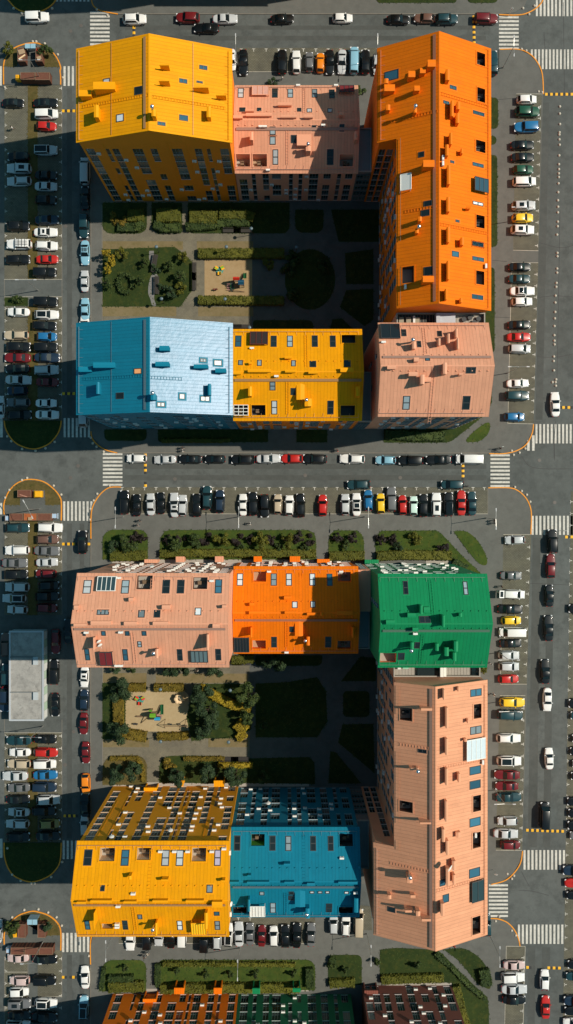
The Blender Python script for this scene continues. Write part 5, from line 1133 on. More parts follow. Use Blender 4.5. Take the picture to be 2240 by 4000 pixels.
boot_car = [o for o in COL.objects if o.get('label', '').startswith('white minivan with open boot')][0]
m = MB(); M = Matrix.Translation((-2.05, 0, 1.62)) @ Matrix.Rotation(R(12), 4, 'Y'); m.box(-1.0,-.75,-.03,0,.75,.03,0,M); m.build('tailgate', PAINT['W'], boot_car); m = MB(); m.box(-.85,-.55,.031,-.2,.55,.036,0,M); m.build('tailgate_window', carglass, boot_car)
row('in right bays beside upper peach roof', 'top', g4, 'C3', 'h', '965,487,Yw>;948,585,Tu>;937,768,Ww>;940,945,Wug>;925,1055,Ms<;924,1143,Ms<;937,1230,Ts>', z=ZP)
row('in right bays beside lower peach roof', 'top', g4, 'C3', 'h', '930,1415,Sh<;915,1515,Ss>;950,1603,Mh>', z=ZP)
row('at bottom right bays', 'top', g4, 'C4', 'h', '980,1142,Qs>;970,1235,Wu>;980,1330,Ss>;978,1412,Ks>', z=ZP)
row('half hidden behind lower right eave of peach block', 'top', g4, 'C4', 'v', '762,825,Tu>', z=ZP)
g5 = 'cars driving on the right avenue'
row('driving alone on right avenue near salmon block', 'top', g5, 'C1', 'v', '1303,1562,Ws>', driving=True)
row('on right avenue beside green roof', 'top', g5, 'C2', 'v', '1282,830,Ku>;1268,1025,Mw>;1257,1257,Ks>;1250,1510,Ks>;1225,1850,Ks>', driving=True)
row('on right avenue beside peach roof', 'top', g5, 'C3', 'v', '1242,467,Ws<;1256,930,Ws>;1218,1375,Kv>', driving=True); row('on avenue at bottom right', 'top', g5, 'C4', 'v', '1220,1262,Wh>;1228,1475,Rs>', driving=True)
g6 = 'cars cut by the right frame edge'
row('cut by right edge beside green roof', 'top', g6, 'C2', 'h', '1510,1360,Ks<'); row('cut by right edge beside peach roof', 'top', g6, 'C3', 'h', '1512,500,Ks<;1522,592,Ts<;1524,770,Ks<;1505,872,Ks<;1525,970,Gs<;1520,1067,Ks<;1490,1265,Ks<;1502,1358,Ks<;1492,1450,Ku<;1510,1530,Gs<')
row('cut by right edge at lower right', 'top', g6, 'C4', 'h', '1460,400,Nu<;1475,500,Rs<;1480,595,Ks<;1500,1140,Ks<;1475,1232,Ts<;1462,1420,Nu<;1475,1500,Ks<;1455,1595,Ws<')
g7 = 'cars parked along the middle street'
row('at north kerb of middle street, left half', 'left', g7, 'A2', 'h', '1072,182,Wh<;1295,190,Ss<;1495,187,Ks<'); row('at north kerb of middle street, centre', 'left', g7, 'B2', 'h', '163,187,Kh<;382,190,Ku<;580,183,Ss>;765,183,Rh<;945,185,Ku<;1237,185,Ww<')
row('at north kerb of middle street, right end', 'left', g7, 'C2', 'h', '-25,195,Lh<;172,197,Ku<;390,192,Ks<'); row('long and high roofed at right end of middle street', 'left', g7, 'C2', 'h', '632,187,Wv<')
row('driving on the middle street above centre bays', 'left', g7, 'B2', 'h', '1287,387,Tu<', driving=True); row('driving on the middle street with people behind it', 'left', g7, 'C2', 'h', '497,387,Tm<', driving=True)
row('in left part of middle bay row', 'left', g7, 'A2', 'v', '978,525,Ku>;1073,548,Ks>;1182,542,Ss>;1262,532,Ks>;1368,547,Sss>;1432,550,Sh>', z=ZP)
row('in centre of middle bay row', 'left', g7, 'B2', 'v', '20,548,Kw>;100,490,Tu>;200,520,Nu>;382,545,Ws>;460,537,Ku>;550,553,Ku<;654,540,Eh>;744,550,Wh>;832,550,Kw>;1005,550,Rh>;1182,543,Sh>;1270,543,Wsg>;1362,510,Bh>', z=ZP)
row('in right part of middle bay row', 'left', g7, 'C2', 'v', '-64,535,Yh>;20,500,Gu>;107,547,Rh>;193,553,Fh>;270,550,Ku>;370,543,Wus>;467,540,Kug>;567,530,Rs>;650,535,Ts>', z=ZP)
g8 = 'cars parked below the lower blocks'
row('in bay row below lower yellow block', 'left', g8, 'A4', 'v', '1022,928,Ws<;1150,925,Ku>;1245,900,Ss<;1340,910,Ks>;1425,905,Wu>', z=ZP)
row('in bay row below low blue block', 'left', g8, 'B4', 'v', '75,945,Ku>;178,930,Swl>;266,905,Wwg>;350,900,Ss>;436,900,Gs>;528,915,Ms>;622,915,Wh>;712,915,Ku>;802,910,Ks>;914,905,Gs>', z=ZP)
row('standing apart below the low blue block right end', 'left', g8, 'B4', 'v', '1090,822,Sh>;1187,830,Wwl>;1287,805,Ev>', z=ZP)

# ------------------------------------------------------------------ plants
def leaf_cards(mb, pts, size, rnd_, up=.5):
    for (p, nrm) in pts:
        n = Vector(nrm)+Vector((rnd_.uniform(-.8,.8), rnd_.uniform(-.8,.8), rnd_.uniform(-.3,.9)+up)); n.normalize()
        a = n.orthogonal().normalized(); a.rotate(Matrix.Rotation(rnd_.uniform(0, 6.28), 3, n)); c = n.cross(a)
        s = size*rnd_.uniform(.6, 1.3); P = Vector(p)
        mb.poly([P-a*s, P-c*s*.6, P+a*s, P+c*s*.6])
def crown_mesh(seed, rad, h, blobs, n, size, leaf, conic=False):
    rr = random.Random(seed); mb = MB(); pts = []
    B_ = []
    for i in range(blobs):
        a = rr.uniform(0, 6.28); f = i/max(1, blobs-1)
        q = rad*(.80 if not conic else .75*(1-f*.85))*math.sqrt(rr.uniform(.05, 1)); z = h*(rr.uniform(.15, .85) if not conic else .08+.84*f)
        B_.append((q*math.cos(a), q*math.sin(a), z, rad*rr.uniform(.22, .46)*(1 if not conic else 1-f*.6)))
    for i in range(n):
        x, y, z, r = rr.choice(B_)
        v = Vector((rr.gauss(0,1), rr.gauss(0,1), rr.gauss(.25,.8))).normalized(); d = r*rr.uniform(.55, 1.1)
        pts.append(((x+v.x*d, y+v.y*d, max(.1, z+v.z*d*.8)), v))
    leaf_cards(mb, pts, size, rr, .3)
    for x, y, z, r in B_: mb.sphere((x,y,z), r*.55, n=8, k=5)
    return mb.mesh('crown', LEAF[leaf])
CROWN = {}
TRUNK = {}
def plant(kind, t, x, y, rad, h, leaf, label, cat='tree', group=None, size=.22, density=1.0, conic=False, name=None, zb=0.12):
    key = (round(rad*1.7)/1.7, round(h), leaf, conic, rc_.randrange(2))
    if key not in CROWN:
        CROWN[key] = crown_mesh(len(CROWN)*37+11, key[0], max(.6, h*.75), 9 if not conic else 12, int(420*density*max(.5, key[0]*key[0]*.55)), size, leaf, conic)
        tb = MB(); r0 = max(.05, h*.022)
        tb.rings([[(r*math.cos(6.283*j/8)+dx, r*math.sin(6.283*j/8), z) for j in range(8)] for r, z, dx in ((r0*1.3,0,0),(r0,h*.2,.02),(r0*.7,h*.5,.05),(r0*.25,h*.85,.02))])
        for k in range(4):
            a = k*1.6+.3; tb.tube((.02,0,h*(.25+.08*k)), (math.cos(a)*rad*.6, math.sin(a)*rad*.6, h*(.5+.08*k)), r0*.35, 5)
        TRUNK[key] = tb.mesh('trunk', bark)
    X, Y = gt(t, x, y, h*.55)
    r = empty(name or ('tree' if cat == 'tree' else 'shrub'), (X, Y, zb), rc_.uniform(0, 6.28)); tag(r, label, cat, group)
    link('trunk', TRUNK[key], r); link('crown', CROWN[key], r, (0, 0, h*.2 if cat == 'tree' else .1))
    s = rad/key[0]; r.scale = (s, s, 1); return r
def hedge(t, pts, w, h, leaf, label, dens=26, size=.16, zb=.12):
    """clipped hedge along a line: dark core and a coat of leaves"""
    rr = random.Random(len(label)+int(pts[0][0])); p = [gt(t, *q) for q in pts]; mb = MB(); lf = []
    for a, c in zip(p, p[1:]):
        L_ = math.hypot(c[0]-a[0], c[1]-a[1]); ux, uy = (c[0]-a[0])/L_, (c[1]-a[1])/L_
        M = Matrix.Translation((a[0], a[1], 0)) @ Matrix.Rotation(math.atan2(uy, ux), 4, 'Z')
        mb.box(-.05, -w/2+.12, 0, L_+.05, w/2-.12, h-.14, 0, M)
        for i in range(int(L_*w*dens)):
            d, o = rr.uniform(-.1, L_+.1), rr.uniform(-w/2, w/2); z = h+rr.gauss(-.06, .09)+.12*math.sin(d*2.1+o*3); q = M @ Vector((d, o, z)); lf.append((tuple(q), (0,0,1)))
        for i in range(int(L_*h*dens*.7)):
            for sg in (-1, 1):
                q = M @ Vector((rr.uniform(0, L_), sg*(w/2+rr.gauss(-.03,.06)), rr.uniform(.05, h))); lf.append((tuple(q), (-uy*sg, ux*sg, .2)))
        for i in range(int(w*h*dens*.7)):
            for d in (0, L_):
                q = M @ Vector((d+rr.gauss(0,.07), rr.uniform(-w/2,w/2), rr.uniform(.05,h))); lf.append((tuple(q), ((1 if d else -1)*ux, (1 if d else -1)*uy, .2)))
    leaf_cards(mb, lf, size, rr, .2)
    x = sum(q[0] for q in p)/len(p); y = sum(q[1] for q in p)/len(p)
    mb.v = [(v[0]-x, v[1]-y, v[2]) for v in mb.v]
    o = mb.build('hedge', LEAF[leaf], None, loc=(x, y, zb)); tag(o, label, 'hedge'); return o
# upper courtyard
hedge('A1', [(1010,95),(1130,95)], 2.4, 1.1, 'olive', 'hedge clump right of the golden bush in first courtyard bed', 18); hedge('A1', [(930,185),(1070,190),(1130,160)], 1.7, 1.1, 'green', 'dark curved hedge at foot of first courtyard bed', 20)
plant('s','A1',928,115,1.75,1.6,'gold','round golden bush in first courtyard bed','shrub',density=2.2,size=.14)
hedge('A1', [(1235,95),(1415,95)], 2.6, 1.2, 'olive', 'hedge at top of second courtyard bed', 18); hedge('A1', [(1215,165),(1290,195),(1410,190)], 1.7, 1.2, 'green', 'dark curved hedge at foot of second courtyard bed', 20)
hedge('B1', [(-30,105),(180,110)], 2.6, 1.2, 'olive', 'wide golden hedge in third courtyard bed'); hedge('B1', [(200,85),(400,90),(465,110)], 1.9, 1.2, 'olive', 'hedge running into the shadow in third courtyard bed'); hedge('B1', [(-60,185),(120,175),(250,150),(430,150)], 1.6, 1.1, 'green', 'dark curved hedge behind the benches')
hedge('B1', [(35,390),(250,392),(465,390),(700,390)], 1.9, 1.2, 'olive', 'long golden hedge above the upper playground', 34); hedge('B1', [(35,755),(250,755),(455,758),(700,758)], 1.7, 1.2, 'olive', 'long golden hedge below the upper playground', 34)
hedge('A1', [(990-70*math.cos(R(a)),625+88*math.sin(R(a))) if False else (992+58*math.cos(R(a)), 622+72*math.sin(R(a))) for a in range(60,420,30)], .9, .9, 'green', 'dark ring shaped hedge on the octagonal lawn', 26)
for i, (x, y, rad, h, lf, lb) in enumerate(((838,385,1.0,4.2,'yellow','topmost golden tree at left edge of upper courtyard'),(880,440,1.1,4.4,'yellow','golden tree second from top at left edge of upper courtyard'),(845,500,1.0,4.2,'yellow','golden tree third from top at left edge of upper courtyard'),(840,615,1.0,4.0,'green','green tree lowest at left edge of upper courtyard'),(950,390,1.3,2.6,'olive','small yellowish tree near top of octagonal lawn'),(1130,450,1.0,3,'green','small green tree left of the stone chip path'),(1090,600,1.0,3.2,'green','small green tree beside the ring hedge'),
        (1320,470,1.1,3.4,'green','green tree right of the stone chip path, upper'),(1410,560,1.3,3.4,'green','green tree beside golden shrub at lawn right edge'),(1430,410,1.1,2.6,'olive','golden shrub at upper right of octagonal lawn'),(1410,650,1.2,3.4,'olive','golden shrub at lower right of octagonal lawn'),(1330,690,1.3,3.6,'dark','dark tree at lower right of octagonal lawn'),(1280,640,1.0,1.6,'dark','low dark bush beside the stone chip path'),(1225,500,1.1,1.8,'dark','low dark bush in the middle of the stone chip path'))):
    plant('t','A1',x,y,rad,h,lf,lb,'tree' if h > 2 else 'shrub',density=1.6,size=.17)
plant('t','A1',145,740,1.3,1.8,'green','small bush in grass bed of the left parking strip','shrub',size=.15); plant('t','B1',580,465,1.2,2.2,'olive','lone yellowish bush in courtyard shade','shrub')
for x, y, lb in ((770,420,'upper'),(740,500,'left'),(770,690,'lower left'),(1010,470,'upper right')): plant('t','B1',x,y,1.5,2.6,'green','shaded tree at %s rim of the oval lawn' % lb,'tree')
# lower courtyard
for i, (t, x, y, rad, h, lf, lb) in enumerate((('A3',945,385,2.2,5.2,'dark','dark tree at upper left corner of lower playground'),('A3',915,720,2.2,5.2,'dark','dark tree at lower left corner of lower playground'),
    ('B3',70,430,2.1,5.4,'dark','dark tree topmost right of the lower playground'),('B3',110,545,2.2,5.6,'dark','dark tree in middle right of lower playground'),('B3',140,680,1.9,5,'dark','dark tree low right of the lower playground'),('B3',40,725,1.8,4.6,'dark','dark tree nearest bottom right playground corner'),('B3',20,470,1.9,5,'dark','dark tree at upper right playground edge'),
    ('B3',420,430,2.5,6,'green','large green tree at the courtyard shadow edge'),('B3',420,605,1.5,4.5,'green','green tree at shadow edge beside golden shrub'),('B3',540,660,1.1,3.4,'green','small tree inside the shadow of lower courtyard'),
    ('A3',925,1045,2.0,5,'dark','left one of two trees in bed above yellow facade'),('A3',1065,1040,2.0,5,'dark','right one of two trees in bed above yellow facade'),('A3',1385,1060,2.0,5.2,'dark','first tree from left in row above yellow facade'),('B3',110,1060,1.9,5.2,'dark','second tree from left in row above yellow facade'),('B3',325,1055,2.2,5.6,'dark','third tree from left above blue facade'),('B3',545,1075,1.3,4.2,'green','small tree in shade above blue facade'),
    ('B3',620,180,2.1,5.4,'dark','tree in shade below low orange block'),('A3',900,215,1.3,3.4,'dark','tree left below the dark red awning'),('A3',1030,210,1.3,3.2,'green','tree second left below the salmon block'),('A3',1330,225,1.9,4.6,'dark','tree below middle of the salmon block eave'),('A3',1420,230,1.5,4.4,'dark','tree below right part of salmon block eave'),('B3',180,222,1.8,4.2,'dark','tree below right end of salmon block eave'))):
    plant('t',t,x,y,rad,h,lf,lb,'tree',group=None,density=1.7,size=.2)
hedge('A3', [(1015,365),(1145,365)], 1.6, 1.2, 'gold', 'hedge left of upper playground entrance', 30); hedge('A3', [(1215,367),(1440,365)], 1.5, 1.2, 'gold', 'hedge right of upper playground entrance', 30)
hedge('A3', [(935,450),(935,620),(945,690),(1010,730),(1150,748)], 2.0, 1.2, 'gold', 'long golden hedge round the playground lower left', 30); hedge('A3', [(1240,748),(1430,745),(1480,735)], 1.5, 1.2, 'gold', 'hedge right of lower playground entrance', 30)
hedge('B3', [(45,365),(140,415),(240,470),(310,500),(440,540)], 1.7, 1.3, 'yellow', 'diagonal golden hedge among trees of lower courtyard', 30); hedge('B3', [(335,640),(380,680),(400,700)], 2.2, 1.4, 'yellow', 'golden shrub mass at lower shadow edge', 30); hedge('B3', [(350,720),(385,765)], 2.0, 1.3, 'yellow', 'golden shrub tail beside ball lamp', 30)
hedge('B3', [(190,965),(300,975),(455,968)], 1.0, 1.0, 'yellow', 'wavy golden hedge above blue facade', 30); hedge('B3', [(-80,922),(235,920)], .8, .9, 'gold', 'low ochre hedge left of lower benches', 30)
hedge('A3', [(870,920),(1080,920),(1120,990),(1130,1100)], .8, .8, 'gold', 'low dry hedge round bed above yellow facade', 24); plant('s','A3',1330,970,1.3,1.6,'gold','golden bush at left of the tree row','shrub',density=1.5); plant('s','A3',1095,1000,.9,1.6,'olive','small golden bush right of the two trees','shrub',density=1.5)
hedge('B2', [(295,1755),(465,1745)], 1.6, 1.1, 'olive', 'golden hedge below the glazed orange roof terrace', 30)
# beds on the middle street
hedge('A2', [(875,945),(1150,940)], 1.9, 1.2, 'olive', 'hedge at foot of leftmost middle bed', 30); hedge('A2', [(1262,925),(1500,920),(1800,920),(2100,922),(2470,925)], 1.5, 1.2, 'olive', 'long hedge at foot of the long middle bed', 28); hedge('B2', [(1060,945),(1325,940)], 1.7, 1.2, 'olive', 'hedge at foot of short middle bed', 28); hedge('C2', [(-95,945),(100,935),(480,940)], 1.8, 1.2, 'olive', 'hedge at foot of bed above green block', 28)
hedge('C2', [(500,985),(600,1040)], 1.4, 1.1, 'green', 'dark hedge corner above green block', 24)
n = 0
for t, x, y, rad, h, lf, lb in (('A2',1000,835,2.0,4,'green','green tree in leftmost middle bed'),('A2',900,880,1.5,2.4,'dark','dark shrub left in leftmost middle bed'),('A2',1060,805,1.2,1.6,'purple','purple shrub upper in leftmost middle bed'),('A2',1110,810,1.1,1.5,'purple','purple shrub right in leftmost middle bed'),('A2',1350,850,1.6,3.2,'green','first green shrub from left in long middle bed'),('A2',1320,815,1.2,1.6,'purple','first purple shrub from left in long middle bed'),('A2',1420,810,1.1,1.6,'purple','second purple shrub from left in long middle bed'),
    ('B2',10,830,1.6,3,'green','second green shrub from left in long middle bed'),('B2',90,812,1.4,1.7,'purple','third purple shrub from left in long middle bed'),('B2',215,820,1.7,3.2,'olive','yellow green tree in long middle bed, left of centre'),('B2',340,815,1.3,1.6,'purple','fourth purple shrub from left in long middle bed'),('B2',520,820,1.7,3.2,'olive','yellow green tree in long middle bed, centre'),('B2',430,815,1.0,1.6,'purple','purple shrub left of central yellow green tree'),('B2',600,815,1.2,1.6,'purple','purple shrub right of central yellow green tree'),('B2',735,825,1.5,3,'olive','yellow green tree at right in long middle bed'),('B2',820,805,1.3,1.6,'purple','purple shrub near right end of long middle bed'),('B2',905,820,1.2,1.5,'purple','rightmost purple shrub in long middle bed'),('B2',860,870,1.1,1.6,'green','small green shrub at right end of long middle bed'),
    ('B2',350,870,1.1,1.7,'green','low green shrub left of centre in long middle bed'),('B2',660,865,1.1,1.7,'green','low green shrub right of centre in long middle bed'),
    ('B2',1120,800,1.2,1.5,'purple','left purple shrub in short middle bed'),('B2',1240,810,1.3,1.5,'purple','right purple shrub in short middle bed'),('B2',1190,855,1.2,2,'green','green shrub in short middle bed'),('C2',-60,820,1.3,1.6,'purple','left purple shrub in bed above green block'),('C2',25,815,1.1,1.5,'purple','second purple shrub in bed above green block'),('C2',75,870,1.0,2,'dark','dark green shrub in bed above green block'),('C2',200,820,1.6,2,'olive','wide yellowish shrub in bed above green block'),('C2',390,895,.9,1.4,'purple','purple shrub near diagonal path, left one'),('C2',450,880,.8,1.3,'purple','purple shrub near diagonal path, right one')):
    plant('s',t,x,y,rad,h,lf,lb,'shrub' if h < 2.5 else 'tree',density=1.3,size=.17)
# bottom beds
hedge('A4', [(820,1150),(800,1320)], .9, .9, 'green', 'hedge at left rim of bottom left bed', 24); hedge('A4', [(860,1300),(1130,1290)], 2.0, 1.1, 'olive', 'hedge at foot of bottom left bed', 26); hedge('A4', [(860,1230),(1050,1225)], 1.2, 1.2, 'green', 'dark hedge in middle of bottom left bed', 24)
hedge('A4', [(1265,1310),(1600,1305),(2340,1305)], 1.9, 1.1, 'olive', 'long hedge at foot of the long bottom bed', 24); hedge('A4', [(1280,1120),(1700,1120),(2310,1125)], .9, .9, 'olive', 'long thin hedge at top of the long bottom bed', 24); hedge('B4', [(900,1150),(905,1300)], 1.6, 1.2, 'green', 'hedge at right end of long bottom bed', 24); hedge('A4', [(1240,1120),(1240,1290)], 1.2, 1.0, 'green', 'hedge at left end of long bottom bed', 24)
for i, (t, x, y, lf) in enumerate((('A4',975,1180,'green'),('A4',1380,1200,'green'),('B4',85,1235,'green'),('B4',280,1230,'green'),('B4',480,1235,'green'),('B4',770,1220,'green'))):
    plant('s',t,x,y,1.0,3.0,lf,('conical shrub in the bottom left bed','first conical shrub from left in long bottom bed','second conical shrub from left in long bottom bed','third conical shrub from left in long bottom bed','fourth conical shrub from left in long bottom bed','fifth conical shrub from left in long bottom bed')[i],'shrub',conic=True,density=1.6,size=.15)
hedge('B4', [(1060,1270),(1250,1260)], 1.6, 1.1, 'olive', 'hedge at foot of short bottom bed', 26); hedge('B4', [(1060,1080),(1100,1100)], 1.2, 1, 'green', 'hedge at upper left of short bottom bed', 24)
plant('s','B4',1180,1190,1.1,2.4,'green','conical shrub in short bottom bed','shrub',conic=True,density=1.6,size=.15); plant('s','B4',1070,1150,1.0,2,'green','round shrub at left of short bottom bed','shrub'); plant('s','B4',1430,1130,1.1,3,'green','conical shrub left of the brown block','shrub',conic=True,density=1.6,size=.15)
plant('s','C4',215,1150,1.2,3.0,'green','conical shrub on the lawn below peach block','shrub',conic=True,density=1.6,size=.15); hedge('C4', [(-60,1240),(260,1230),(420,1225)], 1.7, 1.1, 'olive', 'hedge along the brown block top side', 26); hedge('C4', [(520,1290),(560,1450),(600,1590)], 1.5, 1.1, 'olive', 'hedge along the brown block right side', 26); hedge('C4', [(735,1160),(760,1280)], 2.2, 1.2, 'green', 'dark hedge in leaf shaped lawn at bottom right', 24)
hedge('C4', [(360,1040),(480,1140),(620,1290),(740,1390)], .9, .8, 'green', 'hedge beside the diagonal path at bottom right', 22); hedge('A1', [(1270,1848),(1800,1850)], .8, .8, 'olive', 'low hedge strip in shade below blue block', 20); hedge('C1', [(-30,1800),(200,1815),(430,1815)], 1.8, 1.0, 'green', 'hedge along foot of the right salmon block', 24)
for t, x, y, rad, h, lf, lb in (('i1',190,270,1.2,3.2,'olive','bare brownish tree at left of top left island'),('i1',1000,330,1.5,3.6,'green','green tree at right of top left island'),('i3',255,365,1.5,3.6,'green','green tree at left of bottom left island'),('i3',1030,385,1.3,3.6,'dark','dark tree at right of bottom left island')): plant('t',t,x,y,rad,h,lf,lb,'tree',density=1.6,size=.18)
plant('s','B0',415,622,1.0,2.4,'dark','small tree top showing above low salmon block eave','tree'); plant('s','B0',1080,690,1.4,1.6,'green','low bush beside the link right of low salmon block','shrub'); plant('s','C3',735,235,1.0,1.4,'olive','weedy bush at corner of green block','shrub')

# ------------------------------------------------------------------ street furniture
b = MB(); b.cyl((0,0,0), .26, .26, .07, 16); b.sphere((0,0,.05), .25, n=16, k=7, lo=0); BOL = b.mesh('stone_bollard', mat_plain('bollard_pale_concrete', (.46,.42,.35), .7, var=.1)); BOL.polygons.foreach_set('use_smooth', [len(p.vertices) == 4 for p in BOL.polygons])
def bollards(t, pts, lab, grp):
    for x, y in pts:
        X, Y = gt(t, x, y, .2); o = link('stone_bollard', BOL, None, (X, Y, 0)); tag(o, lab, 'bollard', grp)
bollards('C0', [(1350,748),(1349,798),(1350,872),(1347,930),(1346,946),(1346,980),(1348,1018),(1345,1093),(1343,1155),(1343,1190),(1342,1220),(1342,1246),(1340,1290),(1338,1352),(1336,1410),(1337,1455),(1336,1495),(1335,1560),(1334,1593),(1330,1652)], 'white dome bollard in the long row beside the right avenue', 'dome bollards in a row along the right avenue')
bollards('C1', [(1320,375),(1320,402),(1318,498),(1318,530),(1313,610),(1311,641),(1306,710),(1304,764),(1303,838),(1300,888),(1297,948),(1296,1020),(1297,1063),(1297,1092),(1293,1187),(1291,1222),(1293,1296),(1310,1366),(1282,1388),(1306,1388),(1308,1416)], 'white dome bollard in the long row beside the right avenue', 'dome bollards in a row along the right avenue')
for t, pts, w in (('A2',[(40,489),(73,429),(171,351),(211,335),(420,395),(479,465)],'round island with yellow bin'),('A1',[(57,1812),(88,1850),(173,1911),(278,1926),(356,1905),(429,1856)],'island end below blue block'),('A1',[(711,1822),(727,1866),(757,1894),(811,1933)],'orange kerb corner below blue block'),('A2',[(858,395),(761,459),(733,511),(708,576),(702,661)],'orange kerb corner above salmon block'),
        ('A0',[(256,322),(283,322),(350,338),(452,424),(492,605),(37,680)],'top left dumpster island'),('A0',[(107,62),(171,100),(195,103),(409,62)],'island cut by top edge'),('A0',[(759,71),(842,116)],'orange kerb corner at top edge'),('C0',[(1170,38),(1133,97),(1090,55)],'orange kerb corner at top right edge'),('C0',[(1080,343),(1113,354),(1200,643),(1225,648)],'orange kerb corner right of orange block'),
        ('C1',[(1068,1908),(1023,1940),(977,1957),(962,1925)],'orange kerb corner below right salmon block'),('C2',[(987,406),(1040,437),(1080,466),(1107,521)],'orange kerb corner right of middle bays'),('A3',[(96,1838),(163,1887),(246,1906),(271,1906),(401,1857),(487,1740),(58,1632)],'island end left of lower yellow block'),
        ('A4',[(94,770),(189,713),(300,708),(376,733),(442,770),(483,836)],'bottom left dumpster island'),('A4',[(704,905),(695,1073)],'orange kerb below lower yellow block'),('C3',[(980,1848),(963,1872),(928,1833),(757,1925)],'orange kerb corner below peach lower bays'),('C4',[(865,765),(836,800),(962,874),(994,912)],'orange kerb corner at bottom right')):
    bollards(t, pts, 'white dome bollard beside the '+w, 'dome bollards beside the '+w)
# speed bumps
sbk = mat_plain('bump_black_rubber', (.03,.03,.03), .8); sby = mat_plain('bump_yellow_rubber', (.80,.42,.01), .6)
def bump_strip(t, x0, y0, x1, y1, label, miss=()):
    a = gt(t, x0, y0); c = gt(t, x1, y1); L_ = math.hypot(c[0]-a[0], c[1]-a[1]); n = max(2, int(round(L_/.5)))
    r = empty('speed_bump', (a[0], a[1], .004), math.atan2(c[1]-a[1], c[0]-a[0])); tag(r, label, 'speed bump')
    for i in range(n):
        if i in miss: continue
        m = MB(); x = i*L_/n; w = L_/n*.96; m.rings([[(x,-.27,0),(x+w,-.27,0),(x+w,.27,0),(x,.27,0)],[(x,-.12,.055),(x+w,-.12,.055),(x+w,.12,.055),(x,.12,.055)]])
        m.build('bump_segment', sby if i % 2 == 0 else sbk, r)
for a in (('A0',487,868,612,868,'yellow and black speed bump left of tall yellow block'),('A0',1050,205,1050,290,'speed bump emerging above the tall yellow block roof'),('C0',742,110,745,310,'speed bump beside dark red car on top street'),('C0',1245,664,1443,664,'speed bump by the top of bollard row'),('A2',1139,145,1141,405,'speed bump across left end of middle street',(8,9,10,15,16)),('C2',580,230,580,350,'speed bump across right end of middle street'),('A2',488,852,712,852,'speed bump under black car left of salmon block'),('C1',1150,1585,1440,1587,'speed bump near white car on right avenue',(0,1,2,3,4,5,6,7)),('C2',1380,797,1443,797,'short speed bump by right avenue zebra crossing'),('C3',1075,1489,1370,1498,'speed bump across avenue beside peach roof'),('C4',1075,1160,1345,1166,'speed bump across avenue at bottom right',(2,3,4,5,6,7)),('A4',487,1237,607,1237,'speed bump beside white car at bottom left',(2,)),('A1',490,1478,610,1478,'shaded speed bump left of blue block'),('A3',500,1377,612,1377,'shaded speed bump left of lower yellow block')): bump_strip(*a)
# street lamps
def lamp(t, x, y, label, arms='v', h=8.3):
    X, Y = gt(t, x, y, h); a = {'v':0,'h':R(90),'d':R(28)}[arms]
    r = empty('street_lamp', (X, Y, 0), a); tag(r, label, 'street lamp', 'double armed street lamps')
    m = MB(); m.cyl((0,0,0), .13, .09, .9, 10); m.cyl((0,0,.9), .075, .05, h-.9, 10); m.build('pole', galv, r)
    for sg in (-1, 1):
        m = MB(); m.tube((0,0,h-.05), (0,sg*1.5,h+.15), .035, 6); o = m.build('arm', galv, r)
        m = MB(); m.frustum((-.1,sg*1.45-.1,.1,sg*1.45+.1), h+.08, (-.05,sg*1.5-.05,.05,sg*1.5+.05), h+.22); m.box(-.085, min(sg*1.45,sg*2.0), h+.08, .085, max(sg*1.45,sg*2.0), h+.18); m.build('lamp_head', mat_plain('lamp_head_grey', (.5,.51,.52), .4), o)
for a in (('A2',905,645,'double street lamp on walkway at left end of middle bays'),('B2',347,642,'double street lamp over white car in middle bays'),('B2',1363,645,'double street lamp below blue car in middle bays'),('C2',838,655,'double street lamp at right corner of middle bays'),('A4',830,1030,'double street lamp at corner below lower yellow block'),('B4',338,1180,'double street lamp over the long bottom bed'),('B4',1383,1065,'double street lamp between short bed and lowest lawn'),('C4',868,1075,'double street lamp beside bottom right leaf lawn'),('B0',137,335,'street lamp behind tall yellow block right eave'),('B0',1205,335,'street lamp by left eave of tall orange block'),('C0',1025,325,'street lamp at top right pavement corner')): lamp(*a)
for a in (('A1',205,588,'double street lamp in the middle of left parking strip'),('A3',243,762,'double street lamp below the flat grey roof'),('C1',1015,1268,'double street lamp beside right bays near salmon block'),('C2',940,1759,'street lamp above silver cars beside green roof'),('C3',908,1284,'street lamp beside dark teal car by peach roof'),('C0',1084,1461,'street lamp above silver suv by orange roof'),('C3',945,560,'street lamp above yellow car by peach roof'),('A4',245,1130,'street lamp by the bottom left dumpsters'),('A0',235,470,'street lamp at the top left dumpster island')): lamp(*a, arms='h')
lamp('A2',222,580,'diagonal double street lamp on island with rust boxes',arms='d')
def ball_lamp(t, x, y, label, h=4.2):
    X, Y = gt(t, x, y, h); r = empty('park_lamp', (X, Y, .1)); tag(r, label, 'park lamp', 'round headed park lamps')
    m = MB(); m.cyl((0,0,0), .06, .045, h-.3, 8); m.build('pole', darkm, r)
    m = MB(); m.sphere((0,0,h-.1), .34, sz=.55, n=14); m.build('lamp_shade', mat_plain('lamp_shade_blue_grey', (.10,.15,.18), .35), r, smooth=True)
for a in (('A1',1225,328,'ball lamp above the stone chip path'),('A1',1265,735,'ball lamp below the stone chip path'),('B1',250,328,'ball lamp above upper playground'),('B1',240,737,'ball lamp below upper playground'),('B1',445,185,'ball lamp beside upper benches'),('B1',432,960,'ball lamp beside the bench row above low yellow block'),('B1',800,330,'ball lamp in shade left of the oval lawn'),('A3',1257,388,'ball lamp over hedge above lower playground'),('A3',1258,796,'ball lamp below lower playground'),('B3',280,395,'ball lamp among trees of lower courtyard'),('B3',267,800,'ball lamp under the trees at lower path')): ball_lamp(*a)
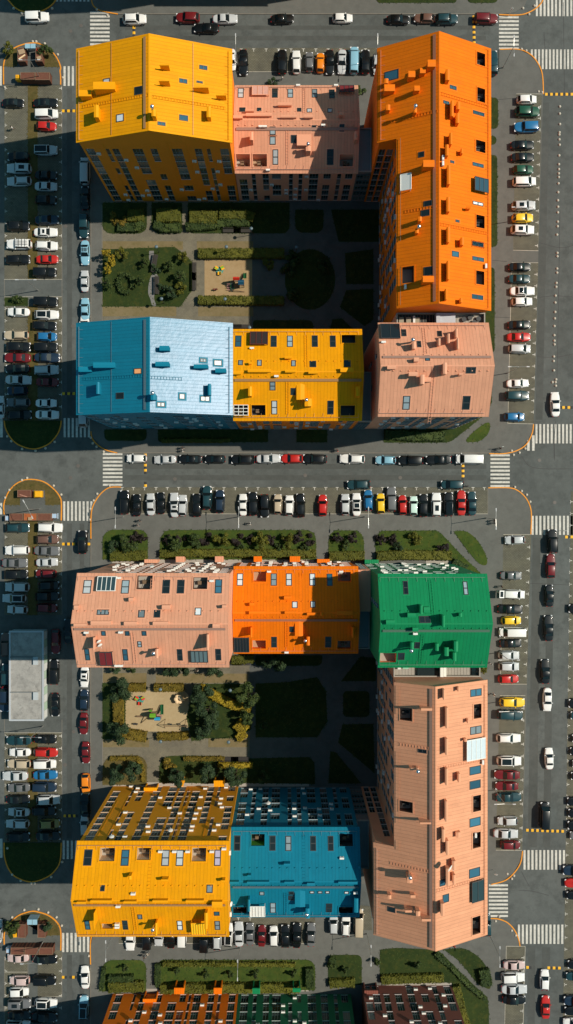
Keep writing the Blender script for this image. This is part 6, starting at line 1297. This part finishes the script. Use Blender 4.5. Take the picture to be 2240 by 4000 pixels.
# benches
def bench(t, x, y, rz, label):
    X, Y = gt(t, x, y, .4); r = empty('park_bench', (X, Y, .11), rz); tag(r, label, 'bench')
    m = MB()
    for i in range(4): m.box(-1.75, -.35+i*.18, .42, 1.75, -.2+i*.18, .47)
    m.build('seat', brownbench, r); m = MB(); m.box(-1.75,.36,.5,1.75,.42,.95); m.build('backrest', brownbench, r)
    for sx in (-1.4, 1.4): m = MB(); m.box(sx-.06,-.3,0,sx+.06,.38,.42); m.build('leg', darkm, r)
for a in (('B1',294,203,0,'left bench of the upper pair at courtyard shadow edge'),('B1',377,203,0,'right bench of the upper pair at courtyard shadow edge'),('B1',3,522,R(90),'upper bench left of upper playground'),('B1',3,602,R(90),'lower bench left of upper playground'),('B1',300,951,R(180),'left bench above low yellow block'),('B1',366,952,R(180),'right bench above low yellow block'),('B3',300,184,0,'left bench below orange block hedge'),('B3',366,184,0,'right bench below orange block hedge'),('B3',275,928,R(180),'left bench above blue facade hedge'),('B3',357,928,R(180),'right bench above blue facade hedge'),('A1',1234,630,R(90),'curved path bench on octagonal lawn'),('A1',1215,460,R(80),'upper bench on the stone chip path')): bench(*a)
# dumpsters and bins
def crate(t, x0, y0, x1, y1, h, m, label, name='dumpster', cat='dumpster', z=.09, stuff=None, lid=True):
    a = gt(t, x0, y0, h); c = gt(t, x1, y1, h); X0, X1 = sorted((a[0], c[0])); Y0, Y1 = sorted((a[1], c[1])); cx, cy = (X0+X1)/2, (Y0+Y1)/2; w, d = (X1-X0)/2, (Y1-Y0)/2
    r = empty(name, (cx, cy, z)); tag(r, label, cat)
    b = MB(); b.box(-w,-d,.1,w,d,h-z-.15)
    k = max(2, int(2*w/.6))
    for i in range(k+1):
        x = -w+2*w*i/k; b.box(x-.04, -d-.05, .1, x+.04, -d, h-z-.2); b.box(x-.04, d, .1, x+.04, d+.05, h-z-.2)
    b.build('body', m, r)
    b = MB()
    for q in ((-w,-d,w,-d+.06),(-w,d-.06,w,d),(-w,-d+.06,-w+.06,d-.06),(w-.06,-d+.06,w,d-.06)): b.box(q[0],q[1],h-z-.15,q[2],q[3],h-z-.06)
    b.build('rim', mat_plain('rim_pale', (.26,.16,.10), .7), r)
    if stuff:
        for (fx, fy, sx, sy, hh, sm) in stuff:
            b = MB(); M = Matrix.Translation((fx*w, fy*d, h-z-.15)) @ Matrix.Rotation(fx*3, 4, 'Z'); b.box(-sx,-sy,0,sx,sy,hh,0,M); q = b.build('waste_box', sm, None); q.location = (cx, cy, z); tag(q, {'cardboard':'brown cardboard box','cream_plastic':'long cream board','red_plastic':'red carton','plank_pinkish':'pinkish plank'}[sm.name]+' lying on '+label.replace('rust brown ', ''), 'waste')
    return r
crate('i1',445,785,752,940,2.2,rust,'rust brown storage box beside yellow bin on top left island','storage_box','storage box'); crate('i1',768,785,1075,950,2.2,rust,'rust brown storage box right of its twin on top left island','storage_box','storage box')
crate('i1',385,250,545,545,2.0,rust,'rust brown dumpster left of blue shelter on top island',stuff=[(.1,.35,.6,.45,.25,card),(.2,-.4,.75,.12,.2,cream)]); crate('i1',775,240,915,545,2.0,rust,'rust brown dumpster right of blue shelter on top island',stuff=[(.1,.5,.4,.35,.3,redp),(.1,-.6,.4,.3,.3,card)])
crate('i2',380,300,668,455,1.7,rust,'rust brown open dumpster beside yellow box on round island',stuff=[(-.1,-.6,.75,.08,.12,mat_plain('plank_pinkish', (.42,.2,.14), .7))])
crate('i2',210,812,495,960,1.8,rust,'left rust brown box in row above parked cars'); crate('i2',515,812,800,960,1.8,rusto,'orange rust box in middle of row above parked cars',stuff=[(.0,-.5,.35,.3,.3,card)]); crate('i2',815,812,1110,960,1.8,rust,'right rust brown box in row above parked cars')
crate('i2',110,860,200,965,1.3,bluew,'pale blue bin at left end of rust box row','bin','bin'); crate('i2',1125,812,1240,915,1.3,bluew,'pale blue bin at right end of rust box row','bin','bin')
crate('i3',388,290,548,578,2.0,rust,'rust brown dumpster left of blue shelter on bottom island'); crate('i3',818,290,980,575,2.0,rust,'rust brown dumpster right of blue shelter on bottom island')
for i, (x0, x1) in enumerate(((235,522),(538,830),(846,1140))): crate('i3',x0,792,x1,945,2.2,rust,('left','middle','right')[i]+' rust brown box in row on bottom left island','storage_box','storage box')
crate('i3',130,812,220,915,1.5,bluew,'pale blue bin at left end of bottom island row','bin','bin')
def yellow_bin(t, x, y, label):
    X, Y = gt(t, x, y, 1.6); r = empty('recycling_bin', (X, Y, .09)); tag(r, label, 'bin')
    b = MB(); b.rings([[(w*cx_, w*cy_*.95, z) for cx_, cy_ in ((-.9,-1),(.9,-1),(1,-.9),(1,.9),(.9,1),(-.9,1),(-1,.9),(-1,-.9))] for w, z in ((.42,0),(.5,.8),(.47,1.3),(.3,1.7))]); b.build('body', yelp, r)
    b = MB(); b.box(-.2,-.08,1.69,.2,.08,1.74); b.build('slot_cover', mat_plain('bin_slot', (.5,.22,.01), .5), r)
yellow_bin('i1',382,885,'yellow bell shaped bin left of rust boxes on top island'); yellow_bin('i3',322,522,'yellow bin under tree on bottom left island')
X, Y = gt('i2',815,388,1.5); r = empty('recycling_bin', (X, Y, .09)); tag(r, 'wide yellow lidded bin on round island', 'bin')
b = MB(); b.box(-.72,-.62,0,.75,.62,1.2); b.build('body', yelp, r); b = MB(); b.rings([[(-.75,-.66,1.2),(.78,-.66,1.2),(.78,.66,1.2),(-.75,.66,1.2)],[(-.45,-.5,1.45),(.62,-.55,1.45),(.62,.55,1.45),(-.45,.5,1.45)]]); b.box(-.4,-.1,1.45,-.25,.15,1.5); b.build('lid', yelp, r)
def shelter(t, x0, y0, x1, y1, label):
    a = gt(t, x0, y0, 2.4); c = gt(t, x1, y1, 2.4); X0, X1 = sorted((a[0], c[0])); Y0, Y1 = sorted((a[1], c[1])); cx, cy = (X0+X1)/2, (Y0+Y1)/2; w, d = (X1-X0)/2, (Y1-Y0)/2
    r = empty('waste_shelter', (cx, cy, .09)); tag(r, label, 'shelter')
    for sg in (-1, 1): b = MB(); b.box(*(( -w, -d, 2.3, -.04, d, 2.36) if sg < 0 else (.04, -d, 2.3, w, d, 2.36))); b.build('roof_panel', teals, r)
    b = MB()
    for x in (-w+.1, w-.1):
        for y in (-d+.1, d-.1): b.box(x-.05,y-.05,0,x+.05,y+.05,2.3)
    b.build('post', darkm, r); b = MB(); b.box(-w,d-.06,.2,w,d-.02,2.2); b.build('back_panel', teals, r)
shelter('i1',548,172,775,272,'pale blue roofed waste shelter on top left island'); shelter('i3',597,175,812,288,'pale blue roofed waste shelter on bottom left island')
# kiosk with flat grey roof
h = 3.0; a = gt('A2',72,1532,h); c = gt('A3',344,634,h); cx, cy = (a[0]+c[0])/2, (a[1]+c[1])/2; w, d = abs(c[0]-a[0])/2, abs(c[1]-a[1])/2
r = empty('kiosk_building', (cx, cy, 0)); tag(r, 'long low flat roofed grey pavilion between left car columns', 'kiosk')
b = MB(); b.box(-w+.1,-d+.1,0,w-.1,d-.1,h-.3); b.build('wall', mat_plain('kiosk_wall', (.36,.42,.42), .7), r)
b = MB(); b.box(-w+.25,-d+.25,h-.3,w-.25,d-.25,h-.2); b.build('roof', greyroof, r)
b = MB(); 
for q in ((-w,-d,w,-d+.3),(-w,d-.3,w,d),(-w,-d+.3,-w+.3,d-.3),(w-.3,-d+.3,w,d-.3)): b.box(q[0],q[1],h-.35,q[2],q[3],h)
b.build('parapet', mat_plain('kiosk_parapet', (.42,.45,.48), .6), r)
for py in (1765, 2040):
    X, Y = gt('A2',283,py,h); m = MB(); m.box(X-cx-.45,Y-cy-.75,h-.2,X-cx+.45,Y-cy+.75,h+.35); m.build('roof_vent', mat_plain('vent_pale', (.42,.46,.48), .5), r)
    X2, Y2 = gt('A2',80,py-28,h); m = MB(); m.box(X2-cx,Y2-cy-.07,h-.2,X-cx,Y2-cy+.07,h+.06); m.build('roof_joint', mat_plain('joint_dark', (.12,.14,.15), .5), r)
n_ = 11
for i in range(n_):
    y = -d+.3+(2*d-.6)*i/n_; m = MB(); m.box(w-.1,y+.03,.3,w-.04,y+(2*d-.6)/n_-.03,h-.5); m.build('facade_panel', mat_plain('panel_mint', (.42,.56,.44), .6) if i % 2 else mat_plain('panel_white', (.66,.68,.66), .6), r)
# playgrounds
def P3(t, x, y, z=0): q = gt(t, x, y, z); return q
def carousel(t, x, y, label, cols):
    X, Y = P3(t, x, y, .5); r = empty('merry_go_round', (X, Y, .12)); tag(r, label, 'carousel')
    m = MB(); m.cyl((0,0,.08), .75, .75, .06, 20); m.cyl((0,0,0), .1, .1, .9, 10); m.build('platform', mat_plain('carousel_teal', (.05,.25,.22), .5), r)
    for k in range(3):
        a = k*2.094+.5; M = Matrix.Rotation(a, 4, 'Z'); m = MB(); m.box(.35,-.32,.4,1.0,.0,.46,0,M); m.box(.35,.3,.45,1.0,.36,.85,0,M); m.build('seat', cols[0], r)
        m = MB(); m.box(.35,.02,.4,1.0,.3,.46,0,M); m.build('seat', cols[1], r)
carousel('pg1',590,325,'yellow and green carousel in upper playground',(yelp,greenp)); carousel('pg2',345,435,'red and green carousel in lower playground',(redp,greenp))
def play_tower(t, cx, cy, roofs, label, slide, sc_):
    X, Y = P3(t, cx, cy, 0); r = empty('play_tower', (X, Y, .12)); tag(r, label, 'climbing frame')
    for (x0, y0, x1, y1, z, m) in roofs:
        a = gt(t, x0, y0, z); c = gt(t, x1, y1, z); p0, p1 = sorted((a[0]-X, c[0]-X)); q0, q1 = sorted((a[1]-Y, c[1]-Y))
        b = MB(); b.rings([[(p0,q0,z-.5),(p1,q0,z-.5),(p1,q1,z-.5),(p0,q1,z-.5)],[(p0,(q0+q1)/2-.05,z),(p1,(q0+q1)/2-.05,z),(p1,(q0+q1)/2+.05,z),(p0,(q0+q1)/2+.05,z)]]); b.build('tower_roof', m, r)
        for px in (p0+.08, p1-.08):
            for py in (q0+.08, q1-.08): b = MB(); b.box(px-.05,py-.05,0,px+.05,py+.05,z-.5); b.build('post', wood, r)
        b = MB(); b.box(p0,q0,1.15,p1,q1,1.22); b.build('platform', wood, r)
    for (x0, y0, x1, y1, w, m) in slide:
        a = gt(t, x0, y0, 1.2); c = gt(t, x1, y1, .2); a = (a[0]-X, a[1]-Y); c = (c[0]-X, c[1]-Y); l = math.hypot(c[0]-a[0], c[1]-a[1]); nx, ny = -(c[1]-a[1])/l*w/2, (c[0]-a[0])/l*w/2
        b = MB(); b.quad((a[0]+nx,a[1]+ny,1.25),(a[0]-nx,a[1]-ny,1.25),(c[0]-nx,c[1]-ny,.2),(c[0]+nx,c[1]+ny,.2)); b.quad((a[0]+nx,a[1]+ny,1.2),(c[0]+nx,c[1]+ny,.15),(c[0]-nx,c[1]-ny,.15),(a[0]-nx,a[1]-ny,1.2))
        b.build('chute', m, r)
        for sg in (-1, 1): b = MB(); b.tube((a[0]+sg*nx,a[1]+sg*ny,1.4),(c[0]+sg*nx,c[1]+sg*ny,.35), .06, 6); b.build('side_rail', dgreenp if m is not steel else redp, r)
    return r, X, Y
r, X, Y = play_tower('pg1',1000,620,[(905,475,1055,555,3.0,redp),(1025,545,1165,665,2.8,navyp)],'climbing frame with red and navy roofs in upper playground',[(1190,530,1190,405,.5,dgreenp),(890,640,895,820,.55,mat_plain('slide_dark', (.05,.06,.07), .4))],1)
m = MB()
for y in (0,.35,.7,1.05): m.box(-1.9,-1.6+y,.3+y*.3,-1.2,-1.5+y,.36+y*.3)
m.build('rung', mat_plain('rung_pink', (.5,.25,.24), .6), r); m = MB(); m.tube((1.5,-1.9,.1),(-.9,-1.7,.9), .07); m.build('handrail', wood, r)
r, X, Y = play_tower('pg2',600,760,[(540,718,660,808,2.8,greenp),(635,790,750,862,2.4,mat_plain('roof_sky_blue', (.02,.38,.72), .5)),(525,640,585,675,2.0,greenp)],'climbing frame with green and blue roofs in lower playground',[(795,720,795,525,.5,dgreenp)],1)
m = MB(); m.box(.8,.0,1.15,2.0,.7,1.22); m.build('bridge', mat_plain('bridge_pinkish', (.30,.17,.13), .7), r); m = MB(); m.tube((-2.2,-1.3,.1),(-.6,.2,1.3), .08); m.build('ladder_rail', wood, r); m = MB(); m.box(-3.0,-.1,.3,-1.9,.2,.4); m.tube((-3.2,0,.35),(-2.0,.1,.5), .05); m.build('balance_beam', wood, r)
def rocker(t, x, y, label, m_):
    X, Y = P3(t, x, y, .5); r = empty('spring_rider', (X, Y, .12)); tag(r, label, 'spring rider')
    m = MB(); 
    for k in range(5): m.cyl((0,0,k*.08), .12, .12, .04, 10)
    m.build('spring', darkm, r); m = MB(); m.rings([[(-.5,-.12,.4),(.5,-.12,.4),(.5,.12,.4),(-.5,.12,.4)],[(-.35,-.15,.62),(.3,-.15,.6),(.3,.15,.6),(-.35,.15,.62)]]); m.box(.3,-.05,.55,.45,.05,.95); m.box(.33,-.25,.8,.4,.25,.86); m.build('seat', m_, r)
rocker('pg1',490,785,'brown spring rider in upper playground',mat_plain('rider_brown', (.16,.04,.02), .6)); rocker('pg2',255,915,'dark spring rider in lower playground',darkm)
X, Y = P3('pg2',1125,415,1.0); r = empty('play_sculpture', (X, Y, .12)); tag(r, 'cream flower shaped play figure in lower playground', 'play figure')
m = MB(); m.cyl((0,0,0), .12, .12, .9, 10); m.build('stem', cream, r)
for k in range(6): m = MB(); a = k*1.047; m.sphere((.5*math.cos(a),.55*math.sin(a),1.1), .42, sz=.4, n=12); m.build('petal', cream, r, smooth=True)
X, Y = P3('pg2',1005,905,0); r = empty('swing_set', (X, Y, .12)); tag(r, 'frame swing set in lower playground', 'swing')
m = MB(); m.tube((-1.4,0,2.1),(2.6,0,2.1), .06); m.build('top_beam', wood, r)
for sx in (-1.4, 2.6):
    for sy in (-1, 1): m = MB(); m.tube((sx,0,2.1),(sx,sy*.9,0), .05); m.build('leg', wood, r)
for sx in (-.3, 1.4):
    m = MB(); m.box(sx-.25,-.12,.5,sx+.25,.12,.55); o = m.build('seat', darkm, r); m = MB(); m.tube((sx-.2,0,.55),(sx-.2,0,2.1), .015, 5); m.tube((sx+.2,0,.55),(sx+.2,0,2.1), .015, 5); m.build('chain', darkm, o)
# manholes
for i, (t, x, y, w) in enumerate((('A2',553,334,'in junction left of the middle street'),('A2',612,240,'near the middle street left zebra crossing'),('A2',1370,343,'on left half of middle street'),('B2',867,315,'on centre of middle street'),('C2',88,333,'on right half of middle street'),('A1',514,167,'on left street beside courtyard'),('A1',570,950,'on left street above the blue block'),('C2',1178,197,'in junction right of the middle street'),('C2',1297,527,'on avenue near right zebra crossing'),('A0',635,200,'left of top zebra crossing'),('A0',553,243,'below left of top zebra crossing'),('A3',510,978,'on left street beside lower playground'),('A4',560,838,'left of the lower yellow block corner'),('A3',577,718,'on left street below flat grey roof'))):
    X, Y = gt(t, x, y); m = MB(); m.cyl((0,0,0), .36, .34, .02, 20); m.cyl((0,0,.02), .26, .26, .006, 20); o = m.build('manhole_cover', mat_plain('cast_iron', (.10,.09,.08), .6), None, loc=(X, Y, .004)); tag(o, 'round iron manhole cover '+w, 'manhole cover')
# ------------------------------------------------------------------ people
def person_mesh(pose):
    """one continuous figure grown from a joint skeleton"""
    st = {'walk':(.30,-.26,.25),'stand':(.05,-.05,.05),'stride':(.38,-.32,.32)}[pose]; f, bk, sw = st
    J = {'pel':((0,0,.95),.13),'sp':((0,0,1.12),.125),'ch':((.02,0,1.33),.155),'ne':((.02,0,1.50),.062),'hd':((.04,0,1.62),.095),'top':((.04,0,1.73),.085)}
    E = [('pel','sp'),('sp','ch'),('ch','ne'),('ne','hd'),('hd','top')]
    for sd, y, leg, arm in (('l',1,f,-sw),('r',-1,bk,sw)):
        J['hip'+sd] = ((0,y*.10,.90),.095); J['kn'+sd] = ((leg*.55+.04,y*.10,.50),.062); J['an'+sd] = ((leg*.9,y*.10,.10),.043); J['to'+sd] = ((leg*.9+.17,y*.11,.05),.04)
        J['sh'+sd] = ((.02,y*.20,1.42),.062); J['el'+sd] = ((.02+arm*.4,y*.25,1.13),.046); J['wr'+sd] = ((.05+arm,y*.24,.90),.032); J['pa'+sd] = ((.06+arm*1.1,y*.235,.83),.034)
        E += [('pel','hip'+sd),('hip'+sd,'kn'+sd),('kn'+sd,'an'+sd),('an'+sd,'to'+sd),('ch','sh'+sd),('sh'+sd,'el'+sd),('el'+sd,'wr'+sd),('wr'+sd,'pa'+sd)]
        for k, (dx, ln) in enumerate(((-.028,.075),(-.009,.085),(.010,.08),(.028,.065))):
            n1, n2 = 'f%d%s' % (k, sd), 'g%d%s' % (k, sd); bx = .06+arm*1.1
            J[n1] = ((bx+dx, y*.235, .79-ln*.4),.010); J[n2] = ((bx+dx+.01, y*.225, .79-ln),.008); E += [('pa'+sd,n1),(n1,n2)]
        J['t'+sd] = ((.11+arm*1.1,y*.215,.81),.010); E.append(('pa'+sd,'t'+sd))
    names = list(J); me = bpy.data.meshes.new('tmp'); me.from_pydata([J[n][0] for n in names], [(names.index(a), names.index(c)) for a, c in E], [])
    o = bpy.data.objects.new('tmp', me); COL.objects.link(o); md = o.modifiers.new('s', 'SKIN'); sv = me.skin_vertices[0].data
    for i, n in enumerate(names): sv[i].radius = (J[n][1]*(.72 if n in ('ch','pel','sp') else 1), J[n][1]); sv[i].use_root = n == 'pel'
    o.modifiers.new('d', 'SUBSURF').levels = 1
    dg = bpy.context.evaluated_depsgraph_get(); dg.update(); out = bpy.data.meshes.new_from_object(o.evaluated_get(dg)); bpy.data.objects.remove(o)
    out.name = 'person_'+pose; out.materials.clear()
    for m in (mat_plain('skin', (.42,.24,.17), .6), mat_plain('shirt', (.6,.6,.6), .8), mat_plain('trousers', (.03,.04,.06), .8), darkm): out.materials.append(m)
    for p in out.polygons:
        z = p.center.z; y = abs(p.center.y); p.use_smooth = True
        p.material_index = 3 if z < .11 else 2 if z < .96 and y < .20 else 1 if z < 1.47 and not (y > .2 and z < 1.1) else 0
    # nose, ears
    return out
PM = {k: person_mesh(k) for k in ('walk','stand','stride')}
def hair_mesh():
    m = MB(); m.sphere((.025,0,1.675), .112, sx=1.0, sy=.95, sz=1.0, n=12, k=6, lo=-12); return m.mesh('hair', mat_plain('hair_dark', (.02,.013,.009), .7))
HAIR = hair_mesh(); b = MB(); b.sphere((.155,0,1.63), .018, n=6, k=4); NOSE = b.mesh('nose', mat_plain('skin', (.42,.24,.17), .6))
SH = {'white':(.72,.70,.66),'black':(.014,.014,.016),'red':(.5,.03,.02),'blue':(.05,.13,.3),'grey':(.2,.2,.2),'pale':(.52,.50,.42)}
def person(t, x, y, rz, pose, shirt, label, z=ZP, group=None):
    X, Y = gt(t, x, y, .9); r = empty('person', (X, Y, z+.012), R(rz)); tag(r, label, 'person', group)
    o = link('body', PM[pose], r)
    o.material_slots[1].link = 'OBJECT'; o.material_slots[1].material = mat_plain('shirt_'+shirt, SH[shirt], .8)
    link('hair', HAIR, r); link('nose', NOSE, o)
for a in (('A0',97,1000,200,'stride','white','person in white top walking across the empty left parking bays',.01),('B0',485,585,20,'walk','white','person in white walking below the orange car bay'),('A2',1100,668,180,'walk','black','upper of two people walking on pavement above leftmost bed'),('A2',1085,703,180,'walk','grey','lower of two people walking on pavement above leftmost bed'),('B2',437,690,170,'stride','white','person in white walking above the long shrub bed'),('A2',1432,97,0,'walk','black','upper of two people on pavement left of middle street'),('A2',1432,120,0,'walk','white','lower of two people on pavement left of middle street'),('B2',1120,120,185,'stride','red','person in red on pavement above middle street'),
          ('C2',825,668,180,'walk','black','upper of two people at right corner of middle bays'),('C2',828,688,180,'walk','grey','lower of two people at right corner of middle bays'),('C2',612,400,100,'stand','black','person standing behind dark car on middle street',.0),('C2',617,430,100,'stand','grey','person standing between dark car and red car',.0),('C2',880,1185,10,'stand','black','person at rear of the white car with open boot'),('C2',850,1225,20,'stand','white','person loading the white car with open boot'),
          ('C3',795,185,60,'stand','white','person near the corner of the green block'),('C3',822,428,150,'stride','white','person with arms out walking beside peach roof'),('A4',1155,1050,30,'walk','pale','person in pale top in group below yellow block'),('A4',1130,1075,30,'walk','black','person in black top in group below yellow block'),('B3',22,240,90,'walk','pale','person walking on path below salmon block'),('C4',508,990,80,'stand','red','person below the lower tip of peach block'),('C2',870,105,45,'stand','black','person holding a bicycle by the orange kerb')): person(*a)
def bicycle(t, x, y, rz, label):
    X, Y = gt(t, x, y, .5); r = empty('bicycle', (X, Y, ZP), R(rz)); tag(r, label, 'bicycle')
    for sx in (-.52, .52):
        m = MB(); n = 18
        m.rings([[(sx+(.33+.02*math.cos(v))*math.cos(2*math.pi*j/n), .02*math.sin(v), .35+(.33+.02*math.cos(v))*math.sin(2*math.pi*j/n)) for j in range(n)] for v in (0,1.57,3.14,4.71,6.28)], cap0=False, cap1=False); m.build('wheel', rubber, r)
    m = MB()
    for p, q in (((-.52,0,.35),(-.1,0,.3)),((-.1,0,.3),(.38,0,.75)),((-.2,0,.78),(.38,0,.78)),((-.1,0,.3),(-.22,0,.9)),((-.52,0,.35),(-.2,0,.75)),((.38,0,.95),(.52,0,.35))): m.tube(p, q, .022, 6)
    m.build('frame', darkm, r); m = MB(); m.tube((.36,-.28,.97),(.36,.28,.97), .018, 6); m.build('handlebar', darkm, r); m = MB(); m.box(-.36,-.07,.9,-.1,.07,.96); m.build('saddle', rubber, r)
bicycle('C2',850,128,-20,'bicycle by the orange kerb below right salmon block')
# signs, stalls, cones
def sign(t, x, y, label, m_, h=2.6, r_=.33):
    X, Y = gt(t, x, y, h); r = empty('traffic_sign', (X, Y, 0)); tag(r, label, 'traffic sign'); m = MB(); m.cyl((0,0,0), .04, .04, h, 8); m.build('pole', galv, r)
    m = MB(); m.rings([[(r_*math.cos(6.283*j/16), yy, h-.1+r_*math.sin(6.283*j/16)) for j in range(16)] for yy in (.05,.08)]); m.build('sign_plate', m_, r)
for a in (('C2',890,92,'sign on pole by orange kerb near the bicycle',white),('C3',840,1840,'sign on pole at corner below peach lower bays',white),('C0',1012,62,'sign on pole at top right corner pavement',white),('C2',1380,750,'sign on pole by the right avenue zebra',white)): sign(*a)
# camera, light, world
cam = bpy.data.cameras.new('camera'); co = bpy.data.objects.new('camera', cam); COL.objects.link(co)
co.location = (0, 0, H); co.rotation_euler = (0, 0, 0)
cam.sensor_fit = 'VERTICAL'; cam.sensor_height = 36; cam.sensor_width = 36; cam.lens = 36*(H/S)/4000
cam.shift_y = -40/4000; cam.clip_end = 3000; cam.clip_start = 1
sc.camera = co
sv = Vector((1, .165, 1.2166)).normalized()
sun = bpy.data.lights.new('sun', 'SUN'); sun.energy = 4.65; sun.angle = R(.5); sun.color = (1, .90, .76)
so = bpy.data.objects.new('sun', sun); COL.objects.link(so); so.rotation_euler = sv.to_track_quat('Z', 'Y').to_euler(); so.location = (120, 20, 150)
w = bpy.data.worlds.new('World'); sc.world = w; w.use_nodes = True; nt = w.node_tree
sky = nt.nodes.new('ShaderNodeTexSky'); sky.sky_type = 'NISHITA'; sky.sun_disc = False; sky.sun_elevation = math.asin(sv.z); sky.sun_rotation = math.atan2(sv.x, sv.y)
nt.links.new(mix(nt, 1.0, sky.outputs[0], (.56,1.08,1.0), 'MULTIPLY'), nt.nodes['Background'].inputs[0]); nt.nodes['Background'].inputs[1].default_value = .08
sc.view_settings.view_transform = 'Standard'; sc.view_settings.look = 'None'; sc.view_settings.exposure = 0
